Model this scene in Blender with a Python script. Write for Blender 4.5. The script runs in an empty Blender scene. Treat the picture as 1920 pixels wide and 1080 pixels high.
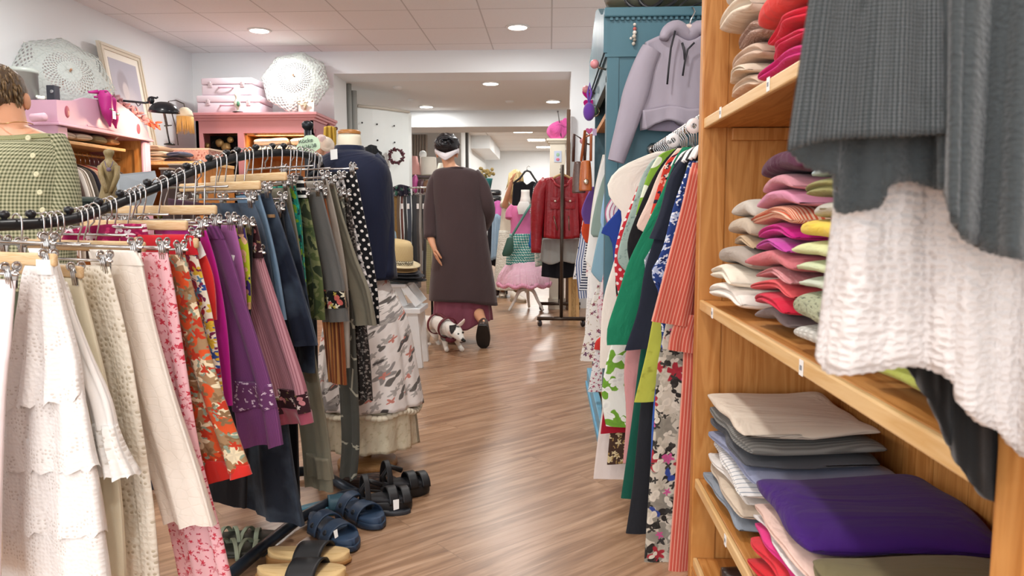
import bpy, bmesh, math, random
from mathutils import Vector as V, Matrix, noise
S = bpy.context.scene
C = S.collection
PI = math.pi
sin, cos, R = math.sin, math.cos, math.radians
F = 1390.0; CZ = 1.05
YAW = math.atan(70 / F); PIT = math.atan(140 / F)
fw = V((-sin(YAW) * cos(PIT), cos(YAW) * cos(PIT), -sin(PIT)))
rt = V((cos(YAW), sin(YAW), 0))
up = V((-sin(YAW) * sin(PIT), cos(YAW) * sin(PIT), cos(PIT)))
def P(px, py, Y):
    d = fw * F + rt * (px - 960) + up * (540 - py)
    return V((0, 0, CZ)) + d * (Y / d.y)
def proj(p):
    d = V(p) - V((0, 0, CZ)); z = d.dot(fw); return (960 + F * d.dot(rt) / z, 540 - F * d.dot(up) / z)
def PZ(px, py, z):
    d = fw * F + rt * (px - 960) + up * (540 - py)
    return V((0, 0, CZ)) + d * ((z - CZ) / d.z)

cam = bpy.data.cameras.new('camera'); co = bpy.data.objects.new('camera', cam); C.objects.link(co)
cam.sensor_width = 36; cam.lens = F * 36 / 1920; co.location = (0, 0, CZ)
co.rotation_euler = (PI / 2 - PIT, 0, YAW); cam.clip_start = .02
cam.dof.use_dof = True; cam.dof.focus_distance = 3.2; cam.dof.aperture_fstop = 9
S.camera = co

# ------------------------------------------------------------------ colour and materials
def lin(c): return c / 12.92 if c <= .04045 else ((c + .055) / 1.055) ** 2.4
def rgb(h):
    if isinstance(h, tuple): return h if len(h) == 4 else (*h, 1)
    h = h.lstrip('#'); return tuple(lin(int(h[i:i + 2], 16) / 255) for i in (0, 2, 4)) + (1,)
class NB:
    def __init__(s, name):
        s.m = bpy.data.materials.new(name); s.m.use_nodes = True
        s.t = s.m.node_tree; s.b = s.t.nodes['Principled BSDF']; s.out = s.t.nodes['Material Output']
        s._uv = None; s._ob = None
    def n(s, typ, ins=None, **kw):
        nd = s.t.nodes.new('ShaderNode' + typ)
        for k, v in kw.items(): setattr(nd, k, v)
        for k, v in (ins or {}).items(): s.set(nd.inputs[k], v)
        return nd
    def set(s, sock, v):
        if isinstance(v, bpy.types.NodeSocket): s.t.links.new(v, sock)
        else: sock.default_value = v
    def coord(s, k='UV'):
        return s.n('TexCoord').outputs[k]
    def mp(s, vec, scale=(1, 1, 1), loc=(0, 0, 0), rot=(0, 0, 0)):
        return s.n('Mapping', {0: vec, 'Location': loc, 'Rotation': rot, 'Scale': scale}).outputs[0]
    def mix(s, f, a, b, mode='MIX'):
        nd = s.n('Mix', {0: f, 6: a, 7: b}, data_type='RGBA', blend_type=mode); return nd.outputs[2]
    def math(s, op, a, b=0.0, c=None):
        nd = s.n('Math', {0: a, 1: b}, operation=op)
        if c is not None: s.set(nd.inputs[2], c)
        return nd.outputs[0]
    def noise(s, vec, scale, detail=2, rough=.5, dist=0):
        return s.n('TexNoise', {'Vector': vec, 'Scale': scale, 'Detail': detail, 'Roughness': rough, 'Distortion': dist}).outputs[0]
    def noisec(s, vec, scale):
        return s.n('TexNoise', {'Vector': vec, 'Scale': scale, 'Detail': 1}).outputs[1]
    def ramp(s, f, stops, interp='LINEAR'):
        nd = s.n('ValToRGB', {0: f}); cr = nd.color_ramp; cr.interpolation = interp
        while len(cr.elements) < len(stops): cr.elements.new(.5)
        for e, (p, c) in zip(cr.elements, stops): e.position = p; e.color = rgb(c) if isinstance(c, (str, tuple)) else (c, c, c, 1)
        return nd.outputs[0]
    def smooth(s, v, a, b):
        return s.n('MapRange', {0: v, 1: a, 2: b, 3: 0., 4: 1.}).outputs[0]
    def bump(s, h, strength=.3, dist=.002, normal=None):
        nd = s.n('Bump', {'Height': h, 'Strength': strength, 'Distance': dist})
        if normal is not None: s.set(nd.inputs['Normal'], normal)
        return nd.outputs[0]
    def done(s, col=None, rough=None, normal=None, metal=None, spec=None, alpha=None, **kw):
        for k, v in (('Base Color', col), ('Roughness', rough), ('Normal', normal), ('Metallic', metal), ('Specular IOR Level', spec), ('Alpha', alpha)):
            if v is not None: s.set(s.b.inputs[k], v)
        for k, v in kw.items(): s.set(s.b.inputs[k.replace('_', ' ')], v)
        return s.m
MATS = {}
def plain(h, rough=.5, metal=0, spec=.5, name=None, **kw):
    key = ('plain', h, rough, metal, spec, tuple(kw.items()))
    if key not in MATS:
        b = NB(name or 'paint'); vec = b.coord('Object')
        nz = b.noise(vec, 9, 3)
        col = b.mix(b.math('MULTIPLY', nz, .12), rgb(h), tuple(x * .72 for x in rgb(h)[:3]) + (1,))
        MATS[key] = b.done(col, b.math('ADD', b.math('MULTIPLY', nz, .1), rough - .05), metal=metal, spec=spec, **kw)
    return MATS[key]
def glow(h, e):
    key = ('glow', h, e)
    if key not in MATS:
        b = NB('lamp_diffuser'); MATS[key] = b.done(rgb(h), Emission_Color=rgb(h), Emission_Strength=float(e))
    return MATS[key]
def pat_floral(b, base, layers, vec):
    col = rgb(base) if isinstance(base, str) else base
    nz = b.noisec(vec, 28)
    v2 = b.n('VectorMath', {0: vec, 1: b.n('VectorMath', {0: nz, 'Scale': .022}, operation='SCALE').outputs[0]}, operation='ADD').outputs[0]
    for i, (c, sc, th) in enumerate(layers):
        vv = b.mp(v2, (sc, sc, 1), (i * 3.7 + 1.3, i * 2.1, 0), (0, 0, i * .9))
        vo = b.n('TexVoronoi', {'Vector': vv, 'Scale': 1., 'Randomness': .95}, voronoi_dimensions='2D')
        dl = b.n('SeparateXYZ', {0: b.n('VectorMath', {0: vv, 1: vo.outputs['Position']}, operation='SUBTRACT').outputs[0]})
        rnd_ = b.n('SeparateColor', {0: vo.outputs['Color']}).outputs[0]
        an = b.math('ADD', b.math('MULTIPLY', b.math('ARCTAN2', dl.outputs[1], dl.outputs[0]), (5., 2., 4.)[i % 3]), b.math('MULTIPLY', rnd_, 6.28))
        lim = b.math('MULTIPLY', b.math('ADD', b.math('MULTIPLY', b.math('SINE', an), (.30, .48, .36)[i % 3]), (.80, .66, .74)[i % 3]), b.math('MULTIPLY', b.math('ADD', rnd_, 1.1), th * .72))
        q = b.math('SUBTRACT', lim, vo.outputs['Distance'])
        f_ = b.n('MapRange', {0: q, 1: -.015, 2: .015, 3: 0., 4: 1.}).outputs[0]
        inner = b.math('MULTIPLY', b.smooth(q, th * .35, th * .9), .35)
        col = b.mix(f_, col, b.mix(inner, rgb(c), tuple(min(1, x * .55 + .02) for x in rgb(c)[:3]) + (1,)))
    return col
def cloth(h, pat=None, rough=.88, bump=.25, wr=.5, sheen=.06, trans=0, **k):
    """woven fabric; pat = None | ('stripes',col,freq,duty,axis) | ('dots',col,scale,r) | ('floral',[(col,scale,th)]) | ('gingham',col,freq)
       | ('cord',freq) | ('denim',) | ('lace',scale,dark) | ('knit',freq) | ('speck',col,scale) | ('camo',[cols]) | ('zigzag',col,freq) | ('emb',scale)"""
    key = ('cloth', h, str(pat), rough, bump, wr, sheen, str(k))
    if key in MATS: return MATS[key]
    b = NB('fabric' if not pat else pat[0] + '_fabric'); uv = b.coord('UV')
    sep = b.n('SeparateXYZ', {0: uv}); u, v = sep.outputs[0], sep.outputs[1]
    col = rgb(h); height = b.noise(uv, 420, 2); hd = .0012; alpha = None
    if pat:
        kd = pat[0]
        if kd == 'stripes':
            a = (u, v)[pat[4] if len(pat) > 4 else 0]
            f = b.math('FRACT', b.math('MULTIPLY', b.math('ADD', a, 10.), float(pat[2])))
            col = b.mix(b.math('LESS_THAN', f, float(pat[3])), col, rgb(pat[1]))
        elif kd == 'multistripe':
            f = b.math('FRACT', b.math('MULTIPLY', b.math('ADD', u, 10.), float(pat[2])))
            n_ = len(pat[1]); col = b.ramp(f, [(i / n_, c) for i, c in enumerate(pat[1])], 'CONSTANT')
        elif kd == 'dots':
            d = b.n('TexVoronoi', {'Vector': b.mp(uv, (1, 1, 1), rot=(0, 0, .78)), 'Scale': float(pat[2]), 'Randomness': 0.}, voronoi_dimensions='2D').outputs['Distance']
            col = b.mix(b.math('LESS_THAN', d, float(pat[3])), col, rgb(pat[1]))
        elif kd == 'floral': col = pat_floral(b, h, pat[1], uv)
        elif kd == 'gingham':
            ang = pat[3] if len(pat) > 3 else 0
            q = b.n('SeparateXYZ', {0: b.mp(uv, (1, 1, 1), rot=(0, 0, ang))})
            fs = [b.math('LESS_THAN', b.math('FRACT', b.math('MULTIPLY', b.math('ADD', q.outputs[i], 10.), float(pat[2]))), .5) for i in (0, 1)]
            f = b.math('MULTIPLY', b.math('ADD', fs[0], fs[1]), .5)
            col = b.mix(f, col, rgb(pat[1]))
        elif kd == 'cord':
            w = b.n('TexWave', {'Vector': uv, 'Scale': float(pat[1]) / 6.283, 'Distortion': .3}, wave_profile='SIN').outputs['Fac']
            col = b.mix(b.smooth(w, .2, .8), tuple(x * .62 for x in col[:3]) + (1,), col); height = w; hd = .003
        elif kd == 'denim':
            w = b.n('TexWave', {'Vector': b.mp(uv, rot=(0, 0, .7)), 'Scale': 170., 'Distortion': 1.}).outputs['Fac']
            nz = b.noise(uv, 6, 4)
            col = b.mix(b.math('MULTIPLY', b.smooth(nz, .45, .75), .35), col, rgb('#8fa6bd')); col = b.mix(b.math('MULTIPLY', w, .25), col, rgb('#10151f'))
        elif kd == 'lace':
            d = b.n('TexVoronoi', {'Vector': uv, 'Scale': float(pat[1]), 'Randomness': .55}, voronoi_dimensions='2D').outputs['Distance']
            d2 = b.n('TexVoronoi', {'Vector': uv, 'Scale': float(pat[1]) * .32}, voronoi_dimensions='2D', feature='DISTANCE_TO_EDGE').outputs['Distance']
            hole = b.math('MULTIPLY', b.math('LESS_THAN', d, .24), b.math('GREATER_THAN', b.noise(uv, 14, 1), pat[3] if len(pat) > 3 else .5))
            col = b.mix(b.math('MULTIPLY', hole, .75), col, rgb(pat[2])); height = b.math('ADD', b.smooth(d, .2, .5), b.smooth(d2, .0, .2)); hd = .004
        elif kd == 'knit':
            fr = float(pat[1]); w1 = b.n('TexWave', {'Vector': uv, 'Scale': fr / 6.283, 'Distortion': .6, 'Detail': 1.}).outputs['Fac']
            w2 = b.n('TexWave', {'Vector': uv, 'Scale': fr * .8 / 6.283, 'Distortion': 1.2}, bands_direction='Y').outputs['Fac']
            height = b.math('MULTIPLY', w1, b.math('ADD', b.math('MULTIPLY', w2, .6), .4)); hd = .004
            col = b.mix(height, tuple(x * .7 for x in col[:3]) + (1,), col)
        elif kd == 'speck':
            d = b.noise(uv, float(pat[2]), 3); col = b.mix(b.smooth(d, .55, .68), col, rgb(pat[1])); height = d; hd = .004
        elif kd == 'camo':
            d = b.noise(uv, 14, 2, .5, .6); n_ = len(pat[1]); col = b.ramp(d, [(.36 + i * .28 / n_, c) for i, c in enumerate(pat[1])], 'CONSTANT')
        elif kd == 'zigzag':
            fr = float(pat[2]); tri = b.math('PINGPONG', b.math('MULTIPLY', u, fr), .5)
            f = b.math('FRACT', b.math('ADD', b.math('MULTIPLY', v, fr), b.math('ADD', tri, 10.)))
            col = b.mix(b.math('MULTIPLY', b.math('LESS_THAN', f, .42), b.math('GREATER_THAN', b.noise(uv, 90, 1), .42)), col, rgb(pat[1]))
        elif kd == 'emb':
            d = b.n('TexVoronoi', {'Vector': uv, 'Scale': float(pat[1]), 'Randomness': .8}, voronoi_dimensions='2D', feature='DISTANCE_TO_EDGE').outputs['Distance']
            w = b.math('MULTIPLY', b.math('LESS_THAN', d, .035), b.math('GREATER_THAN', b.noise(uv, 30, 1), .5)); col = b.mix(w, col, rgb(pat[2])); height = b.smooth(d, 0, .1); hd = .002
    nz = b.noise(uv, 5, 3)
    dk = (.8, .78, .77, 1)
    col = b.mix(b.math('MULTIPLY', b.smooth(nz, .3, .75), .35), col, b.mix(1., col, dk, 'MULTIPLY'))
    wn = b.noise(b.mp(uv, (1, .45, 1)), 13, 3, .55, .6)
    nr = b.bump(wn, min(1, wr), .012, b.bump(height, bump, hd))
    MATS[key] = b.done(col, rough, nr, spec=.25, Sheen_Weight=sheen, **k)
    return MATS[key]
def wood(h, dark, rough=.4, scale=1., axis=2, name='wood', knots=True):
    key = ('wood', h, dark, rough, scale, axis)
    if key in MATS: return MATS[key]
    b = NB(name); vec = b.coord('Object')
    st = [9, 9, 9]; st[axis] = .7
    v = b.mp(vec, tuple(x * scale for x in st))
    n1 = b.noise(v, 1.6, 4, .55, .8)
    w = b.math('FRACT', b.math('MULTIPLY', n1, 7.))
    g = b.math('PINGPONG', w, .5)
    fine = b.noise(b.mp(v, (8, 8, 8)), 2, 2)
    col = b.mix(b.math('MULTIPLY', g, 1.1), rgb(dark), rgb(h)); col = b.mix(b.math('MULTIPLY', fine, .25), col, rgb(dark))
    if knots:
        kv = [1.9, 1.9, 1.9]; kv[axis] = 1.1
        d = b.n('TexVoronoi', {'Vector': b.mp(vec, tuple(kv)), 'Scale': 2.6}).outputs['Distance']
        col = b.mix(b.n('MapRange', {0: d, 1: .05, 2: .14, 3: .85, 4: 0.}).outputs[0], col, rgb('#5a3416'))
    MATS[key] = b.done(col, rough, b.bump(g, .08, .002), spec=.4)
    return MATS[key]

# ------------------------------------------------------------------ mesh builder
class MB:
    def __init__(s): s.v = []; s.f = []; s.uv = []; s.smooth = True
    def add(s, vs, fs, uvs=None):
        o = len(s.v); s.v += [V(x) for x in vs]; s.f += [tuple(i + o for i in f) for f in fs]
        if uvs: s.uv += list(uvs)
        else: s.uv += [(x[0] + x[1], x[2]) for x in vs]
        return s
    def box(s, lo, hi, rot=None, bev=0):
        lo, hi = V(lo), V(hi); c = (lo + hi) / 2; h = (hi - lo) / 2
        if bev <= 0:
            vs = [V((x * h.x, y * h.y, z * h.z)) for x in (-1, 1) for y in (-1, 1) for z in (-1, 1)]
            fs = [(0, 1, 3, 2), (4, 6, 7, 5), (0, 4, 5, 1), (2, 3, 7, 6), (0, 2, 6, 4), (1, 5, 7, 3)]
        else:
            bm = bmesh.new(); bmesh.ops.create_cube(bm, size=1)
            for v in bm.verts: v.co = V((v.co.x * 2 * h.x, v.co.y * 2 * h.y, v.co.z * 2 * h.z))
            bmesh.ops.bevel(bm, geom=bm.edges[:], offset=min(bev, .49 * min(h) * 2), segments=2, affect='EDGES', profile=.5)
            bm.verts.index_update(); vs = [v.co.copy() for v in bm.verts]; fs = [tuple(v.index for v in f.verts) for f in bm.faces]; bm.free()
        if rot is not None: vs = [rot @ v for v in vs]
        return s.add([c + v for v in vs], fs)
    def rings(s, rings, uvs=None, closed=True, cap0=False, cap1=False):
        n = len(rings[0]); o = len(s.v); vs = []; us = []
        for i, r in enumerate(rings):
            for j, p in enumerate(r):
                vs.append(p); us.append(uvs[i][j] if uvs else (j / n * .5, -V(p).z))
        fs = []
        for i in range(len(rings) - 1):
            for j in range(n if closed else n - 1):
                k = (j + 1) % n; fs.append((i * n + j, i * n + k, (i + 1) * n + k, (i + 1) * n + j))
        if cap0: fs.append(tuple(reversed(range(n))))
        if cap1: fs.append(tuple(range((len(rings) - 1) * n, len(rings) * n)))
        return s.add(vs, fs, us)
    def tube(s, pts, r, n=8, cap=True, sx=1.):
        pts = [V(p) for p in pts]; rr = r if isinstance(r, (list, tuple)) else [r] * len(pts)
        rings = []; a = None; L = 0; us = []
        for i, p in enumerate(pts):
            d = (pts[min(i + 1, len(pts) - 1)] - pts[max(i - 1, 0)]).normalized()
            if a is None: a = d.orthogonal().normalized()
            else:
                a = a - d * a.dot(d); a = a.normalized() if a.length > 1e-6 else d.orthogonal().normalized()
            b = d.cross(a)
            if i: L += (p - pts[i - 1]).length
            rings.append([p + (a * cos(2 * PI * k / n) * sx + b * sin(2 * PI * k / n)) * rr[i] for k in range(n)]); us.append([(k / n * 2 * PI * rr[i], L) for k in range(n)])
        return s.rings(rings, us, True, cap, cap)
    def lathe(s, prof, c=(0, 0, 0), n=24, ax=None, cap0=False, cap1=False, fn=None, arc=2 * PI):
        c = V(c); M = V((0, 0, 1)).rotation_difference(V(ax)).to_matrix() if ax is not None else Matrix.Identity(3)
        rings = []
        for r, z in prof:
            ring = []
            for k in range(n):
                a = arc * k / n; rr = r * (fn(a, z) if fn else 1)
                ring.append(c + M @ V((rr * cos(a), rr * sin(a), z)))
            rings.append(ring)
        return s.rings(rings, [[(k / n * 2 * PI * max(r, .03), z) for k in range(n)] for r, z in prof], True, cap0, cap1)
    def ell(s, c, rx, ry, rz, n=16, rot=None, fn=None):
        c = V(c); m = max(6, n // 2 + 2); rings = []; us = []
        for i in range(m + 1):
            th = PI * i / m; ring = []
            for k in range(n):
                a = 2 * PI * k / n; d = V((sin(th) * cos(a), sin(th) * sin(a), cos(th))); q = fn(d) if fn else 1
                p = V((d.x * rx, d.y * ry, d.z * rz)) * q
                ring.append(c + (rot @ p if rot is not None else p))
            rings.append(ring); us.append([(k / n * 4 * rx, i / m * 3 * rz) for k in range(n)])
        return s.rings(rings, us)
    def prism(s, poly, d):
        """polygon (world points) extruded by vector d"""
        poly = [V(p) for p in poly]; d = V(d); n = len(poly)
        return s.add(poly + [p + d for p in poly], [tuple(range(n)), tuple(reversed(range(n, 2 * n)))] + [(i, n + i, n + (i + 1) % n, (i + 1) % n) for i in range(n)])
    def build(s, name, m, parent=None, smooth=True, mods=(), label=None, origin=None):
        if parent is not None: o0 = parent['_o'] if '_o' in parent else (0, 0, 0); o0 = V(o0)
        elif origin is not None: o0 = V(origin)
        else:
            xs = [v.x for v in s.v]; ys = [v.y for v in s.v]; zs = [v.z for v in s.v]
            o0 = V(((min(xs) + max(xs)) / 2, (min(ys) + max(ys)) / 2, min(zs)))
        me = bpy.data.meshes.new(name); me.from_pydata([v - o0 for v in s.v], [], s.f); me.update()
        ul = me.uv_layers.new(name='UVMap')
        idx = [0] * len(me.loops); me.loops.foreach_get('vertex_index', idx)
        buf = []
        for i in idx: buf += [s.uv[i][0], s.uv[i][1]]
        ul.data.foreach_set('uv', buf)
        me.materials.append(m)
        if smooth: me.shade_smooth()
        o = bpy.data.objects.new(name, me); C.objects.link(o)
        if parent is not None: o.parent = parent
        else: o.location = o0
        o['_o'] = tuple(o0)
        for md in mods:
            q = o.modifiers.new(md[0], md[0])
            for k, v in md[1].items(): setattr(q, k, v)
        if smooth and smooth != True:
            pass
        if label: o['label'] = label
        return o
SUB = lambda n=1: ('SUBSURF', {'levels': n, 'render_levels': n})
SOL = lambda t, off=0: ('SOLIDIFY', {'thickness': t, 'offset': off})
BEV = lambda w, s=2: ('BEVEL', {'width': w, 'segments': s, 'limit_method': 'ANGLE', 'angle_limit': .6})
def thing(name, label, cat, loc=(0, 0, 0), group=None):
    o = bpy.data.objects.new(name, None); C.objects.link(o); o.location = loc; o['_o'] = tuple(loc)
    o.empty_display_size = .05
    return tag(o, label, cat, group)
def tag(o, label, cat, group=None):
    o['label'] = label; o['category'] = cat
    if group: o['group'] = group
    return o
def struct(o): o['kind'] = 'structure'; return o
def move_copy(root, dloc, label=None, group=None):
    def cp(o, par):
        c = o.copy(); C.objects.link(c)
        if par is not None: c.parent = par
        for ch in list(o.children): cp(ch, c)
        return c
    r = cp(root, None); r.location = V(root.location) + V(dloc)
    if label: r['label'] = label
    if group: r['group'] = group
    return r
def catmull(pts, m):
    """resample polyline of tuples to m points, smooth"""
    pts = [tuple(map(float, p)) for p in pts]; n = len(pts)
    if n == 2:
        return [tuple(a + (b - a) * i / (m - 1) for a, b in zip(*pts)) for i in range(m)]
    L = [0]
    for i in range(1, n): L.append(L[-1] + max(1e-6, math.dist(pts[i], pts[i - 1])))
    out = []
    for q in range(m):
        d = L[-1] * q / (m - 1); i = 0
        while i < n - 2 and d > L[i + 1]: i += 1
        t = (d - L[i]) / (L[i + 1] - L[i]); p0, p1, p2, p3 = pts[max(i - 1, 0)], pts[i], pts[i + 1], pts[min(i + 2, n - 1)]
        out.append(tuple(.5 * ((2 * b) + (-a + c) * t + (2 * a - 5 * b + 4 * c - d_) * t * t + (-a + 3 * b - 3 * c + d_) * t ** 3) for a, b, c, d_ in zip(p0, p1, p2, p3)))
    return out
def hung(edge, Y, w, side=-1, ang=18, th=(.02, .03), folds=(3, .01), hem=(0, 0, 0), seed=0, M=26, K=26, capx=None, taper=.0):
    """cloth hanging from a hanger: a closed two-faced shell; edge = outer silhouette, w = (top, bottom) width inwards"""
    mb = MB(); rnd = random.Random(seed * 7 + 3); ph = rnd.random() * 6; ph2 = rnd.random() * 6
    E = [P(x, y, Y) for x, y in edge]; E = [V(q) for q in catmull([tuple(e) for e in E], M)]
    u = V((side * cos(R(ang)), sin(R(ang)), 0)); n = V((-u.y, u.x, 0))
    if n.y > 0: n = -n
    rings = []; us = []; dist = 0
    for i, e in enumerate(E):
        t = i / (M - 1)
        if i: dist += (E[i] - E[i - 1]).length
        ww = (w(t) if callable(w) else w[0] + (w[1] - w[0]) * t)
        if capx is not None: ww = min(ww, abs(capx - e.x) / cos(R(ang)))
        ww = max(ww, .012)
        tt = th[0] + (th[1] - th[0]) * t
        am = folds[1] * (.25 + .75 * t)
        ring = []; ur = []
        for q in range(2 * K):
            fr = q < K; s_ = (q / K if fr else 2 - q / K)
            s_ = .5 - .5 * cos(PI * s_)
            g = am * (sin(2 * PI * (folds[0] * s_ + .07 * sin(2.6 * t + ph2)) + ph) + .4 * sin(2 * PI * folds[0] * 2.3 * s_ + ph2 + t))
            prof = max(0, 1 - (2 * s_ - 1) ** 2) ** .35
            off = g * min(1, prof * 1.3) + (tt / 2 if fr else -tt / 2) * prof
            p = e + u * (ww * s_) + n * off
            hz = t ** 3 * (hem[0] * s_ * ww + hem[1] * sin(2 * PI * hem[2] * s_ + ph * (hem[2] < 5)))
            if hem[2] >= 5: hz = t ** 6 * (-hem[1] * abs(sin(PI * hem[2] * s_))) + t ** 3 * hem[0] * s_ * ww
            p.z += hz
            ring.append(p); ur.append((s_ * ww + (0 if fr else 1.3), -dist + hz))
        rings.append(ring); us.append(ur)
    mb.rings(rings, us, True, True, False)
    return mb
def drape(cols, Y, amp=.01, nf=3, M=24, K=50, seed=0, ruff=0, nr=30):
    """a hanging sheet; cols = [(x_top, y_top, x_bottom, y_bottom), ...] across; Y scalar or list per column"""
    ys = Y if isinstance(Y, (list, tuple)) else [Y] * len(cols)
    cc = catmull([c + (y * 400,) for c, y in zip(cols, ys)], K); mb = MB(); rnd = random.Random(seed); ph = rnd.random() * 6
    rings = []; us = []; d0 = 0; base = []
    for i in range(M):
        t = i / (M - 1); ring = []; ur = []
        for k, (a, b, c, d, y4) in enumerate(cc):
            s_ = k / (K - 1); yy = y4 / 400
            g = amp * (.35 + .65 * t) * (sin(2 * PI * nf * s_ + ph + .5 * sin(2 * t + ph)) + .35 * sin(2 * PI * nf * 2.6 * s_ + 2 * ph))
            bx, by = a + (c - a) * t, b + (d - b) * t
            p = P(bx, by, yy + g); p.z -= ruff * t ** 8 * abs(sin(PI * nr * s_)); ring.append(p)
            w0 = (P(cc[-1][0], cc[-1][1], yy) - P(cc[0][0], cc[0][1], yy)).length
            ur.append((s_ * w0, p.z))
        rings.append(ring); us.append(ur)
    return mb.rings(rings, us, False)
def skin_body(name, m, parent, joints, edges, root=0, sub=2, label=None):
    """one continuous skinned mesh; joints = [(point, rx[, ry])]"""
    o0 = V(parent['_o']) if parent is not None else V((0, 0, 0))
    me = bpy.data.meshes.new(name); me.from_pydata([V(j[0]) - o0 for j in joints], edges, []); me.update()
    o = bpy.data.objects.new(name, me); C.objects.link(o); o['_o'] = tuple(o0)
    if parent is not None: o.parent = parent
    sk = o.modifiers.new('skin', 'SKIN'); sk.use_smooth_shade = True; sk.branch_smoothing = .3
    for sv, j in zip(me.skin_vertices[0].data, joints):
        sv.radius = (j[1], j[2] if len(j) > 2 else j[1]); sv.use_root = False
    me.skin_vertices[0].data[root].use_root = True
    q = o.modifiers.new('sub', 'SUBSURF'); q.levels = q.render_levels = sub
    me.materials.append(m)
    if label: o['label'] = label
    return o
def text(body, size, M4, m, parent, name='lettering', ext=.0006):
    cu = bpy.data.curves.new(name, 'FONT'); cu.body = body; cu.size = size; cu.extrude = ext; cu.align_x = 'CENTER'; cu.align_y = 'CENTER'
    t = bpy.data.objects.new(name, cu); C.objects.link(t)
    dg = bpy.context.evaluated_depsgraph_get(); me = bpy.data.meshes.new_from_object(t.evaluated_get(dg)); bpy.data.objects.remove(t)
    me.transform(Matrix.Translation(-V(parent['_o'])) @ M4); me.materials.clear(); me.materials.append(m)
    o = bpy.data.objects.new(name, me); C.objects.link(o); o.parent = parent; o['_o'] = parent['_o']; return o
def frame_at(o, x, z):
    """4x4 with local x, local z given; origin o"""
    x = V(x).normalized(); z = V(z); z = (z - x * z.dot(x)).normalized(); y = z.cross(x)
    M = Matrix((x, y, z)).transposed().to_4x4(); M.translation = V(o); return M
# ------------------------------------------------------------------ the setting
ZC = CZ + 1.757; XL = -3.95; YB = 8.2; XR = .93
def floor_mat():
    b = NB('floor_planks'); v = b.mp(b.coord('Object'), (1, 1, 1), rot=(0, 0, R(-42)))
    br = b.n('TexBrick', {'Vector': v, 'Color1': (.0, 0, 0, 1), 'Color2': (1, 1, 1, 1), 'Mortar': (.5, .5, .5, 1), 'Scale': 1., 'Mortar Size': .0012, 'Brick Width': 1.25, 'Row Height': .16, 'Bias': 0.}, offset=.37)
    rid = b.n('SeparateColor', {0: br.outputs['Color']}).outputs[0]; gap = br.outputs['Fac']
    sh = b.n('CombineXYZ', {0: b.math('MULTIPLY', rid, 7.), 1: b.math('MULTIPLY', rid, 31.)}).outputs[0]
    vv = b.n('VectorMath', {0: v, 1: sh}, operation='ADD').outputs[0]
    g1 = b.noise(b.mp(vv, (1.6, 20, 1)), 1.3, 5, .6, .7); g2 = b.noise(b.mp(vv, (4, 95, 1)), 1., 3, .6)
    col = b.ramp(g1, [(.22, '#6f503f'), (.42, '#987456'), (.55, '#b48f70'), (.75, '#c9a688')])
    col = b.mix(b.math('MULTIPLY', b.smooth(g2, .5, .8), .5), col, rgb('#735642'))
    col = b.mix(b.math('MULTIPLY', rid, .22), col, rgb('#9c7a60'))
    col = b.mix(b.math('MULTIPLY', gap, .55), col, rgb('#6b523f'))
    return b.done(col, b.math('ADD', b.math('MULTIPLY', g2, .12), .24), b.bump(g2, .06, .001), spec=.5)
def wall_mat(name, h, rough=.8):
    b = NB(name); vec = b.coord('Object'); nz = b.noise(vec, 1.2, 3)
    return b.done(b.mix(b.math('MULTIPLY', nz, .08), rgb(h), rgb('#c9cfd2')), rough, b.bump(b.noise(vec, 160, 2), .06, .002), spec=.3)
WALL = wall_mat('wall_paint', '#e9edef'); CEIL2 = wall_mat('ceiling_paint', '#e6e4e2')
def tile_mat():
    b = NB('ceiling_tiles'); o = b.coord('Object')
    br = b.n('TexBrick', {'Vector': b.mp(o, loc=(-.012, -.075, 0)), 'Color1': rgb('#efeeef'), 'Color2': rgb('#ebeaeb'), 'Mortar': rgb('#c8c6c6'), 'Scale': 1., 'Mortar Size': .007, 'Mortar Smooth': .2, 'Brick Width': .625, 'Row Height': .652, 'Bias': 0.}, offset=0., offset_frequency=1)
    sp = b.noise(o, 90, 2)
    col = b.mix(b.math('MULTIPLY', b.smooth(sp, .6, .7), .12), br.outputs['Color'], rgb('#b9b1ad'))
    return b.done(col, .85, b.bump(b.math('SUBTRACT', 1., br.outputs['Fac']), .25, .004), spec=.2)
TILE = tile_mat()
def wallbox(name, lo, hi, m=WALL):
    return struct(MB().box(lo, hi).build(name, m, smooth=False, origin=(0, 0, 0)))
wallbox('floor', (-6, -3.3, -.1), (4, 21, 0), floor_mat())
wallbox('ceiling', (XL - .2, -3.3, ZC), (XR + .2, YB, ZC + .1), TILE)
wallbox('wall_left', (XL - .2, -3.3, 0), (XL, YB, ZC))
wallbox('wall_right', (XR, -3.3, 0), (XR + .2, YB, ZC))
OX0, OX1, OZ = -2.37, .225, 2.57
wb = MB().box((XL - .2, YB, 0), (OX0, YB + .5, ZC)).box((OX1, YB, 0), (2.8, YB + .5, ZC)).box((OX0, YB, OZ), (OX1, YB + .5, ZC))
struct(wb.build('wall_back', WALL, smooth=False, origin=(0, 0, 0)))
# unseen shop front behind the camera: wall with an assumed wide window
ww = MB().box((XL - .2, -3.3, 0), (XR + .2, -3.1, .45)).box((XL - .2, -3.3, 2.5), (XR + .2, -3.1, ZC)).box((XL - .2, -3.3, .45), (-3.6, -3.1, 2.5)).box((.6, -3.3, .45), (XR + .2, -3.1, 2.5))
struct(ww.build('wall_front', WALL, smooth=False, origin=(0, 0, 0)))
wf = MB()
for x in (-3.6, -1.53, .54): wf.box((x, -3.24, .45), (x + .06, -3.16, 2.5))
for z in (.45, 2.44): wf.box((-3.6, -3.24, z), (.6, -3.16, z + .06))
struct(wf.build('window_1', plain('#dfe2e2', .4), smooth=False, origin=(0, 0, 0)))
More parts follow.
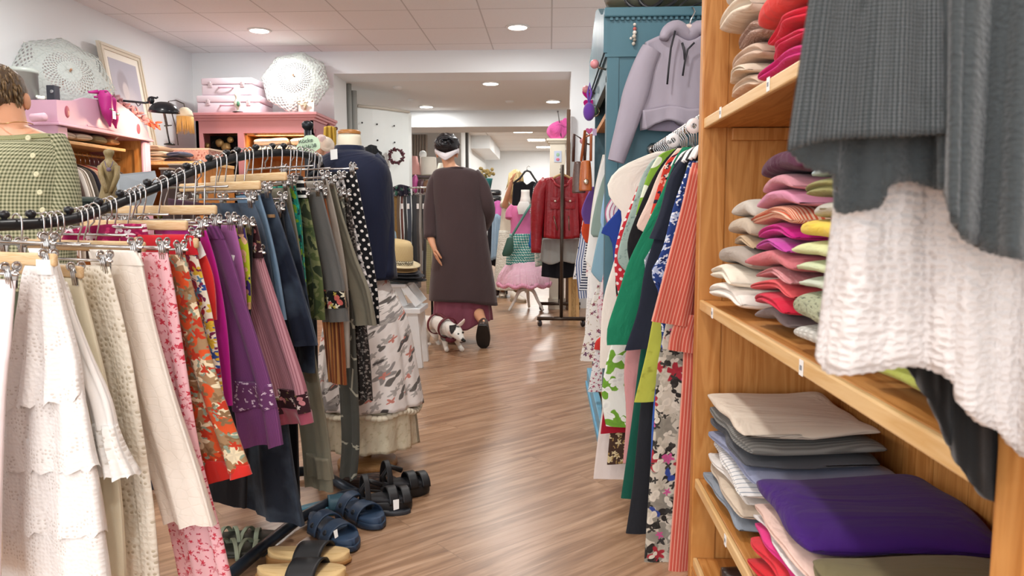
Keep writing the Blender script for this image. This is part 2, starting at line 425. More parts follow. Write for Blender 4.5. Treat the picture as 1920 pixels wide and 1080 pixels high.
# second room, beam, third room
wallbox('ceiling_second_room', (-3.6, YB + .5, 2.575), (2.8, 11.2, 2.7), CEIL2)
wallbox('wall_left_second_room', (-3.2, YB + .5, 0), (-2.95, 13.3, 2.58))
wallbox('wall_right_second_room', (2.6, YB + .5, 0), (2.8, 20.2, 2.9))
wallbox('beam_second_room', (-3.6, 11.2, 2.335), (2.8, 12.0, 2.75), WALL)
b3 = NB('ceiling_tiles_far'); o3 = b3.coord('Object')
br3 = b3.n('TexBrick', {'Vector': o3, 'Color1': rgb('#e4e2df'), 'Color2': rgb('#dedcd9'), 'Mortar': rgb('#b9b5b0'), 'Scale': 1., 'Mortar Size': .012, 'Brick Width': 1.25, 'Row Height': .9}, offset=.0)
wallbox('ceiling_third_room', (-3.6, 12.0, 2.62), (2.8, 20.2, 2.75), b3.done(br3.outputs['Color'], .85))
wallbox('wall_back_third_room', (-3.6, 19, 0), (2.8, 19.2, 2.7))
wallbox('wall_side_third_room', (-3.6, 13.5, 0), (-1.6, 13.7, 2.62), wall_mat('wall_paint_far', '#dfe4e5'))
wallbox('wall_left_third_room', (-1.7, 13.7, 0), (-1.6, 19, 2.62), wall_mat('wall_paint_far', '#e2e6e6'))
struct(MB().box((-1.6, 15.2, 2.36), (-1.22, 18.4, 2.62)).build('beam_soffit', WALL, smooth=False, origin=(0, 0, 0)))
struct(MB().box((-1.62, 14.2, 0), (-1.55, 14.36, 2.62)).build('trim_1', plain('#4d4b49', .5), smooth=False, origin=(0, 0, 0)))
# ceiling downlights
ring_m = plain('#e4e4e2', .4); lit = glow('#fff6ea', 9)
def lamp(x, y, z, label, on=True, r=.1, power=15, square=False):
    t = thing('ceiling_downlight', label, 'ceiling light', (x, y, z), 'ceiling downlights')
    if square:
        MB().box((x - .2, y - .2, z - .012), (x + .2, y + .2, z - .001), bev=.004).build('frame', ring_m, t)
        MB().box((x - .18, y - .18, z - .016), (x + .18, y + .18, z - .012)).build('diffuser', lit, t, smooth=False)
    else:
        MB().lathe([(r, -.001), (r + .012, -.002), (r + .012, -.008), (r, -.014), (r - .012, -.012)], (x, y, z), 32).build('rim', ring_m, t)
        MB().lathe([(r - .01, -.012), (r * .5, -.013), (.001, -.013)], (x, y, z), 32).build('diffuser', lit if on else plain('#dcdcd8', .4), t)
    if on and power:
        l = bpy.data.lights.new('downlight', 'AREA'); l.shape = 'DISK'; l.size = r * 1.8; l.energy = power; l.color = (1, .985, .955)
        lo = bpy.data.objects.new('downlight', l); C.objects.link(lo); lo.location = (x, y, z - .022)
PW = 15
for i, y in enumerate((7.22, 4.72, 2.22, -.28, -2.2)):
    for j, x in enumerate((-2.8, -.31)):
        lamp(x, y, ZC, ['round ceiling downlight nearest the framed picture and pink suitcases', 'round ceiling downlight in front of the wide white doorway lintel'][j] if i == 0 else 'round ceiling downlight above the shop aisle outside the picture', power=PW)
for x, y, n in ((-.7, 8.9, 'round downlight just inside the doorway on the smooth ceiling'), (-1.77, 10.75, 'round downlight above the white panelled cupboard and wreath'), (.04, 10.35, 'round downlight above the pink hat on the cream cabinet')):
    lamp(x, y, 2.575, n, power=PW * .9)
for x, y, n in ((-.52, 14.4, 'square light panel closest to the beam in the rear room'), (-.29, 16.1, 'square light panel in the middle of the rear room row'), (-.13, 17.8, 'square light panel farthest back in the rear room')):
    lamp(x, y, 2.62, n, power=PW * 1.5, square=True)
for x, y, n in ((-1.84, 9.1, 'small white smoke detector on the second room ceiling near the opening'), (-1.85, 10.1, 'small white round sensor on the second room ceiling farther in'), (-.55, 10.3, 'flat white round vent on the ceiling between two downlights')):
    d = MB().lathe([(.001, -.03), (.03, -.03), (.055, -.018), (.06, -.001)], (x, y, 2.575), 24).build('ceiling_detector', plain('#e8e8e6', .5)); tag(d, n, 'smoke detector', 'ceiling detectors')
d = MB().lathe([(.001, -.03), (.05, -.03), (.09, -.014), (.095, -.001)], (-.93, 6.15, ZC), 24).build('ceiling_detector', plain('#e4e0dd', .5)); tag(d, 'white round detector on the tiled ceiling at the top edge of the photo', 'smoke detector', 'ceiling detectors')
# added fill light, set as daylight from the unseen, assumed shop window
l = bpy.data.lights.new('added_front_fill', 'AREA'); l.shape = 'RECTANGLE'; l.size = 4; l.size_y = 2; l.energy = 65; l.color = (.93, .97, 1)
lo = bpy.data.objects.new('added_front_fill', l); C.objects.link(lo); lo.location = (-1.5, -3.4, 1.5); lo.rotation_euler = (PI / 2, 0, 0)
W = bpy.data.worlds.new('sky'); S.world = W; W.use_nodes = True
W.node_tree.nodes['Background'].inputs[0].default_value = (.85, .92, 1, 1); W.node_tree.nodes['Background'].inputs[1].default_value = 1.5
S.view_settings.view_transform = 'Standard'; S.view_settings.look = 'None'; S.view_settings.gamma = 1; S.view_settings.exposure = .58; S.view_settings.use_curve_mapping = False
S.cycles.max_bounces = 8; S.cycles.diffuse_bounces = 5; S.cycles.glossy_bounces = 3; S.cycles.transparent_max_bounces = 8; S.cycles.use_denoising = True
S.cycles.sample_clamp_indirect = 6; S.cycles.caustics_reflective = False; S.cycles.caustics_refractive = False
# ------------------------------------------------------------------ spiral rack on the left with skirts and trousers
black_m = plain('#17181b', .35); chrome = plain('#c9c6c4', .18, 1, name='chrome'); brass = plain('#8d7148', .3, 1); steel_d = plain('#26292e', .4, .6)
pine_h = wood('#e3cba6', '#cda878', .5, 3, 0, 'hanger_wood', False)
RAILPX = [(-130, 430, 1.46), (-60, 426, 1.52), (0, 422, 1.59), (80, 418, 1.68), (150, 407, 1.78), (220, 381, 1.90), (300, 348, 2.03), (370, 318, 2.16), (440, 296, 2.32), (500, 287, 2.46), (555, 287, 2.60), (590, 296, 2.72), (603, 315, 2.80)]
RAIL = [V(p) for p in catmull([tuple(P(*q)) for q in RAILPX], 420)]
rack = thing('spiral_clothes_rack', 'black curved spiral clothes rail with knobs carrying skirts and trousers', 'clothes rack', (RAIL[-1].x, RAIL[-1].y, 0))
MB().tube(RAIL, .0135, 12).build('rail', black_m, rack)
HOOKS = []
pe = RAIL[-1]
post = [P(577, 243, 2.83), P(578, 300, 2.83), (P(580, 320, 2.83).x, 2.83, .6), (P(580, 320, 2.83).x, 2.83, .03)]
MB().tube(post, .014, 12).tube([pe, V((post[1].x, 2.83, pe.z - .03)), V((post[1].x, 2.83, pe.z - .1))], .013, 10).lathe([(.014, 0), (.021, .008), (.023, .02), (.016, .03), (.001, .034)], post[0], 16).build('post', steel_d, rack)
fb = [PZ(380, 1130, .03), PZ(432, 1078, .03), PZ(500, 1020, .03), PZ(560, 973, .03), PZ(640, 930, .03), PZ(668, 925, .03)]
MB().tube(fb, .019, 12).tube([fb[-1], V((post[1].x, 2.83, .03))], .019, 12).tube([V((post[1].x, 2.83, .03)), V((-1.6, 2.6, .03))], .019, 12).build('floor_bar', plain('#2b3440', .35, .4), rack)
MB().tube([V((-1.35, 1.62, 0)), V((-1.35, 1.62, RAIL[90].z))], .013, 10).build('post', steel_d, rack)

def hanger(T, Rp, label, woodn=False, zb=None, clips=True):
    zb = T.z + .012 if zb is None else zb
    HOOKS.append(Rp)
    t = thing('clip_hanger', label, 'hanger', (Rp.x, Rp.y, zb), 'clip hangers on the spiral rack')
    d = V((T.x - Rp.x, T.y - Rp.y, 0)); L = d.length; d.normalize(); n = V((-d.y, d.x, 0))
    c = Rp; pts = [c + d * (-.021 * cos(a)) * 1 + V((0, 0, .003 + .021 * sin(a))) for a in [R(x) for x in range(-25, 181, 20)]]
    base = V((Rp.x, Rp.y, zb)); pts += [c + d * .0195 + V((0, 0, -.018)), base + d * .002 + V((0, 0, .02)), base]
    MB().tube(pts, .0022, 7).build('hook', chrome, t)
    e0, e1 = base + d * (L + .01), base - d * (L + .005)
    if woodn:
        o = MB().box(V((-L - .01, -.006, -.012)), V((L + .01, .006, .014)), bev=.005).build('bar', pine_h, t)
        o.rotation_euler = (0, 0, math.atan2(d.y, d.x))
        me = o.data
        for v in me.vertices: v.co += V(t['_o'])
    else:
        MB().tube([e0, base + d * .03, base - d * .03, e1], .0032, 8).build('bar', chrome, t)
    if clips:
        for q in (e0 - d * .022, e1 + d * .022):
            mb = MB()
            for sgn in (-1, 1):
                mb.add([q + d * (a * .011) + n * sgn * (.003 + .0075 * h) + V((0, 0, z)) for z, h in ((.016, .9), (-.004, .3), (-.028, .12)) for a in (-1, 1)], [(0, 1, 3, 2), (2, 3, 5, 4)])
                for r_ in (-.006, 0, .006): mb.tube([q + d * r_ + n * sgn * .0102 + V((0, 0, .014)), q + d * r_ + n * sgn * .0048 + V((0, 0, -.027))], .0016, 5)
            mb.tube([q - d * .012 + V((0, 0, .002)), q + d * .012 + V((0, 0, .002))], .006, 8)
            for a in (-1, 1): mb.lathe([(.0075, -.002), (.0105, 0), (.0075, .002), (.0045, 0), (.0075, -.002)], q + n * a * .011 + V((0, 0, .014)), 12, ax=d)
            mb.build('clip', chrome if hash(label) % 5 else chrome, t)
    return t
W_ = '#f1ede9'
eyelet = cloth(W_, ('lace', 110, '#cfc6bd', .56), bump=.22, wr=.35)
LEFT = [
 # label, cat, name, edge, Y, (w0,w1), th, folds, hem, material, wooden?, extra
 ('blush white cotton skirt at the very edge of the spiral rack', 'skirt', 'long_skirt', [(29, 526), (20, 640), (8, 760), (-6, 1120)], 1.365, (.2, .3), (.02, .05), (4, .008), (0, .004, 3), cloth('#f3e4e4'), 0),
 ('white broderie skirt with four scalloped eyelet tiers, nearest on the spiral rack', 'skirt', 'tiered_skirt', [(100, 500), (120, 585), (142, 670), (150, 740)], 1.42, (.085, .25), (.02, .05), (3, .010), (-.2, .012, 9), eyelet, 1),
 ('white cotton trousers ending in a gathered lace frill', 'trousers', 'frilled_trousers', [(100, 467), (122, 540), (165, 660), (200, 745), (214, 806)], 1.47, (.09, .062), (.02, .03), (1.5, .006), (0, 0, 0), cloth('#f3efea', bump=.15), 0),
 ('plain ivory trousers hanging straight down behind the white lace frill', 'trousers', 'ivory_trousers', [(150, 522), (180, 640), (205, 760), (226, 950), (233, 1078)], 1.52, (.2, .12), (.02, .025), (2, .006), (0, .003, 2), cloth('#e6dcc2'), 1),
 ('cream guipure lace skirt between ivory trousers and embossed cream skirt', 'skirt', 'lace_skirt', [(205, 500), (240, 640), (265, 790), (288, 950), (302, 1120)], 1.565, (.26, .2), (.02, .03), (2.5, .008), (0, .006, 6), cloth('#ece3d3', ('lace', 75, '#b7a78c', .5), bump=.35), 0),
 ('wide cream skirt of embossed cotton with a curved hem', 'skirt', 'embossed_skirt', [(262, 474), (287, 600), (324, 740), (372, 890), (399, 985)], 1.615, (.17, .15), (.018, .035), (1.6, .012), (-.14, .004, 2), cloth('#efe4d8', ('emb', 45, '#eadfd2'), bump=.25), 0),
 ('pink trousers sprinkled with small red flowers', 'trousers', 'floral_trousers', [(314, 474), (330, 560), (348, 680), (376, 850), (415, 1000), (440, 1110)], 1.665, (.16, .17), (.018, .03), (2, .01), (0, 0, 0), cloth('#eab7bd', ('floral', [('#cf3a4e', 42, .2), ('#c04a5c', 61, .17), ('#d98c94', 30, .16)])), 0),
 ('brown skirt with orange paisley flowers and red hem', 'skirt', 'paisley_skirt', [(346, 478), (380, 610), (410, 715), (446, 815), (468, 878)], 1.72, (.19, .15), (.018, .03), (1.6, .012), (-.3, 0, 2), cloth('#a3835f', ('floral', [('#e8d9b6', 18, .36), ('#d9572a', 11, .36), ('#8a6a48', 26, .28), ('#c23a20', 22, .24), ('#8fa08c', 30, .2)])), 0),
 ('cream skirt with big blue and crimson leaf print, red waistband', 'skirt', 'leaf_print_skirt', [(366, 466), (396, 580), (412, 680), (424, 790), (430, 880)], 1.775, (.2, .17), (.018, .03), (2, .008), (0, 0, 0), cloth('#efe6d2', ('floral', [('#2f4f9c', 26, .27), ('#b3202f', 15, .3), ('#5d8fb0', 29, .24), ('#e0b93c', 18, .22), ('#7a2550', 34, .22)])), 1),
 ('plain scarlet skirt with folded waist between print skirt and magenta skirt', 'skirt', 'red_skirt', [(373, 452), (394, 500), (402, 540), (405, 600)], 1.82, (.15, .16), (.02, .03), (1.5, .006), (0, 0, 0), cloth('#d92f2a', sheen=.3), 0),
 ('bright magenta skirt beside the purple embroidered skirt', 'skirt', 'magenta_skirt', [(386, 432), (404, 490), (418, 560), (428, 640), (436, 760)], 1.865, (.2, .18), (.018, .028), (1.5, .006), (0, 0, 0), cloth('#b8168c', sheen=.3), 0),
 ('purple corduroy skirt with white embroidered sprigs near its hem', 'skirt', 'embroidered_skirt', [(412, 426), (434, 480), (462, 570), (500, 690), (521, 770), (531, 836)], 1.915, (.15, .155), (.016, .04), (1.3, .014), (-.12, .004, 2), cloth('#81487f', ('cord', 700), sheen=.1), 0),
 ('smooth lilac skirt just behind the purple corduroy one', 'skirt', 'lilac_skirt', [(440, 422), (455, 490), (462, 560), (466, 640)], 1.965, (.17, .2), (.018, .026), (1.5, .005), (0, 0, 0), cloth('#a8639f', sheen=.3), 0),
 ('lime and violet print top clipped behind the lilac skirt', 'top', 'patterned_blouse', [(459, 428), (466, 470), (470, 540), (470, 580)], 1.993, (.2, .2), (.018, .026), (2, .006), (0, 0, 0), cloth('#b7c72e', ('floral', [('#3c2a6b', 15, .3), ('#e9b98f', 22, .3)])), 0),
 ('plain black long skirt behind the red hem of the paisley one', 'skirt', 'shade_filler_skirt', [(474, 430), (470, 560), (466, 760), (462, 952)], 2.032, (.2, .36), (.018, .03), (2.2, .008), (0, .004, 2), cloth('#17191f'), 0),  # black skirt added to darken the shaded gap under the rack
 ('pink pinstripe skirt with dark floral waist and hem bands', 'skirt', 'pinstripe_skirt', [(493, 482), (512, 540), (546, 640), (570, 710), (577, 737)], 2.065, (.14, .16), (.016, .04), (1.4, .014), (-.16, 0, 2), cloth('#c08d97', ('stripes', '#9c6570', 190, .35)), 0),
 ('very long slate blue denim skirt reaching the shoes', 'skirt', 'denim_skirt', [(476, 380), (497, 440), (515, 560), (532, 740), (548, 880), (566, 985)], 2.12, (.24, .5), (.02, .06), (2.2, .02), (0, .006, 2.2), cloth('#28313f', ('denim',)), 0),
 ('faded light blue jeans between floral waistband and navy skirts', 'jeans', 'light_jeans', [(486, 366), (502, 420), (520, 500), (535, 600)], 2.165, (.12, .1), (.02, .025), (1.5, .006), (0, 0, 0), cloth('#7d9cb8', ('denim',)), 0),
 ('navy cotton skirt with brown leather label, first of two', 'skirt', 'navy_skirt', [(507, 362), (530, 430), (558, 520), (580, 600), (592, 648)], 2.21, (.16, .14), (.018, .035), (1.4, .010), (-.1, 0, 2), cloth('#232a3b', ('denim',), bump=.15), 0),
 ('black trousers hanging behind the navy skirts', 'trousers', 'black_trousers', [(530, 400), (552, 560), (556, 760), (560, 938)], 2.245, (.2, .1), (.018, .025), (2, .006), (0, 0, 0), cloth('#15161a'), 0),
 ('dark indigo jeans squeezed between navy skirt and pale khaki leg', 'jeans', 'indigo_jeans', [(535, 380), (555, 450), (572, 530), (588, 640), (590, 700)], 2.281, (.15, .14), (.016, .02), (1.4, .004), (0, 0, 0), cloth('#1d2433', ('denim',), bump=.15), 0),
 ('wide khaki grey trousers with turned up hems almost touching the shoes', 'trousers', 'khaki_trousers', [(541, 352), (560, 460), (577, 590), (598, 720), (616, 830), (623, 922)], 2.323, (.17, .15), (.018, .024), (1.6, .008), (-.1, .003, 2), cloth('#878371'), 0),
 ('turquoise and green crinkled print scarf top', 'top', 'crinkled_blouse', [(553, 348), (562, 400), (566, 460), (572, 560)], 2.365, (.16, .14), (.02, .028), (5, .006), (0, 0, 0), cloth('#1f8a78', ('floral', [('#123c4a', 30, .3), ('#7fae2e', 22, .28), ('#27b3a0', 36, .25)]), wr=1.), 0),
 ('camouflage trousers with black and white striped knit waistband', 'trousers', 'camouflage_trousers', [(577, 372), (592, 450), (604, 520), (609, 600)], 2.41, (.15, .13), (.018, .03), (1.6, .008), (0, 0, 0), cloth('#5a6240', ('camo', ['#3a4a2c', '#566239', '#767a52', '#2f3a26'])), 0),
 ('charcoal grey skirt with a colourful flower tile band', 'skirt', 'tile_band_skirt', [(602, 360), (622, 440), (640, 520), (647, 575), (650, 603)], 2.45, (.15, .125), (.018, .03), (1.4, .008), (-.1, 0, 2), cloth('#6d6c69'), 0),
 ('rust striped pleated skirt under the grey tile band skirt', 'skirt', 'pleated_skirt', [(610, 372), (628, 470), (642, 590), (650, 722)], 2.482, (.15, .1), (.016, .022), (7, .004), (0, 0, 0), cloth('#8a4a28', ('multistripe', ['#8a4a28', '#b0763f', '#5d2f1d', '#9c5a30', '#c08a50', '#6d3822'], 26)), 0),
 ('pale stone linen trousers in the middle of the grey garments', 'trousers', 'stone_trousers', [(613, 338), (632, 420), (648, 515), (653, 600), (654, 690)], 2.515, (.13, .1), (.018, .026), (1.6, .008), (0, 0, 0), cloth('#a39b90'), 0),
 ('taupe crumpled cotton skirt left of the black gingham trousers', 'skirt', 'taupe_skirt', [(628, 346), (641, 397), (656, 445), (671, 490), (693, 545), (706, 610)], 2.555, (.15, .14), (.018, .035), (1.6, .012), (-.08, 0, 2), cloth('#7d7868', wr=1.), 0),
 ('dark grey trousers with pale leaf stitching hanging over the wooden base', 'trousers', 'stitched_trousers', [(645, 370), (662, 560), (670, 700), (674, 830), (668, 900)], 2.59, (.14, .085), (.018, .03), (1.3, .008), (0, .006, 2), cloth('#4b4b45', ('emb', 9, '#a9a695')), 0),
 ('black ditsy floral dress end showing below the taupe skirt', 'dress', 'ditsy_dress', [(655, 372), (680, 560), (692, 660), (698, 752)], 2.622, (.14, .11), (.018, .026), (3, .006), (0, .005, 3), cloth('#2b2624', ('floral', [('#9c948c', 70, .24), ('#5f5450', 46, .2)])), 0),
 ('black and white diagonal gingham trousers', 'trousers', 'gingham_trousers', [(645, 338), (658, 395), (673, 457), (680, 490), (696, 545), (701, 600)], 2.655, (.12, .11), (.018, .024), (1.5, .005), (0, 0, 0), cloth('#17151a', ('gingham', '#efeae8', 38, .6)), 0),
 ('black trousers with white polka dots, farthest garment on the spiral rack', 'trousers', 'polka_dot_trousers', [(667, 322), (678, 380), (690, 440), (700, 495), (708, 548), (711, 610)], 2.70, (.13, .11), (.018, .026), (1.5, .005), (0, 0, 0), cloth('#121216', ('dots', '#efebe6', 42, .23)), 0),
]
LG = {}; DIRS = []
def rail_at(y): return min(RAIL, key=lambda q: abs(q.y - y))
for i, (label, cat, name, edge, Y, w, th, fo, hm, m, wd) in enumerate(LEFT):
    T = P(*edge[0], Y); Rp = rail_at(min(Y + .105, 2.745))
    ang = math.degrees(math.atan2(Rp.y - T.y, T.x - Rp.x)); ang = max(4, min(40, ang))
    t = thing(name, label, cat, (T.x, T.y, P(*edge[-1], Y).z), None)
    hung(edge, Y, w, -1, ang, th, fo, hm, seed=i).build('body' if cat != 'skirt' else 'skirt_panel', m, t)
    LG[name] = (t, ang, Y, T, w); DIRS.append((Rp.y, V((T.x - Rp.x, T.y - Rp.y, 0)).normalized()))
    hanger(T, Rp, ('wooden' if wd else 'chrome') + ' clip hanger holding the ' + ' '.join(label.split(',')[0].split()[:10]), wd)
def band(gname, pname, edge, w, m, dn=.0, th=(.026, .03), fo=(1.6, .012), hm=(0, 0, 0), dY=-.003, label=None, M=8, seed=None):
    t, ang, Y, T, w0 = LG[gname]
    i = [g[2] for g in LEFT].index(gname)
    return hung(edge, Y + dY, w, -1, ang, th, fo, hm, seed=i if seed is None else seed, M=M).build(pname, m, t, label=label)
# tiers of the eyelet skirt
for k, (ed, w, hm) in enumerate([([(146, 700), (160, 770), (172, 850), (179, 872)], (.25, .30), (-.14, .014, 10)), ([(168, 840), (182, 920), (192, 995)], (.29, .33), (-.12, .014, 10)), ([(186, 960), (198, 1060), (206, 1150)], (.32, .36), (-.08, .014, 10))]):
    band('tiered_skirt', 'tier', ed, w, eyelet, th=(.03 + .012 * k, .055 + .01 * k), fo=(3.2, .009), hm=hm, dY=.004 + .004 * k, M=14, seed=40 + k)
band('tiered_skirt', 'waistband', [(97, 487), (101, 515)], (.042, .047), cloth('#f4f1ed'), th=(.022, .024), fo=(1, .001))
band('frilled_trousers', 'frill', [(212, 798), (226, 845), (247, 890)], (.06, .085), cloth('#f3efe9', ('lace', 80, '#cfc6ba', .5)), th=(.03, .05), fo=(3.5, .012), hm=(-.02, .008, 9), M=12)
band('frilled_trousers', 'frill', [(112, 530), (122, 575), (128, 612)], (.035, .045), cloth('#f3efe9', ('lace', 80, '#cfc6ba', .5)), th=(.04, .05), fo=(3, .008), hm=(0, .006, 6), M=10)
band('paisley_skirt', 'hem_band', [(466, 872), (472, 889)], (.152, .153), cloth('#cf2a20', sheen=.4), th=(.032, .034), fo=(1.6, .012), hm=(-.3, 0, 2))
band('leaf_print_skirt', 'waistband', [(362, 442), (372, 478)], (.19, .2), cloth('#cc2430'), th=(.022, .022), fo=(1, .002))
band('embossed_skirt', 'waistband', [(255, 470), (268, 498)], (.155, .16), cloth('#f1e7dc'), th=(.022, .024), fo=(1, .003))
band('embroidered_skirt', 'waistband', [(410, 424), (422, 448)], (.15, .15), cloth('#7a4278', ('cord', 150), wr=1.), th=(.022, .024), fo=(6, .003))
band('embroidered_skirt', 'embroidery', [(508, 720), (520, 766)], (.156, .157), cloth('#6b3b69', ('floral', [('#d9c2d6', 60, .16), ('#e4d3e2', 38, .13)])), th=(.040, .042), fo=(1.3, .014), hm=(-.12, .004, 2), dY=-.002)
fl_d = cloth('#34181f', ('floral', [('#e9dcd6', 30, .2), ('#c57f84', 22, .2), ('#8c7a4e', 38, .16)]))
band('pinstripe_skirt', 'waistband', [(478, 412), (487, 446), (494, 484)], (.14, .142), fl_d, th=(.022, .024), fo=(1.4, .006))
band('pinstripe_skirt', 'hem_band', [(575, 734), (583, 772)], (.16, .162), fl_d, th=(.041, .043), fo=(1.4, .014), hm=(-.16, 0, 2))
band('pinstripe_skirt', 'velvet_edge', [(582, 770), (588, 792)], (.161, .163), cloth('#9b4a5c', sheen=.5), th=(.044, .046), fo=(1.4, .014), hm=(-.16, 0, 2))
band('navy_skirt', 'leather_label', [(512, 402), (513, 408)], (.018, .018), plain('#8a6a45', .6), th=(.026, .026), fo=(1, 0), dY=-.006)
band('camouflage_trousers', 'knit_waistband', [(566, 330), (575, 372)], (.15, .15), cloth('#15161a', ('stripes', '#ecebe6', 42, .38, 1)), th=(.03, .028), fo=(1, .003))
band('khaki_trousers', 'turn_up', [(615, 860), (622, 898)], (.111, .112), cloth('#827d6b'), th=(.042, .043), fo=(1.6, .012), hm=(-.1, .003, 2))
band('tile_band_skirt', 'flower_band', [(645, 546), (648, 577)], (.126, .127), cloth('#141314', ('floral', [('#e9e2c8', 24, .28), ('#d46a62', 17, .24), ('#c9b64c', 33, .2)])), th=(.036, .037), fo=(1.4, .008), hm=(-.1, 0, 2))
band('red_skirt', 'waistband', [(352, 440), (374, 456), (384, 480)], (.09, .1), cloth('#d4302b', sheen=.3), th=(.024, .026), fo=(1.4, .003))
# white paper price tags
paper = plain('#f2f1ee', .6)
def ptag(name_, label, pts, Y, th=.0012, ink=True, grp='price tags'):
    q = [P(x, y, Y) for x, y in pts]; n = (q[1] - q[0]).cross(q[3] - q[0]).normalized()
    o = MB().prism(q, n * th).build('hanging_price_tag', paper, smooth=False); tag(o, label, 'price tag', grp); return o
ptag('', 'white paper price tag sticking out of the magenta skirt', [(375, 452), (386, 478), (374, 486), (364, 458)], 1.80)
ptag('', 'white paper price tag against the lilac skirt', [(433, 478), (440, 479), (438, 489), (431, 488)], 1.93)
# a plum garment folded over a hanger behind the rail, bare wooden hangers and chrome hooks
pl = MB()
pl = drape([(318, 372, 318, 402), (345, 376, 345, 402), (390, 382, 390, 404), (430, 383, 430, 404), (450, 383, 450, 402)], 2.24, .004, 2, 10, 24).build('folded_trousers', cloth('#4b3440'), mods=[SOL(.02)])
tag(pl, 'plum trousers folded over a hanger bar inside the spiral rack', 'trousers')
for px in (-40, 10, 68, 130, 182, 232, 278, 322, 358, 398, 424, 448, 480, 508, 535):
    k = min([q for q in RAIL if all((q - h).length > .0155 for h in HOOKS)], key=lambda q: abs(proj(q)[0] - px)); c = k + V((0, 0, .013))
    MB().lathe([(.006, -.002), (.006, .002), (.0105, .005), (.0118, .011), (.009, .017), (.001, .0195)], c, 14).build('stop_knob', black_m, rack); HOOKS.append(k)
def free_hanger(y, L, label, woodn):
    c_ = [q for q in RAIL if all((q - h).length > .0165 for h in HOOKS) and abs(q.y - y) < .04 and q.y < 2.72]
    if not c_: return
    Rp = min(c_, key=lambda q: abs(q.y - y)); Y0, d = min(DIRS, key=lambda e: abs(e[0] - Rp.y))
    hanger(Rp + d * L + V((0, 0, -.085 if woodn else -.062)), Rp, label, woodn, clips=False)
for k, (tx, ty, tY, lb) in enumerate([(128, 462, 1.66, 'wooden bar hanger without clothes beside the magenta print top'), (318, 437, 1.93, 'bare pale wooden hanger inside the curve of the rack'), (330, 468, 1.80, 'bare wooden hanger just above the pink flowered trousers'), (400, 398, 2.1, 'bare wooden hanger under the plum folded trousers'), (470, 366, 2.28, 'bare wooden hanger above the navy skirts')]):
    free_hanger(tY + .12, .2, lb, True)
for k in range(15): free_hanger(1.66 + k * .072, .12, 'empty chrome clip hanger between garments on the spiral rack', False)
# pink print blouse bunched on the rail
tag(drape([(128, 432, 118, 452), (160, 425, 150, 470), (215, 420, 215, 462), (270, 420, 275, 448)], 1.86, .01, 4, 12, 30, 5).build('print_blouse', cloth('#9b1c50', ('floral', [('#f0d9dc', 24, .26), ('#c93a6a', 34, .22)])), mods=[SOL(.012)]), 'crimson and white print blouse crumpled under the curved rail', 'blouse')
# pale green size sign
sg = thing('size_sign', 'pale green card size sign with handwritten letters clipped to the black post', 'sign', tuple(P(575, 290, 2.79)))
oc = [(551, 290), (556, 274), (563, 262), (574, 254), (586, 253), (596, 259), (600, 268), (600, 278), (588, 286), (576, 294)]
q = [P(x, y, 2.79) for x, y in oc]; MB().prism(q, (0, .003, 0)).build('card', plain('#c4dcbd', .7), sg, smooth=False)
ink = plain('#2c3a35', .6)
text('Röcke', .022, frame_at(P(573, 264, 2.787), (1, 0, .12), (0, -1, 0)), ink, sg); text('34/36/38', .019, frame_at(P(577, 275, 2.787), (1, 0, .16), (0, -1, 0)), ink, sg)
# ------------------------------------------------------------------ teal wardrobe, blouse rail, garments on the right
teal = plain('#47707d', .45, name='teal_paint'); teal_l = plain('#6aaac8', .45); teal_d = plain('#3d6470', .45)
pine = wood('#dfa562', '#b07236', .42, 1., 2, 'pine'); pine_y = wood('#dfa562', '#b07236', .42, 1., 1, 'pine_shelf'); pine_edge = wood('#eccf9f', '#d6ab70', .4, 1., 1, 'pine_edge', False)
pine_in = wood('#e6ae66', '#c58340', .45, 1., 2, 'pine_inside')
WX, WY0, WY1, WZ = .245, 3.3, 4.48, 1.925
wd = thing('teal_wardrobe', 'teal painted wooden wardrobe with dentil cornice behind the grey hoodie', 'wardrobe', (.57, 3.9, 0))
sp = MB().box((WX, WY0, 0), (.9, WY0 + .03, 1.72)).box((WX + .0, WY0 - .006, 0), (WX + .05, WY0, 1.72)).box((WX + .05, WY0 - .006, .12), (.9, WY0, .22)).box((WX + .05, WY0 - .006, .95), (.9, WY0, 1.02))
sp.build('side_panel', teal, wd, smooth=False)
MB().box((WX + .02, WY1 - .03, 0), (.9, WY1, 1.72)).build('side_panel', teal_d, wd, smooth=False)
MB().box((.87, WY0 + .03, .1), (.9, WY1 - .03, 1.72)).build('back_panel', pine_in, wd, smooth=False)
for z_ in (.1, 1.52): MB().box((WX + .03, WY0 + .03, z_), (.87, WY1 - .03, z_ + .026)).build('shelf', pine_in, wd, smooth=False)
MB().box((WX - .012, WY0 - .012, 0), (WX + .02, WY1, .11), bev=.004).box((WX - .02, WY0 - .012, 0), (WX + .02, WY1, .03)).build('plinth', teal_l, wd, smooth=False)
co_ = MB().box((WX - .01, WY0 - .01, 1.72), (.9, WY1 + .01, 1.735)).box((WX, WY0, 1.735), (.9, WY1, 1.89)).box((WX - .015, WY0 - .02, 1.885), (.9, WY1 + .02, WZ), bev=.006)
for k in range(28): co_.box((WX + .01 + k * .023, WY0 - .012, 1.873), (WX + .022 + k * .023, WY0, 1.885))
for k in range(50): co_.box((WX - .008, WY0 + .01 + k * .0235, 1.873), (WX, WY0 + .022 + k * .0235, 1.885))
co_.build('cornice', teal, wd, smooth=False)
pd = [V((WX - .016, y, z)) for y, z in [(WY0, 1.74), (WY1, 1.74), (WY1, 1.93), (4.3, 1.95), (4.1, 2.03), (3.9, 2.07), (3.7, 2.03), (3.5, 1.95), (WY0, 1.9)]]
MB().prism(pd, (.03, 0, 0)).build('pediment', teal, wd, smooth=False)
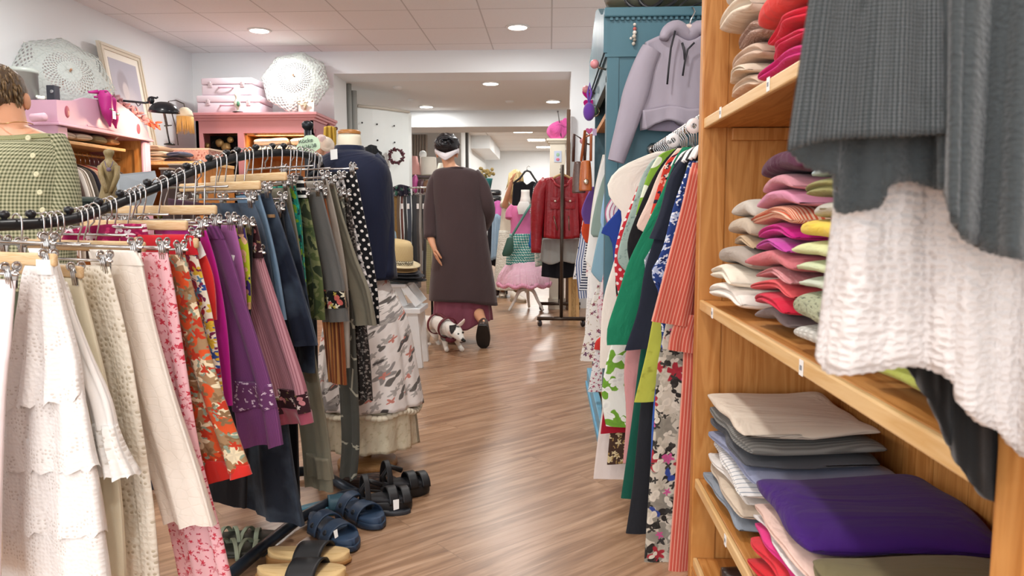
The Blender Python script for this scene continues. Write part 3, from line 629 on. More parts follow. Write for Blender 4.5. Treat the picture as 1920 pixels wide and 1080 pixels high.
MB().box((WX, WY0 + .03, 1.62), (WX + .025, WY1 - .03, 1.72)).box((WX, WY0 + .03, .11), (WX + .025, WY0 + .07, 1.65)).build('face_frame', teal, wd, smooth=False)
MB().tube([(.5, WY0 + .03, 1.46), (.5, WY1 - .03, 1.46)], .012).build('hanging_rail', chrome, wd)
rosy = plain('#d98f94', .35)
for y, z in ((3.36, 1.70), (4.15, 1.72), (4.44, 1.47)):
    q = MB().tube([(WX, y, z - .02), (WX - .03, y, z - .012), (WX - .045, y, z)], .005, 8)
    q.build('hook', plain('#8a7a6c', .3, .8), wd)
    MB().ell((WX - .05, y, z + .004), .02, .02, .02, 14).build('ceramic_knob', rosy, wd)
# rail for the blouses
RX, RZ = .45, 1.325
rr = thing('blouse_rail', 'chrome rail between wardrobe and pine bookcase carrying the blouses', 'clothes rail', (RX, 2.7, RZ))
MB().tube([(RX, 2.09, RZ), (RX, 3.285, RZ)], .0125, 12).build('rail', chrome, rr)
MB().lathe([(.001, 0), (.03, 0), (.03, .008), (.014, .02)], (RX, 3.294, RZ), 16, ax=(0, -1, 0)).build('bracket', chrome, rr)
white_pl = plain('#e8e6e2', .35)
def shoulder_hanger(Y, x, z, label, m=None, span=.19, tilt=0, rail_r=.0125):
    t = thing('shoulder_hanger', label, 'hanger', (x, Y, z), 'shoulder hangers on the right rails')
    pts = [V((x + (rail_r + .004) * cos(a), Y, z + (rail_r + .004) * sin(a))) for a in [R(k) for k in range(-20, 201, 20)]]
    pts = pts[::-1] if False else pts; pts += [V((x - .016, Y, z - .012)), V((x - .003, Y, z - .03)), V((x, Y, z - .08))]
    MB().tube(pts, .0022, 7).build('hook', chrome, t)
    q = catmull([(x - span * .26, Y - tilt, z - .122), (x - .03, Y, z - .09), (x, Y, z - .08), (x + .03, Y, z - .09), (x + span * .26, Y + tilt, z - .122)], 21)
    MB().tube([V(p) for p in q], .0065, 8).build('shoulder_bar', m or white_pl, t)
    return t
RIGHT = [
 # label, cat, name, edge, Y, th, folds, hem, mat, sleeves[(edge,w)], capx
 ('long coral and white striped shirt dress beside the pine bookcase', 'dress', 'striped_dress', [(1298, 305), (1286, 360), (1282, 480), (1281, 660), (1270, 840), (1250, 1100)], 2.12, (.03, .05), (3, .008), cloth('#bf5647', ('stripes', '#d99583', 110, .3)), [([(1294, 316), (1277, 390), (1256, 470), (1236, 545), (1221, 602)], (.04, .115), -.09), ([(1268, 590), (1256, 630), (1252, 655)], (.06, .08), -.07)]),
 ('black and white dress with graffiti and heart print, long', 'dress', 'graffiti_dress', [(1296, 320), (1275, 480), (1250, 600), (1232, 690), (1226, 800), (1218, 900), (1204, 1110)], 2.17, (.025, .04), (3, .008), cloth('#c4bdae', ('floral', [('#8e8a7e', 9, .34), ('#2b2724', 13, .26), ('#b9b2a2', 17, .26), ('#a32c38', 7, .15), ('#33478f', 8, .14), ('#3a3835', 22, .2), ('#c4558c', 9, .11), ('#d6cfc0', 15, .2)])), []),
 ('blue and white floral blouse with short sleeve', 'blouse', 'floral_blouse', [(1292, 302), (1283, 330), (1263, 385), (1241, 470), (1220, 512), (1232, 540), (1240, 620), (1243, 860)], 2.215, (.03, .035), (3, .008), cloth('#28407e', ('floral', [('#b9c6e0', 30, .3), ('#e6eaf2', 46, .24), ('#16265a', 24, .22)])), []),
 ('royal blue tunic end hanging below the olive top', 'tunic', 'blue_tunic', [(1290, 320), (1262, 480), (1240, 640), (1224, 770), (1220, 868)], 2.25, (.025, .03), (2, .006), cloth('#3a5fae'), []),
 ('yellow green top with olive gold lower half', 'top', 'ombre_blouse', [(1288, 310), (1262, 450), (1228, 580), (1212, 660), (1189, 752)], 2.285, (.025, .03), (2, .008), cloth('#b9bb4c', ('speck', '#7d7420', 16)), []),
 ('navy jacket with long sleeve next to the coral striped dress', 'jacket', 'navy_jacket', [(1290, 290), (1270, 300), (1250, 345), (1235, 420), (1210, 500), (1196, 580), (1171, 655)], 2.33, (.03, .04), (2, .008), cloth('#232735'), [([(1284, 292), (1256, 332), (1236, 400), (1217, 447)], (.04, .085), -.03)]),
 ('long black trousers hanging nearly to the floor', 'trousers', 'long_black_trousers', [(1280, 330), (1238, 480), (1214, 640), (1198, 790), (1184, 930), (1164, 1056)], 2.37, (.03, .045), (2, .01), cloth('#24252a'), []),
 ('grey shirt with mosaic print peeping below the navy sleeve', 'shirt', 'mosaic_shirt', [(1286, 300), (1258, 380), (1224, 460), (1208, 486), (1212, 520), (1222, 640), (1200, 830)], 2.40, (.025, .03), (2, .006), cloth('#8d93a0', ('floral', [('#3b3f4c', 36, .3), ('#d9dbe0', 50, .26)])), []),
 ('emerald green linen shirt with long sleeve', 'shirt', 'green_shirt', [(1280, 276), (1264, 300), (1243, 355), (1208, 430), (1179, 490), (1158, 555), (1139, 615), (1138, 648)], 2.435, (.03, .035), (2.4, .01), cloth('#1b7a58', wr=.9), []),
 ('dark green long dress end beside the long black trousers', 'dress', 'dark_green_dress', [(1276, 300), (1238, 470), (1204, 640), (1183, 800), (1164, 936)], 2.482, (.02, .025), (2, .008), cloth('#175646'), []),
 ('red and orange print blouse between black and green sleeves', 'blouse', 'orange_print_blouse', [(1276, 282), (1252, 300), (1238, 335), (1212, 430), (1208, 462), (1222, 520)], 2.505, (.025, .028), (2, .006), cloth('#cf3d2e', ('floral', [('#f0a08a', 20, .28), ('#2c2038', 24, .24), ('#f3d7c8', 30, .22)])), []),
 ('pink long tunic with ruffled edge in the middle of the rail', 'tunic', 'pink_tunic', [(1272, 300), (1240, 420), (1204, 560), (1176, 650), (1170, 710), (1174, 780), (1168, 870)], 2.54, (.025, .035), (2, .008), cloth('#cf9292'), []),
 ('pale peach t shirt next to the emerald sleeve', 't shirt', 'peach_shirt', [(1270, 278), (1238, 320), (1215, 375), (1193, 426), (1208, 440), (1206, 560)], 2.575, (.025, .028), (2, .006), cloth('#e7cdbd'), []),
 ('black cardigan behind the lime dotted blouse', 'cardigan', 'black_cardigan', [(1272, 274), (1246, 300), (1218, 345), (1190, 412), (1176, 460), (1182, 520), (1172, 640)], 2.61, (.025, .028), (2, .006), cloth('#1c1a1d'), []),
 ('lime green blouse with large white dots', 'blouse', 'lime_dotted_blouse', [(1276, 276), (1240, 288), (1222, 312), (1208, 345), (1192, 405), (1188, 450)], 2.65, (.025, .03), (2, .008), cloth('#7fa838', ('dots', '#e6ead2', 13, .3)), []),
 ('white dress with big leaf green curls near its hem', 'dress', 'green_curl_dress', [(1258, 300), (1220, 420), (1180, 560), (1142, 660), (1128, 740), (1136, 800)], 2.69, (.025, .04), (2.5, .01), cloth('#e9ebe2', ('floral', [('#72a636', 9, .34), ('#eef0e8', 16, .32)])), []),
 ('wine red cardigan bottom hanging under the green curls', 'cardigan', 'red_cardigan', [(1256, 320), (1208, 480), (1160, 640), (1136, 740), (1126, 812)], 2.73, (.025, .03), (2, .008), cloth('#a3182c'), []),
 ('dark brown floral skirt dress above the pale long skirt', 'dress', 'brown_floral_dress', [(1250, 320), (1206, 480), (1176, 640), (1150, 760), (1138, 870)], 2.765, (.025, .03), (2, .008), cloth('#4a3429', ('floral', [('#d9c69a', 26, .28), ('#a88a55', 36, .2)])), []),
 ('grey green printed blouse with frayed cuffs', 'blouse', 'grey_green_blouse', [(1252, 288), (1226, 298), (1204, 330), (1184, 390), (1163, 455), (1158, 490), (1172, 510)], 2.80, (.025, .03), (2.5, .008), cloth('#9db0a8', ('speck', '#6d8480', 60)), []),
 ('red blouse with tiny white dots', 'blouse', 'red_dotted_blouse', [(1244, 292), (1206, 330), (1180, 390), (1157, 450), (1152, 500), (1160, 560)], 2.835, (.025, .03), (2, .008), cloth('#c22f3a', ('dots', '#efdcd8', 40, .25)), []),
 ('plain blush long skirt reaching low above the floor', 'skirt', 'blush_skirt', [(1240, 330), (1196, 480), (1152, 640), (1124, 800), (1108, 938)], 2.87, (.03, .05), (2.5, .012), cloth('#e6d9d2'), []),
 ('black patterned blouse with red flowers under the peach cuff', 'blouse', 'red_flower_blouse', [(1240, 300), (1200, 400), (1166, 470), (1154, 520), (1160, 600)], 2.905, (.025, .03), (2, .008), cloth('#2a2022', ('floral', [('#c23a3c', 24, .3), ('#d9d0c8', 38, .22)])), []),
 ('cream short sleeved t shirt in front of the wardrobe side', 't shirt', 'cream_shirt', [(1232, 284), (1204, 294), (1160, 316), (1139, 346), (1146, 376), (1166, 400), (1160, 440), (1152, 486), (1130, 570), (1124, 690)], 2.95, (.03, .035), (2, .006), cloth('#eee6da'), []),
 ('blue and white striped shirt hem below the emerald sleeve', 'shirt', 'blue_striped_shirt', [(1226, 300), (1188, 420), (1158, 540), (1140, 630), (1129, 682)], 2.99, (.025, .03), (2, .006), cloth('#dfe3ea', ('stripes', '#33508f', 75, .45, 1)), []),
 ('royal blue blouse with wide short sleeve', 'blouse', 'royal_blue_blouse', [(1222, 296), (1192, 340), (1160, 392), (1127, 434), (1146, 450), (1150, 520), (1140, 640)], 3.03, (.025, .03), (2, .006), cloth('#27408f'), []),
 ('white blouse with grey blue vine print', 'blouse', 'vine_print_blouse', [(1216, 310), (1184, 400), (1160, 500), (1140, 590), (1128, 648)], 3.07, (.025, .03), (2, .008), cloth('#dcd8d2', ('floral', [('#7d8496', 30, .26), ('#a8938c', 44, .2)])), []),
 ('white and pink thin striped blouse above the royal blue sleeve', 'blouse', 'pink_striped_blouse', [(1210, 304), (1176, 335), (1146, 372), (1134, 402), (1146, 440)], 3.12, (.025, .03), (2, .006), cloth('#e9e2e4', ('stripes', '#b56a86', 60, .3)), []),
 ('dark navy tunic nearest the wardrobe side panel', 'tunic', 'dark_tunic', [(1206, 320), (1170, 440), (1146, 560), (1134, 690), (1130, 790)], 3.17, (.025, .03), (2, .006), cloth('#262733'), []),
]
GR = {}
for i, (label, cat, name, edge, Y, th, fo, m, slv) in enumerate(RIGHT):
    e0 = P(*edge[0], Y); Y = Y + .0
    t = thing('hanging_' + name, label, cat, (RX, Y, P(*edge[-1], Y).z))
    capx = .70
    wfun = (lambda ex: (lambda tt: 9))(0)
    E = [P(x, y, Y) for x, y in edge]; E = [V(q) for q in catmull([tuple(e) for e in E], 26)]
    wl = [min(.70 - e.x, 2 * (RX + .03 - e.x)) for e in E]
    hung(edge, Y, (lambda tt, wl=wl: wl[min(25, int(round(tt * 25)))]), 1, 6, (th[0] * .62, th[1] * .62), (fo[0], fo[1] * .42), (0, .004, 2), seed=100 + i).build('body', m, t)
    for k, (se, sw, dY) in enumerate(slv):
        hung(se, Y + dY * .3, sw, 1, 6, (.022, .03), (1.2, .004), (-.15, 0, 2), seed=200 + i + k, M=16, K=18).build('sleeve', m, t)
    GR[name] = t
    shoulder_hanger(Y, RX, RZ, 'white plastic hanger holding the ' + ' '.join(label.split()[:11]), m=(white_pl, black_m)[i % 3 == 2])
dsc = thing('hanging_size_disc', 'round white size divider disc reading 40 on the blouse rail', 'size disc', tuple(P(1262, 263, 2.36)))
dc = P(1262, 263, 2.36)
MB().lathe([(.008, -.001), (.022, -.001), (.022, .001), (.008, .001), (.008, -.001)], dc, 28, ax=(0, 1, 0)).build('disc', plain('#efeceb', .4), dsc)
text('40', .015, frame_at(dc + V((-.012, -.003, -.006)), (-.94, 0, .34), (0, -1, 0)), ink, dsc)
dsc2 = thing('hanging_size_disc', 'round white size divider disc half hidden behind the bookcase post', 'size disc', tuple(P(1301, 236, 2.2)))
MB().lathe([(.008, -.001), (.022, -.001), (.022, .001), (.008, .001), (.008, -.001)], P(1301, 236, 2.2), 28, ax=(0, 1, 0)).build('disc', plain('#efe3e0', .4), dsc2)
# garments hanging out of the open wardrobe front
WARD = [
 ('pale blue cotton shirt at the front of the open wardrobe', 'shirt', [(1148, 300), (1136, 345), (1126, 412), (1134, 440), (1136, 520)], 3.40, cloth('#9fc0de')),
 ('pink floral blouse low in the open wardrobe', 'blouse', [(1150, 420), (1138, 480), (1126, 540), (1120, 580), (1128, 620)], 3.45, cloth('#ead6d6', ('floral', [('#c4566a', 40, .24), ('#d99aa6', 55, .2)]))),
 ('faded denim blue shirt with rolled sleeve in the open wardrobe', 'shirt', [(1150, 330), (1136, 390), (1120, 450), (1110, 500), (1109, 512), (1124, 530)], 3.52, cloth('#86a9b8')),
 ('red waisted white printed skirt low in the open wardrobe', 'skirt', [(1140, 600), (1120, 640), (1112, 680), (1102, 735)], 3.58, cloth('#ece6e4', ('floral', [('#b0506a', 44, .2), ('#7a6a74', 60, .18)]))),
 ('grey green t shirt in the open wardrobe', 't shirt', [(1146, 300), (1130, 335), (1116, 385), (1108, 440), (1126, 450), (1126, 520)], 3.64, cloth('#8fa096')),
 ('white dress with sparse red blossom twigs, low hem beside the aisle', 'dress', [(1140, 420), (1124, 520), (1108, 570), (1098, 620), (1087, 676)], 3.72, cloth('#ece8e0', ('floral', [('#8c4a5c', 22, .16), ('#c9b8a0', 34, .18), ('#74506a', 16, .14)]))),
 ('white cotton tunic high in the open wardrobe', 'tunic', [(1138, 280), (1124, 320), (1112, 390), (1100, 470), (1097, 492), (1108, 500), (1104, 560)], 3.82, cloth('#f0eeea')),
 ('white lace edged blouse deeper in the open wardrobe', 'blouse', [(1132, 330), (1116, 420), (1104, 500), (1100, 560), (1096, 640)], 3.95, cloth('#f2f0ee', ('lace', 60, '#cfc8c0', .5))),
 ('ivory blouse farthest inside the open wardrobe', 'blouse', [(1130, 290), (1116, 350), (1106, 420), (1100, 500)], 4.1, cloth('#e9e4da')),
 ('white floral summer top far inside the open wardrobe', 'top', [(1128, 300), (1114, 380), (1104, 450), (1098, 520)], 4.25, cloth('#efe9e6', ('floral', [('#c98a94', 40, .2)]))),
]
for i, (label, cat, edge, Y, m) in enumerate(WARD):
    t = thing('hanging_' + (cat if cat != 'top' else 'blouse').replace(' ', '_'), label, cat, (.5, Y, P(*edge[-1], Y).z))
    E = [V(q) for q in catmull([tuple(P(x, y, Y)) for x, y in edge], 26)]; wl = [min(.78 - e.x, 2 * (.5 - e.x) + .05) for e in E]
    hung(edge, Y, (lambda tt, wl=wl: wl[min(25, int(round(tt * 25)))]), 1, 3, (.02, .024), (2.4, .006), (0, .004, 2), seed=300 + i).build('body', m, t)
    if i == 3: hung([(1130, 628), (1117, 640), (1114, 655)], Y - .004, (.24, .26), 1, 3, (.028, .028), (2.4, .006), (0, 0, 0), seed=303, M=8).build('waistband', cloth('#d23a34'), t)
    shoulder_hanger(Y, .5, 1.46, 'white hanger in the open wardrobe holding the ' + ' '.join(label.split()[:8]), span=.17)
# more clothes on a rail past the wardrobe
r2 = thing('rear_clothes_rail', 'dark clothes rail past the wardrobe with striped shirts', 'clothes rail', (.5, 5.4, 1.45))
MB().tube([(.5, 4.6, 1.45), (.5, 6.3, 1.45)], .012).build('rail', steel_d, r2)
for y in (4.64, 6.26): MB().tube([(.5, y, 1.45), (.7, y, 1.45), (XR, y, 1.45)], .01).lathe([(.03, -.006), (.03, 0)], (XR - .001, y, 1.45), 16, ax=(1, 0, 0), cap0=True).build('bracket', steel_d, r2)
FAR = [('purple top just below the leather handbag', 'top', [(1110, 350), (1098, 372), (1090, 398), (1096, 420)], 4.75, cloth('#7c58a6')),
 ('orange red blouse past the wardrobe', 'blouse', [(1108, 360), (1100, 395), (1090, 432), (1098, 455)], 4.95, cloth('#dd5330')),
 ('blue and white pinstriped shirt past the wardrobe', 'shirt', [(1104, 370), (1094, 410), (1084, 470), (1080, 500), (1085, 560)], 5.15, cloth('#dfe4ee', ('stripes', '#4a6192', 60, .4))),
 ('navy and white striped dress with broad hem stripes', 'dress', [(1104, 390), (1098, 460), (1090, 520), (1085, 545)], 5.0, cloth('#e4e6ea', ('stripes', '#232a44', 55, .5, 1))),
 ('navy top with red yoke past the wardrobe', 'top', [(1102, 370), (1092, 440), (1084, 490), (1090, 520)], 5.4, cloth('#22304c', ('floral', [('#cc3138', 6, .34)]))),
 ('white and black printed blouse farthest past the wardrobe', 'blouse', [(1098, 380), (1088, 440), (1080, 486), (1074, 524)], 5.7, cloth('#e2e2e2', ('floral', [('#3d4250', 40, .28)])))]
for i, (label, cat, edge, Y, m) in enumerate(FAR):
    t = thing('hanging_' + (cat if cat != 'top' else 'blouse'), label, cat, (.5, Y, P(*edge[-1], Y).z))
    E = [V(q) for q in catmull([tuple(P(x, y, Y)) for x, y in edge], 26)]; wl = [min(.8 - e.x, 2 * (.5 - e.x) + .05) for e in E]
    hung(edge, Y, (lambda tt, wl=wl: wl[min(25, int(round(tt * 25)))]), 1, 3, (.02, .024), (2.4, .006), (0, .004, 2), seed=320 + i).build('body', m, t)
    shoulder_hanger(Y, .5, 1.45, 'hanger past the wardrobe holding the ' + ' '.join(label.split()[:8]), span=.17, m=black_m)
# grey hoodie on the wardrobe side
HY = 3.2
hd = thing('grey_hoodie', 'cropped lilac grey hoodie with black drawstrings hanging on the teal wardrobe side', 'hoodie', tuple(P(1290, 240, HY)))
hm_ = cloth('#a39aa6', rough=.6, bump=.12, wr=.35)
drape([(1212, 78, 1203, 212), (1232, 70, 1232, 206), (1256, 62, 1256, 202), (1290, 78, 1290, 208), (1324, 62, 1324, 206), (1348, 70, 1350, 206), (1372, 78, 1380, 212)], HY, .008, 2, 22, 44, 2).build('body', hm_, hd, mods=[SOL(.035)])
drape([(1203, 208, 1206, 244), (1232, 203, 1232, 232), (1256, 200, 1258, 226), (1290, 205, 1292, 240), (1324, 203, 1326, 240), (1380, 208, 1378, 246)], HY - .006, .008, 2, 8, 44, 2).build('waistband', hm_, hd, mods=[SOL(.042)])
drape([(1210, 236, 1215, 244), (1240, 226, 1240, 246), (1290, 226, 1290, 247), (1370, 236, 1368, 246)], HY + .022, .003, 2, 6, 30, 2).build('back_hem', cloth('#94899a', rough=.6), hd, mods=[SOL(.006)])
def flat_tube(pts, ws, Y, th, n=14):
    rings = []; us = []; L = 0
    pp = [P(x, y, Y) for x, y in pts]; q = [V(a[:3]) for a in catmull([tuple(p) for p in pp], 16)]; wsr = catmull([(a, 0) for a in ws], 16)
    for i, p in enumerate(q):
        d = (q[min(i + 1, 15)] - q[max(i - 1, 0)]).normalized(); sd = V((d.z, 0, -d.x)).normalized()
        if i: L += (p - q[i - 1]).length
        r = wsr[i][0]; rings.append([p + sd * r * cos(a) + V((0, th * sin(a) * (1 + .1 * sin(9 * i / 16 + 3 * cos(a))), 0)) for a in [2 * PI * k / n for k in range(n)]])
        us.append([(k / n * 4 * r, -L) for k in range(n)])
    return MB().rings(rings, us, True)
flat_tube([(1222, 92), (1209, 120), (1192, 175), (1174, 238), (1155, 303)], [.042, .054, .05, .042, .036], HY - .012, .026).build('sleeve', hm_, hd)
flat_tube([(1362, 96), (1378, 140), (1392, 190), (1400, 240), (1404, 300)], [.05, .062, .056, .048, .04], HY, .026).build('sleeve', hm_, hd)
hp = MB()
for k in range(1):
    q = catmull([tuple(P(x, y, HY + dy)) for x, y, dy in ((1244, 74, -.03), (1250, 60, -.02), (1268, 52, .0), (1290, 66, .02), (1312, 52, .0), (1330, 60, -.02), (1336, 74, -.03))], 24)
    hp.tube([V(a) for a in q], [.018 + .016 * sin(PI * i / 23) for i in range(24)], 12)
hp.build('hood', hm_, hd)
MB().tube([P(x, y, HY - .05) for x, y in ((1266, 58), (1258, 90), (1254, 125), (1251, 158))], .004, 8).tube([P(x, y, HY - .05) for x, y in ((1302, 80), (1290, 92), (1285, 110), (1280, 142))], .004, 8).build('drawstring', plain('#1d1c22', .6), hd)
MB().tube([P(x, y, HY - .035) for x, y in ((1279, 80), (1283, 96), (1284, 112))], .005, 8).build('zip', plain('#2a292e', .4), hd)
hk = thing('hoodie_hanger', 'pale pink hanger with chrome hook carrying the grey hoodie', 'hanger', tuple(P(1290, 62, HY)))
MB().tube([P(x, y, HY) for x, y in ((1262, 62), (1272, 54), (1290, 50), (1308, 54), (1350, 72))], .012, 10).build('shoulder_bar', plain('#e0cdc4', .4), hk)
MB().tube([P(1292, 50, HY), P(1296, 36, HY), P(1303, 22, HY), P(1300, 15, HY + .03), P(1296, 14, HY + .1)], .003, 8).build('hook', chrome, hk)
# string of beads on the wardrobe side
bd = thing('bead_charm', 'small hanging charm of pearl and coral beads on the wardrobe side', 'bead charm', tuple(P(1189, 84, WY0 - .012)))
for k, (x, y, r, c) in enumerate([(1190, 46, .007, '#d9cfc4'), (1190, 54, .008, '#b9605a'), (1190, 61, .009, '#e4dcd2'), (1189, 68, .009, '#cfc3b4'), (1190, 75, .008, '#8c8478'), (1183, 72, .006, '#d9d4cc'), (1188, 82, .008, '#c9beb0')]):
    MB().ell(P(x, y, WY0 - .014), r, r, r, 12).build('bead', plain(c, .25), bd)
# bag on the wardrobe, black wire
bg = thing('leather_bag', 'dark olive leather bag with black handles lying on the wardrobe', 'bag', (.46, 3.55, WZ))
MB().ell((.50, 3.58, WZ + .108), .24, .14, .1, 28, fn=lambda d: 1 + .05 * sin(5 * d.x + 3 * d.z)).build('body', plain('#4d4b3c', .3), bg)
for dx in (0, .06): MB().tube([V(a) for a in catmull([(.32 + dx, 3.43, WZ + .13), (.34 + dx, 3.39, WZ + .04), (.42 + dx, 3.38, WZ + .016), (.49 + dx, 3.40, WZ + .06), (.51 + dx, 3.44, WZ + .16)], 18)], .009, 8).build('handle', black_m, bg)
wr_ = MB().tube([V(a) for a in catmull([(.70, 3.36, WZ + .005), (.66, 3.34, WZ + .03), (.60, 3.34, WZ + .012), (.55, 3.32, WZ + .004), (.60, 3.36, WZ + .05), (.70, 3.38, WZ + .09)], 24)], .0035, 6).build('black_wire', black_m); tag(wr_, 'looped black wire on the wardrobe top near the hanger hook', 'wire')
# felt ornaments, bags and hearts on the knobs of the wardrobe front
fo_ = thing('felt_ornament', 'purple felt lavender ornament on ribbon hanging from a pink knob', 'ornament', (WX - .05, 4.0, 1.55))
MB().ell((WX - .052, 3.75, 1.55), .03, .026, .045, 16).build('pouch', cloth('#6b3fa0', sheen=.4), fo_)
MB().tube([(WX - .052, 3.75, 1.59), (WX - .06, 3.75, 1.64), (WX - .05, 3.75, 1.69), (WX - .042, 3.75, 1.64), (WX - .052, 3.75, 1.59)], .006, 6).build('ribbon', cloth('#7e57b8'), fo_)
for k, (x, y, lb) in enumerate(((1103, 175, 'upper magenta felt heart on the wardrobe front edge'), (1105, 195, 'lower magenta felt heart on the wardrobe front edge'), (1105, 245, 'small pink felt heart beside the handbag straps'))):
    c = P(x, y, 4.35); hp_ = [c + V((.034 * (sin(a) ** 3) * (1 if k < 2 else .6), 0, .028 * (cos(a) - .38 * cos(2 * a) - .15 * cos(3 * a)) * (1 if k < 2 else .6))) for a in [2 * PI * j / 24 for j in range(24)]]
    tag(MB().prism(hp_, (0, .014, 0)).build('felt_heart', cloth('#c2187c' if k < 2 else '#d76aa0'), mods=[BEV(.004)]), lb, 'felt heart')
tg = MB().box(P(1111, 254, 4.3), P(1119, 241, 4.3) + V((0, .004, 0))).build('lilac_card', plain('#cbb9dc', .6), smooth=False); tag(tg, 'square lilac card tag hanging at the wardrobe front', 'card tag')
gl = thing('glass_pendant', 'green glass pendant in a wire ring beside the pink knob', 'pendant', tuple(P(1114, 208, 4.1)))
MB().lathe([(.028, -.003), (.033, 0), (.028, .003), (.026, 0), (.028, -.003)], P(1114, 208, 4.1), 24, ax=(0, 1, 0)).build('ring', plain('#b4ac98', .3, .8), gl)
MB().ell(P(1114, 208, 4.1), .014, .008, .02, 12).build('glass_drop', plain('#5d8f5c', .15), gl)
# handbags on the far knob
def bag(label, name, x0, x1, y0, y1, Y, col, strap, dep=.09):
    t = thing(name, label, 'handbag', tuple(P((x0 + x1) / 2, y1, Y)))
    a, b_ = P(x0, y0, Y), P(x1, y1, Y); cx = (a.x + b_.x) / 2; w = abs(b_.x - a.x); h = abs(a.z - b_.z); zb = min(a.z, b_.z)
    rings = []
    for k in range(13):
        f = k / 12; wz = w / 2 * (1.0 - .28 * f ** 2); dz = dep / 2 * (1 - .55 * f)
        rings.append([V((cx + wz * math.copysign(abs(cos(q)) ** .5, cos(q)), Y + dz * math.copysign(abs(sin(q)) ** .6, sin(q)), zb + h * f)) for q in [2 * PI * j / 24 for j in range(24)]])
    MB().rings(rings, None, True, True, True).build('body', plain(col, .28), t, mods=[BEV(.006)])
    return t, cx, zb, h, w
t, cx, zb, h, w = bag('brown leather shoulder bag hanging from the rosy knob', 'shoulder_bag', 1073, 1098, 303, 362, 4.42, '#5a4036', None)
MB().tube([(cx - w * .42, 4.42, zb + h), (cx - .03, 4.43, zb + h + .16), (.2, 4.44, 1.475), (cx + .04, 4.43, zb + h + .16), (cx + w * .4, 4.42, zb + h)], .009, 8).build('strap', plain('#4a2c22', .4), t)
t, cx, zb, h, w = bag('tan orange leather handbag with flap in front of the brown bag', 'tan_handbag', 1086, 1110, 302, 358, 4.28, '#b5602a', None)
MB().tube([(cx - w * .35, 4.28, zb + h), (cx - .005, 4.3, zb + h + .17), (.2, 4.4, 1.49), (cx + .03, 4.3, zb + h + .15), (cx + w * .38, 4.28, zb + h)], .008, 8).build('strap', plain('#a4562a', .4), t)
MB().prism([(cx + q[0] * w, 4.228, zb + q[1] * h) for q in ((-.22, 1), (.22, 1), (.2, .35), (.1, .2), (-.1, .2), (-.2, .35))], (0, .012, 0)).build('flap', plain('#c87038', .3), t, mods=[BEV(.003)])
MB().ell((cx, 4.224, zb + h * .3), .014, .006, .016, 12).build('clasp', plain('#d9c9b4', .2, .9), t)
# ------------------------------------------------------------------ pine bookcase with folded knitwear
BX, BY0, BY1 = .42, .62, 2.06
bk = thing('pine_bookcase', 'tall open pine bookcase full of folded knitwear on the right of the aisle', 'bookcase', (.6, 1.35, 0))
MB().box((BX - .018, BY1 - .035, 0), (BX + .05, BY1 + .005, 2.1), bev=.004).build('corner_post', pine, bk, smooth=False)
MB().box((BX - .018, BY0, 0), (BX + .05, BY0 + .05, 2.1), bev=.004).build('corner_post', pine, bk, smooth=False)
MB().box((BX + .05, BY1 - .03, 0), (.80, BY1 - .005, 2.1)).build('side_panel', pine, bk, smooth=False)
MB().box((BX + .05, BY0 + .01, 0), (.80, BY0 + .035, 2.1)).build('side_panel', pine, bk, smooth=False)
bp = MB()
for k in range(11): bp.box((.80, BY0 + .01 + k * .13, 0), (.815 - .002 * (k % 2), BY0 + .138 + k * .13, 2.1))
bp.build('back_panel', pine, bk, smooth=False)
SH = [1.30, .815, .315, .085]
for z in SH:
    s_ = MB().box((BX, BY0 + .05, z - .024), (.80, BY1 - .035, z), bev=.003).build('shelf', pine_y, bk, smooth=False)
    MB().box((BX - .012, BY0 + .05, z - .026), (BX, BY1 - .035, z + .001), bev=.003).build('edge_strip', pine_edge, s_, smooth=False)
    MB().box((BX + .06, BY1 - .05, z - .058), (.78, BY1 - .031, z - .026), bev=.002).build('batten', pine, bk, smooth=False)
MB().box((BX - .015, BY0 + .05, 0), (BX + .01, BY1 - .035, .06)).build('plinth', pine_y, bk, smooth=False)
MB().box((BX - .04, BY0 - .02, 2.1), (.83, BY1 + .03, 2.13), bev=.006).build('top_board', pine_y, bk, smooth=False)
for y, z in ((1.83, 1.29), (1.44, 1.29), (1.86, .802), (1.66, .302), (1.2, .802)):
    c = V((BX - .0128, y, z)); o = MB().box(c - V((.0008, .009, .013)), c + V((.0005, .009, .013)), bev=.0004).build('shelf_label', paper, smooth=False)
    MB().box(c - V((.0012, .005, .004)), c + V((-.0007, .005, .004))).build('print', plain('#8b8f96', .6), bk, smooth=False)
    o.parent = bk; o.location = V(o['_o']) - V(bk['_o'])
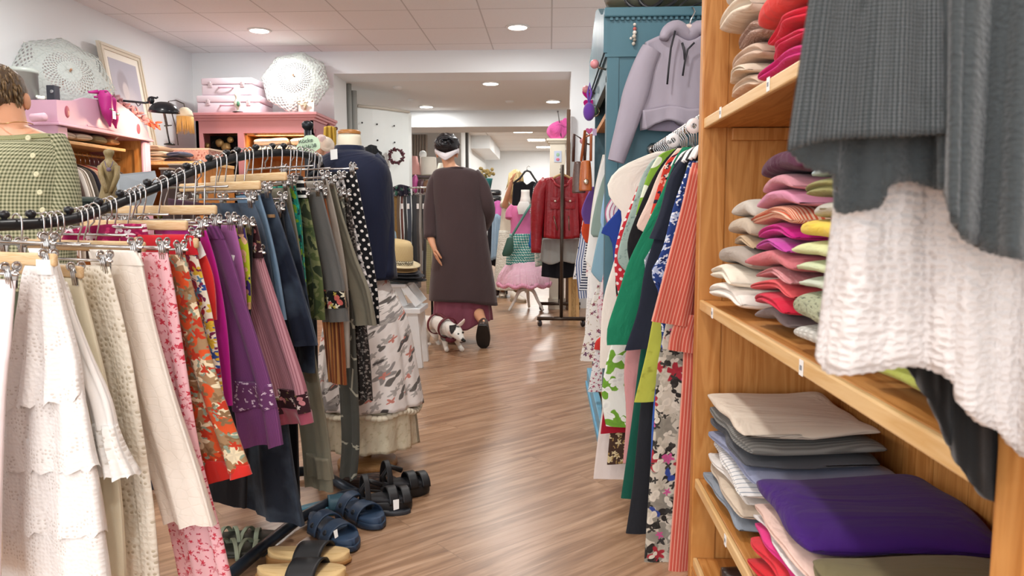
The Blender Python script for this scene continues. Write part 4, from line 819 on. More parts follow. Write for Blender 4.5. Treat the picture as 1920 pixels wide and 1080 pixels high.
def folded(x0, yc, z, lx, ly, h, nl=2, yaw=0, seed=0, droop=0., sag=0., K=34, N=56, rough=.007, wav=.016):
    h0 = lambda q: 1
    rnd = random.Random(seed); so = V((rnd.random() * 50, rnd.random() * 50, rnd.random() * 50)); mb = MB(); rings = []; us = []
    cx = x0 + lx / 2
    for j in range(K):
        f = -1 + 2 * j / (K - 1); f = sin(f * PI / 2); e = max(.0, 1 - abs(f) ** 5) ** .5
        ring = []; ur = []; per = 0
        for k in range(N):
            a = 2 * PI * k / N; ca, sa = cos(a), sin(a)
            X = math.copysign(abs(ca) ** .38, ca) * lx / 2 * (.93 + .07 * e); zz = math.copysign(abs(sa) ** .62, sa)
            Z = zz * h / 2 * (e * .9 + .1)
            if ca < 0:
                gro = 0
                for q in range(1, nl): gro += math.exp(-((zz - (-1 + 2 * q / nl)) / .22) ** 2)
                X += gro * min(h * .42, .02) * min(1, -ca * 3)
            p = V((X, f * ly / 2, Z)); nz = noise.noise(p * 9 + so)
            p.x += nz * rough * 2.2; p.y += noise.noise(p * 7 - so) * rough * 2
            if zz > .2: p.z += (noise.noise(V((p.x, p.y, 0)) * 11 + so)) * rough * .6 - rough * .3
            fx = (-X / lx + .5); p.z += noise.noise(V((p.x * 4, (p.y + yc) * 5, 3.3))) * wav * h0(h); p.z += h / 2 - droop * fx ** 2 * .0 - sag * (f * f) - droop * max(0, fx) ** 3
            ring.append(p); ur.append((p.y + .3, per)); per += (lx + h) * 2 / N
        rings.append(ring); us.append(ur)
    mb.rings(rings, us, True, True, True)
    M4 = Matrix.Translation((cx, yc, z)) @ Matrix.Rotation(R(yaw), 4, 'Z')
    mb.v = [M4 @ v for v in mb.v]
    return mb
def stack(base, yc, items, grp, x0=.43, sag=.006, droop=.0):
    z = base + sag + .012
    if droop: z += droop
    for i, it in enumerate(items):
        label, cat, m, h, ly, lx = it[:6]; dx, dy, yaw, nl = (list(it[6:]) + [0, 0, 0, 2][len(it) - 6:])[:4]
        o = folded(x0 + dx, yc + dy, z, lx, ly, h, nl, yaw, seed=hash(label) % 999 if False else len(label) * 7 + i * 13, sag=sag, droop=droop).build('folded_' + (cat if cat != 'top' else 'pullover').replace(' ', '_'), m)
        tag(o, label, cat, grp); z += h + .0008
kn = lambda c, f=160: cloth(c, ('knit', f), bump=.5, wr=.5, sheen=.08)
ft = lambda c: cloth(c, sheen=.08, bump=.15, wr=1.)
stack(1.30, 1.79, [
 ('light beige jumper at the bottom of the cream pile, topmost shelf', 'jumper', ft('#cdb49c'), .038, .20, .24, .01, -.01, 2, 2), ('pale sand jumper second from bottom of the top shelf cream pile', 'jumper', ft('#d9c8b2'), .026, .19, .23, .0, 0, -3, 2),
 ('dusty beige folded jumper below the curly boucle one', 'jumper', ft('#c8ad98'), .042, .20, .24, .015, 0, 4, 2), ('curly brownish boucle cardigan in the top shelf cream pile', 'cardigan', cloth('#a58474', ('speck', '#d6c0b2', 90), bump=1.), .05, .20, .24, .02, -.02, 0, 2),
 ('smooth cream jumper with a rolled fold on the top shelf', 'jumper', ft('#dccbb6'), .062, .22, .25, -.008, .01, 3, 2), ('soft grey cream jumper at the top of the cream pile', 'jumper', ft('#cbc3b8'), .07, .23, .26, -.012, .015, -2, 1),
 ('fluffy white jumper crowning the cream pile', 'jumper', cloth('#efe9e0', ('speck', '#dcd4c8', 70), bump=1.), .05, .2, .24, .0, -.02, 4, 2)], 'cream pile on the top shelf', sag=.012)
stack(1.30, 1.46, [
 ('hot magenta jumper at the bottom of the red pile, top shelf', 'jumper', ft('#c81f72'), .036, .24, .25, .0, 0, 2, 2), ('deep pink red jumper second from bottom, top shelf', 'jumper', ft('#cf1f4c'), .03, .23, .24, .008, 0, -3, 2), ('bright red jumper in the middle of the top shelf pile', 'jumper', ft('#d3203a'), .034, .24, .25, .004, 0, 2, 2),
 ('coral red folded jumper with thick round edge, top shelf', 'jumper', ft('#d9403a'), .058, .25, .26, -.008, .01, -1, 1), ('orchid pink jumper above the coral one', 'jumper', ft('#b5639c'), .046, .22, .25, .0, .0, 3, 2), ('purple openwork knit on the red pile', 'cardigan', kn('#7d2f84', 90), .05, .2, .25, .0, .02, 0, 2)], 'red pile on the top shelf', sag=.01)
stack(1.30, 1.14, [
 ('oatmeal rolled knit behind the hanging charcoal cardigan', 'jumper', kn('#c4b394'), .09, .24, .25, 0, 0, 0, 1), ('stone grey knit on the oatmeal one', 'jumper', kn('#aeb0aa'), .05, .24, .25, 0, 0, 0, 2), ('silver grey ribbed knit next to the charcoal cardigan', 'jumper', kn('#b5bab8'), .06, .24, .25, 0, 0, 0, 2)], 'grey pile on the top shelf', sag=.01)
stack(.815, 1.78, [
 ('white cotton jumper spilling over the middle shelf edge', 'jumper', cloth('#ece4da', wr=1., bump=.4), .045, .27, .26, -.02, .0, 4, 2), ('creamy lace edged top on the middle shelf', 'top', cloth('#ece2cf', wr=1., bump=.4), .04, .25, .25, -.028, .01, -4, 2), ('soft taupe grey jumper lying on the white ones', 'jumper', ft('#a79b90'), .046, .22, .25, -.005, -.01, 5, 1),
 ('thin tan jumper under two rolled beige knits', 'jumper', ft('#bda383'), .024, .18, .23, .02, -.015, 0, 2), ('rolled beige ribbed knit, lower of two on the middle shelf', 'jumper', ft('#bcab97'), .04, .19, .24, .008, -.01, -3, 1), ('rolled pale oatmeal knit, upper of two on the middle shelf', 'jumper', ft('#c5bcb0'), .04, .16, .24, .015, -.02, 3, 1)], 'cream pile on the middle shelf', sag=.012)
stack(.815, 1.48, [
 ('grey brown jumper at the foot of the pink pile', 'jumper', ft('#776a68'), .026, .2, .24, .0, 0, 2, 1), ('crimson jumper near the foot of the pink pile', 'jumper', ft('#c81f3c'), .03, .24, .25, -.004, 0, -3, 2), ('coral jumper above the crimson one', 'jumper', ft('#d7565a'), .026, .23, .25, .0, 0, 3, 2),
 ('faded rose lace knit in the pink pile', 'jumper', cloth('#cf8a8c', ('speck', '#dba6a6', 80)), .022, .22, .24, .004, 0, 0, 2), ('salmon pink jumper with soft fold', 'jumper', ft('#c87076'), .034, .25, .25, -.006, 0, 3, 1), ('orchid magenta jumper in the pink pile', 'jumper', ft('#c046a0'), .022, .24, .25, .0, 0, -3, 2),
 ('vivid fuchsia jumper below the striped knit', 'jumper', ft('#c2157e'), .028, .24, .25, .0, 0, 2, 2), ('cream and orange striped knit in the pink pile', 'jumper', cloth('#e3c1a4', ('stripes', '#c85a3c', 110, .5, 1)), .032, .24, .25, -.006, 0, -2, 3), ('light pink jumper above the striped knit', 'jumper', ft('#cf8aa4'), .03, .24, .25, .0, 0, 2, 1),
 ('dusty pink jumper under the wine one', 'jumper', ft('#c88a94'), .028, .22, .25, .004, -.01, -4, 1), ('dark wine jumper crowning the pink pile', 'jumper', ft('#50203a'), .044, .24, .26, .0, -.01, 4, 1)], 'pink pile on the middle shelf', sag=.016)
stack(.815, 1.2, [
 ('white ribbed knit under the speckled one', 'jumper', kn('#d6d4cc', 110), .035, .22, .25, -.005, 0, 0, 1), ('sage speckled chunky knit on the middle shelf', 'jumper', cloth('#a5a98c', ('speck', '#5d6150', 70), bump=1.), .055, .23, .25, -.008, 0, 2, 1), ('pale mint folded jumper above the speckled knit', 'jumper', ft('#c9d0bd'), .026, .2, .25, .0, 0, 0, 1), ('pale lime folded jumper, middle of the green pile', 'jumper', ft('#cdd6ae'), .026, .2, .25, .0, 0, 0, 1),
 ('light lemon green jumper under the yellow one', 'jumper', ft('#d3d8a2'), .03, .22, .25, -.004, 0, 3, 1), ('lemon yellow jumper in the green pile', 'jumper', ft('#e4c64e'), .032, .24, .25, -.006, 0, -3, 1), ('warm grey rolled jumper above the yellow one', 'jumper', ft('#b5b0a4'), .032, .17, .25, .004, -.02, 0, 1), ('olive green jumper with drooping edge', 'jumper', ft('#8f8a56'), .034, .2, .25, .0, .0, 4, 2), ('ice blue jumper, lower of two', 'jumper', ft('#b7cdd2'), .024, .17, .25, .0, -.02, 0, 1), ('ice blue jumper, upper of two', 'jumper', ft('#c1d4d8'), .022, .15, .25, .0, -.02, 0, 1)], 'green pile on the middle shelf', sag=.012)
stack(.815, .9, [('lime green jumper lying at the near end of the middle shelf', 'jumper', ft('#a6ac52'), .05, .24, .25, .0, 0, 0, 2)], 'green pile on the middle shelf')
stack(.315, 1.79, [
 ('blue grey t shirt at the bottom of the lowest cream pile', 't shirt', ft('#8a929c'), .028, .36, .30, -.01, .02, 2, 2), ('beige folded top above the blue grey shirt', 'top', ft('#c9b8a4'), .036, .34, .30, -.005, 0, -3, 2), ('plain white top in the lower pile', 'top', ft('#e0dad4'), .024, .34, .3, .0, 0, 1, 2),
 ('white top with thin grey stripes', 'top', cloth('#e4e0dc', ('stripes', '#7d8896', 55, .14)), .03, .36, .31, -.004, -.01, -2, 2), ('lilac blue folded t shirt under the dark grey one', 't shirt', ft('#8e93ac'), .032, .36, .33, .0, -.01, 2, 2), ('dark grey t shirt under the ribbed grey one', 't shirt', ft('#54555a'), .024, .35, .31, .0, .01, -1, 2),
 ('mid grey ribbed top below the cream t shirt', 'top', cloth('#83817c', ('cord', 190)), .038, .36, .32, -.004, .01, 3, 2), ('cream t shirt on top of the big lower pile', 't shirt', ft('#d6c8b6'), .03, .36, .31, -.006, .015, 2, 1)], 'lower shelf t shirt pile', sag=.004)
stack(.315, 1.37, [
 ('scarlet t shirt at the bottom of the pile under the purple one', 't shirt', ft('#c9242c'), .036, .30, .3, -.012, -.02, 4, 2), ('red t shirt second in the pile under the purple one', 't shirt', ft('#d2303a'), .03, .30, .3, -.012, -.01, 3, 2), ('hot pink t shirt edge under the white one', 't shirt', ft('#d8347f'), .024, .30, .3, -.006, 0, 2, 2),
 ('thin white shirt between hot pink and pale pink', 't shirt', ft('#e6e2e0'), .012, .30, .3, .0, 0, 2, 1), ('pale pink t shirt directly under the purple one', 't shirt', ft('#e2c0b2'), .03, .31, .3, -.004, 0, 2, 2), ('deep purple folded t shirt on the lower shelf', 't shirt', ft('#3c1568'), .05, .32, .34, .0, .01, 1, 1)], 'lower shelf purple pile', sag=.004)
stack(.315, 1.05, [
 ('olive green folded top under the blue grey one', 'top', ft('#7d8050'), .05, .26, .28, -.004, 0, 0, 2), ('cool grey folded t shirt under the khaki one', 't shirt', ft('#9da2a4'), .07, .28, .3, -.008, .01, -2, 1), ('khaki brown folded trousers at the near end of the lower shelf', 'trousers', ft('#736a4a'), .055, .30, .34, -.002, .01, 2, 2)], 'lower shelf khaki pile', sag=.004)
stack(.315, 1.56, [('coral pink rolled sock like top at the back of the lower shelf', 'top', ft('#b5644c'), .05, .07, .08, 0.27, 0, 0, 1)], 'lower shelf purple pile')
# ankle boots on the bottom board
for k, (y, lb) in enumerate(((1.86, 'dark brown leather boots lying at the far end of the bottom board'), (1.7, 'black leather boots on the bottom board of the bookcase'))):
    t = thing('leather_boot', lb, 'boots', (.55, y, .085)); cm = plain('#3a2a24' if k == 0 else '#1b1a1b', .3)
    rings = []
    for i in range(15):
        f = i / 14; x = .45 + .26 * f; hh = .04 + .07 * max(0, f - .45) ** .7 * 1.3; w_ = .042 * (1 - .25 * f) * (1 - max(0, .25 - f) * 2.2)
        rings.append([V((x, y + w_ * cos(a), .098 + hh * (.5 + .5 * sin(a)))) for a in [2 * PI * q / 16 for q in range(16)]])
    MB().rings(rings, None, True, True, True).build('upper', cm, t)
    MB().prism([(.445, y - .03, .0855), (.48, y - .045, .0855), (.70, y - .035, .0855), (.71, y + .03, .0855), (.5, y + .045, .0855), (.45, y + .03, .0855)], (0, 0, .013)).build('sole', plain('#15130f', .6), t)
# ------------------------------------------------------------------ knitwear hanging close to the camera
gk = cloth('#3d4344', ('knit', 900), bump=1., wr=.45, sheen=.25); gk2 = cloth('#3b3f40', ('speck', '#34383a', 300), bump=.6, sheen=.3)
cd = thing('hanging_cardigan', 'charcoal grey knitted cardigan hanging close in front of the bookcase', 'cardigan', tuple(P(1650, 260, .55)), 'knits hanging in front of the bookcase')
fr_ = dict(ruff=.0022)
drape([(1540, -160, 1477, 280), (1580, -160, 1530, 262), (1625, -160, 1590, 255), (1680, -160, 1660, 252), (1730, -160, 1722, 250), (1772, -160, 1778, 246)], .545, .004, 2, 30, 70, 5, .0024, 26).build('front_panel', gk, cd, mods=[SOL(.004)])
drape([(1560, -160, 1482, 284), (1575, -160, 1515, 312), (1590, -160, 1552, 322), (1605, -160, 1566, 330), (1618, -160, 1570, 392), (1650, -160, 1612, 392), (1668, -160, 1652, 382), (1680, -160, 1664, 348), (1710, -160, 1700, 336), (1750, -160, 1735, 344), (1790, -160, 1764, 352), (1815, -160, 1800, 350)], .575, .005, 2.5, 30, 90, 7, .0022, 30).build('back_panel', gk2, cd, mods=[SOL(.004)])
drape([(1762, -160, 1764, 346), (1785, -160, 1778, 366), (1805, -160, 1792, 420), (1840, -160, 1812, 446), (1880, -160, 1850, 468), (1930, -160, 1900, 480), (1990, -160, 1960, 490), (2040, -160, 2030, 486)], [.548, .552, .54, .535, .55, .54, .53, .55], .011, 2.4, 30, 80, 9, .002, 24).build('side_panel', gk2, cd, mods=[SOL(.005)])
wkn = thing('hanging_jumper', 'white openwork knitted jumper hanging below the charcoal cardigan', 'jumper', tuple(P(1720, 700, .6)), 'knits hanging in front of the bookcase')
wm = cloth('#d3cbc7', ('lace', 170, '#bfb4af', .58), bump=.45, sheen=.3, wr=.4)
drape([(1625, -120, 1531, 668), (1640, -120, 1545, 690), (1665, -120, 1572, 700), (1695, -120, 1630, 694), (1725, -120, 1700, 684), (1760, -120, 1752, 692), (1790, -120, 1788, 716), (1815, -120, 1800, 752), (1850, -120, 1838, 790), (1890, -120, 1872, 806), (1930, -120, 1905, 842), (1980, -120, 1960, 870), (2030, -120, 2020, 880)], .607, .010, 2.6, 34, 100, 12, .002, 34).build('front_panel', wm, wkn, mods=[SOL(.006)])
drape([(1640, -120, 1540, 660), (1690, -120, 1600, 640), (1740, -120, 1700, 650), (1790, -120, 1790, 690), (1840, -120, 1850, 770), (1870, -120, 1875, 800)], .645, .006, 2, 20, 50, 3).build('back_panel', wm, wkn, mods=[SOL(.004)])
bk2 = thing('hanging_jumper', 'black jumper hanging behind the white openwork knit', 'jumper', tuple(P(1790, 930, .66)), 'knits hanging in front of the bookcase')
drape([(1690, -100, 1696, 684), (1715, -100, 1712, 706), (1740, -100, 1748, 762), (1765, -100, 1782, 840), (1800, -100, 1806, 884), (1835, -100, 1842, 930), (1850, -100, 1862, 940), (1866, -100, 1872, 944)], .672, .006, 2, 24, 60, 4).build('body', cloth('#131313', sheen=.2), bk2, mods=[SOL(.005)])
# peg arm above the picture that carries them
pg = thing('peg_arm', 'black metal peg arm on the bookcase top carrying the hanging knits', 'peg arm', (.38, .63, 2.1))
MB().tube([(.28, .55, 1.74), (.28, .60, 1.755), (.28, .70, 1.755), (.395, .70, 1.755), (.402, .70, 1.755)], .006, 8).build('arm', black_m, pg)
for k, (Y, m, lb) in enumerate(((.555, pine_h, 'wooden hanger above the picture holding the charcoal cardigan'), (.625, pine_h, 'wooden hanger above the picture holding the white knit'), (.672, black_m, 'black hanger above the picture holding the black jumper'))):
    t = thing('wooden_hanger', lb, 'hanger', (.28, Y, 1.6))
    MB().tube([(.28, Y, 1.56), (.28, Y, 1.71), (.272, Y, 1.74), (.28, Y, 1.768), (.292, Y, 1.755)], .002, 6).build('hook', chrome, t)
    MB().tube([V(a) for a in catmull([(.13, Y, 1.46), (.2, Y, 1.52), (.28, Y, 1.56), (.36, Y, 1.52), (.43, Y, 1.46)], 14)], .008, 8).build('shoulder_bar', m, t)
for root, Y, m in ((cd, .555, gk2), (wkn, .625, wm), (bk2, .672, cloth('#131313', sheen=.2))):
    q0 = [(.13, 1.45), (.2, 1.51), (.28, 1.53), (.36, 1.51), (.40, 1.45)]
    rings = [[V((x, Y + d, z + .006)) for x, z in q0] for d in (-.014, .014)]
    MB().rings([[V((x + (x - .28) * .02, Y - .012, z)) for x, z in q0], [V((x, Y, z + .016)) for x, z in q0], [V((x, Y + .012, z)) for x, z in q0]], None, False).build('yoke', m, root)
# ------------------------------------------------------------------ pink cabinets and their clutter, back left
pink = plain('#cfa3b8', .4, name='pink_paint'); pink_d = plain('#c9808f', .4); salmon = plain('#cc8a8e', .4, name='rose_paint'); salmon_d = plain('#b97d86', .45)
CX, CY0, CY1 = -3.4, 5.05, 6.22
c1 = thing('pink_cabinet', 'pink painted open cabinet with shaped pediment against the left wall', 'cabinet', (-3.65, 5.6, 0))
MB().box((-3.93, CY0, 0), (CX, CY0 + .03, 1.66)).box((CX - .06, CY0 - .012, 0), (CX, CY0, 1.66)).build('side_panel', pink, c1, smooth=False)
MB().box((-3.93, CY1 - .03, 0), (CX, CY1, 1.66)).build('side_panel', pink, c1, smooth=False)
MB().box((-3.93, CY0 + .03, 0), (-3.905, CY1 - .03, 1.66)).build('back_panel', pine_in, c1, smooth=False)
p_ = MB()
for k in range(4): p_.tube([(CX + .004, CY1 - .075 + k * .02, 0), (CX + .004, CY1 - .075 + k * .02, 1.64)], .012, 10)
p_.box((CX - .02, CY1 - .09, 0), (CX + .004, CY1, 1.65)).build('fluted_pilaster', pink, c1)
MB().box((CX - .02, CY0 - .01, 0), (CX + .006, CY0 + .09, 1.65)).build('pilaster', pink, c1, smooth=False)
MB().box((-3.94, CY0 - .03, 1.655), (CX + .03, CY1 + .03, 1.672), bev=.004).box((-3.94, CY0 - .02, 1.672), (CX + .02, CY1 + .02, 1.684)).build('cornice', pink, c1, smooth=False)
ped = [(CY0, 1.684), (CY1, 1.684), (CY1, 1.72), (6.1, 1.825), (5.98, 1.87), (5.8, 1.92), (5.36, 1.89), (5.26, 1.855), (5.12, 1.835), (CY0, 1.83)]
MB().prism([V((CX - .03, y, z)) for y, z in ped], (.03, 0, 0)).box((-3.92, CY0, 1.684), (CX - .03, CY0 + .025, 1.83)).box((CX - .003, 5.38, 1.69), (CX + .006, 5.72, 1.70)).build('pediment', pink, c1, smooth=False)
for y, z in ((5.16, 1.762), (6.07, 1.745)):
    MB().ell((CX, y, z), .006, .028, .042, 18).build('oval_rosette', plain('#a24a5c', .4), c1)
MB().box((CX, 5.62, 1.79), (CX + .004, 5.78, 1.875), bev=.001).build('plaque', plain('#b2657a', .5), c1, smooth=False)
MB().box((CX - .32, CY1 - .06, 1.0), (CX - .03, CY1 - .04, 1.655)).box((CX - .32, CY1 - .075, 1.0), (CX - .26, CY1 - .06, 1.655)).box((CX - .09, CY1 - .075, 1.0), (CX - .03, CY1 - .06, 1.655)).box((CX - .26, CY1 - .075, 1.58), (CX - .09, CY1 - .06, 1.655)).build('pine_lining', pine_in, c1, smooth=False)
MB().box((-3.9, CY0 + .03, 1.545), (CX - .03, CY1 - .3, 1.568), bev=.003).build('shelf', pine_edge, c1, smooth=False)
MB().tube([(-3.62, CY0 + .03, 1.50), (-3.62, CY1 - .06, 1.50)], .011).build('hanging_rail', plain('#d8b47a', .3, .7), c1)
for k, (y, c, l, lb) in enumerate(((5.22, '#d9c9b4', .2, 'cream folded jumper on the pink cabinet shelf, hidden end'), (5.42, '#e0d2bc', .2, 'cream folded jumper with open folds on the pink cabinet shelf'), (5.62, '#8f8260', .17, 'olive folded jumper on the pink cabinet shelf'), (5.80, '#b98a58', .17, 'ochre folded jumper at the end of the pink cabinet shelf'))):
    tag(folded(-3.66, y, 1.583, .22, l, .056 if k < 3 else .05, 2, 3, k, 0, .004).build('folded_jumper', ft(c)), lb, 'jumper', 'folded knits in the pink cabinet')
cols = ['#b9a08a', '#cfc3b4', '#5a4a44', '#e4dcd2', '#8d8578', '#6d665c', '#2c2a33', '#d9a98c', '#b03a3c', '#c9b8a4', '#8a8074', '#3a3444', '#e8e2da', '#5c5048']
for k, c in enumerate(cols):
    Y = 5.16 + k * .058; lb = ['peach', 'stone', 'brown', 'ivory', 'taupe', 'grey brown', 'black', 'apricot', 'red', 'sand', 'mushroom', 'plum', 'white', 'umber'][k]
    ed = [proj((x, Y, z)) for x, z in ((-3.6, 1.425), (-3.52, 1.40), (-3.44, 1.36), (-3.40, 1.27), (-3.37, 1.14), (-3.36, .98), (-3.36, .7))]
    t = thing('hanging_blouse', lb + ' blouse hanging under the shelf of the pink cabinet', 'blouse', (-3.62, Y, .7), 'blouses in the pink cabinet')
    E = [V(q) for q in catmull([tuple(P(x, y, Y)) for x, y in ed], 26)]; wl = [min(e.x + 3.88, 2 * (e.x + 3.62) + .02) for e in E]
    hung(ed, Y, (lambda tt, wl=wl: wl[min(25, int(round(tt * 25)))]), -1, 3, (.022, .03), (2, .006), (0, .003, 2), seed=400 + k).build('body', cloth(c, ('stripes', '#f0ebe4', 50, .3) if k in (0, 4, 9) else None), t)
    h = shoulder_hanger(Y, -3.62, 1.50, 'hanger in the pink cabinet holding the %s blouse' % lb, span=.16, m=pine_h)
# things on and over the first cabinet
lace = NB('parasol_lace'); uvl = lace.coord('UV')
d_ = lace.n('TexVoronoi', {'Vector': lace.mp(uvl, (1, 1, 1)), 'Scale': 34., 'Randomness': .8}, voronoi_dimensions='2D').outputs['Distance']
e_ = lace.n('TexVoronoi', {'Vector': uvl, 'Scale': 11., 'Randomness': .6}, voronoi_dimensions='2D', feature='DISTANCE_TO_EDGE').outputs['Distance']
pv = lace.n('SeparateXYZ', {0: lace.n('VectorMath', {0: uvl, 1: (1., 1., 0)}, operation='SUBTRACT').outputs[0]})
pr = lace.math('SQRT', lace.math('ADD', lace.math('MULTIPLY', pv.outputs[0], pv.outputs[0]), lace.math('MULTIPLY', pv.outputs[1], pv.outputs[1])))
pa = lace.math('ARCTAN2', pv.outputs[1], pv.outputs[0])
osc = lace.math('MULTIPLY', lace.math('SINE', lace.math('ADD', lace.math('MULTIPLY', pa, 32.), lace.math('MULTIPLY', lace.math('SINE', lace.math('MULTIPLY', pr, 45.)), 1.5))), lace.math('SINE', lace.math('MULTIPLY', pr, 190.)))
bands = lace.math('MAXIMUM', lace.math('GREATER_THAN', lace.math('ADD', pr, lace.math('MULTIPLY', lace.math('ABSOLUTE', lace.math('SINE', lace.math('MULTIPLY', pa, 4.))), .07)), .31), lace.math('LESS_THAN', lace.math('ABSOLUTE', lace.math('SUBTRACT', pr, .13)), .045))
hole_ = lace.math('MULTIPLY', lace.math('GREATER_THAN', osc, .22), bands)
LACE = lace.done(lace.mix(lace.smooth(e_, 0, .03), rgb('#a9b0ac'), rgb('#c2c9c5')), .9, lace.bump(lace.smooth(d_, .2, .5), .6, .004), alpha=lace.math('SUBTRACT', 1., hole_))
def parasol(label, c, ax, r, depth, n=8):
    t = thing('lace_parasol', label, 'parasol', c); ax = V(ax).normalized()
    prof = [(.004, depth)] + [(r * f, depth * (1 - f ** 1.9)) for f in (.12, .25, .4, .55, .7, .82, .9, .96, 1)]
    def fn(a, z): return 1 - .075 * abs(sin(n * a / 2)) * (1 - z / depth) ** 1.5
    mb = MB().lathe(prof, c, 96, ax, fn=fn); mb.uv = []
    for i, (rr, zz) in enumerate(prof):
        for k in range(96): a = 2 * PI * k / 96; mb.uv.append((rr * cos(a) + 1, rr * sin(a) + 1))
    mb.build('canopy', LACE, t, mods=[SOL(.002)])
    M = V((0, 0, 1)).rotation_difference(ax).to_matrix(); c = V(c); rb = MB()
    for k in range(n):
        a = 2 * PI * (k) / n; pts = [c + M @ V((r * f * cos(a), r * f * sin(a), depth * (1 - f ** 1.9) - .004)) for f in (.02, .3, .6, .85, 1.04)]
        MB().tube(pts, .002, 5).build('rib', plain('#e8e6df', .4), t)
    MB().tube([c + M @ V((0, 0, depth + .03)), c + M @ V((0, 0, -.30))], .006, 8).ell(c + M @ V((0, 0, depth + .02)), .009, .009, .016, 10, rot=M).build('shaft', plain('#c99a78', .45), t)
parasol('open white lace parasol lying on the first pink cabinet by the picture frame', (-3.72, 5.64, 2.07), (.75, -.62, .36), .36, .14)
fr = thing('picture_frame', 'cream framed pale portrait leaning on the left wall', 'picture', (-3.78, 6.65, 1.52))
def lean(y, z, o=0): return V((-3.70 + o - .15 * (z - 1.52) / 1.0, y, z))
Y0, Y1, Z0, Z1, bw = 6.32, 6.97, 1.52, 2.52, .055
def slab(mb, y0, y1, z0, z1, o, d): return mb.prism([lean(y0, z0, o), lean(y1, z0, o), lean(y1, z1, o), lean(y0, z1, o)], (-d, 0, 0))
mbf = MB()
for a in ((Y0, Y1, Z1 - bw, Z1), (Y0, Y1, Z0, Z0 + bw), (Y0, Y0 + bw, Z0 + bw, Z1 - bw), (Y1 - bw, Y1, Z0 + bw, Z1 - bw)): slab(mbf, *a, 0, .03)
for a in ((Y0 + .012, Y1 - .012, Z1 - .028, Z1 - .012), (Y0 + .012, Y1 - .012, Z0 + .012, Z0 + .028), (Y0 + .012, Y0 + .028, Z0 + .03, Z1 - .03), (Y1 - .028, Y1 - .012, Z0 + .03, Z1 - .03)): slab(mbf, *a, .008, .009)
mbf.build('frame', plain('#d5cbb8', .4), fr, smooth=False)
slab(MB(), Y0 + bw, Y1 - bw, Z0 + bw, Z1 - bw, -.012, .004).build('mount', plain('#e9e4d8', .7), fr, smooth=False)
pb = NB('faded_print'); ob = pb.coord('Object'); sp_ = pb.n('SeparateXYZ', {0: ob})
def blob(cy, cz, ry, rz):
    a = pb.math('DIVIDE', pb.math('SUBTRACT', sp_.outputs[1], cy), ry); b2 = pb.math('DIVIDE', pb.math('SUBTRACT', sp_.outputs[2], cz), rz)
    q = pb.math('ADD', pb.math('MULTIPLY', a, a), pb.math('MULTIPLY', b2, b2)); return pb.n('MapRange', {0: q, 1: .6, 2: 1.2, 3: 1., 4: 0.}).outputs[0]
colp = pb.mix(pb.noise(ob, 4, 3), rgb('#b7b4bf'), rgb('#aaa8b5'))
colp = pb.mix(pb.math('MULTIPLY', blob(.02, .3, .2, .36), .7), colp, rgb('#cdc8cd')); colp = pb.mix(pb.math('MULTIPLY', blob(-.06, .68, .085, .12), .8), colp, rgb('#9b939c')); colp = pb.mix(pb.math('MULTIPLY', blob(-.03, .62, .05, .08), .8), colp, rgb('#d2cacb'))
slab(MB(), Y0 + bw + .05, Y1 - bw - .05, Z0 + bw + .06, Z1 - bw - .06, -.010, .002).build('print', pb.done(colp, .35), fr, smooth=False)
sh = thing('magenta_shoe', 'magenta pump with silver buckle hooked by its heel on the pink pediment', 'shoe', (CX + .05, 5.5, 1.7), 'magenta pumps')
def pump(t, y0, x0, ztop, sc=1.0, tilt=.0):
    mg = plain('#b62c84', .45); rings = []
    for i in range(17):
        f = i / 16; z = ztop - .24 * f * sc; w = .034 * sc * (1 - .15 * cos(f * 5)) * min(1, .45 + 4 * f) * (1.15 - .25 * abs(f - .55) * 2) * max(.06, min(1, (1.02 - f) * 2.6)) ** .8; d = (.055 - .03 * f) * sc * min(1, .5 + 4 * f) * max(.3, min(1, (1.05 - f) * 3))
        rings.append([V((x0 + .035 - .01 * f + d * cos(a), y0 + tilt * f + w * sin(a), z)) for a in [2 * PI * k / 18 for k in range(18)]])
    MB().rings(rings, None, True, True, True).build('upper', mg, t)
    MB().rings([[V((x0 + .06 - .03 * f + .012 * cos(a) * (1 - f * .5), y0 + tilt * f + .022 * (1 - f * .4) * sin(a), ztop - .01 - .09 * f)) for a in [2 * PI * k / 12 for k in range(12)]] for f in (0, .3, .6, .9)], None, True, True, True).build('lining', plain('#5c1c40', .6), t)
    MB().tube([(x0 + .0, y0 - .01, ztop - .012), (x0 - .03, y0 - .045, ztop - .02), (x0 - .045, y0 - .06, ztop - .022)], [.016, .010, .008], 8).build('heel', mg, t)
    MB().ell((x0 + .062, y0 + tilt * .55, ztop - .135), .012, .03, .012, 14, fn=lambda d: 1 + .12 * sin(14 * d.y)).build('buckle', plain('#b8b4b4', .2, 1), t)
pump(sh, 5.50, CX + .03, 1.965, 1.08, .08)
sh2 = thing('magenta_shoe', 'second magenta pump tucked behind the buckled one on the pediment', 'shoe', (CX + .03, 5.6, 1.7), 'magenta pumps')
pump(sh2, 5.60, CX + .01, 1.945, 1.0, .09)
tg = MB().box((CX + .105, 5.535, 1.76), (CX + .107, 5.575, 1.82)).build('price_tag', paper, smooth=False); tag(tg, 'white price tag dangling from the magenta pump', 'price tag')
hb = MB().lathe([(.001, 0), (.11, 0), (.11, .18), (.114, .18), (.114, .21), (.001, .21)], (-3.70, 5.12, 1.84), 32).build('hat_box', plain('#b9c2bc', .3)); tag(hb, 'grey green round hat box behind the head of the gingham woman', 'hat box')
spk = thing('black_speaker', 'small black upright speaker on the near corner of the pink cabinet', 'speaker', (-3.5, 5.2, 1.84))
MB().box((-3.53, 5.14, 1.836), (-3.47, 5.2, 1.945), bev=.004).build('case', plain('#2b2d38', .4), spk, smooth=False)
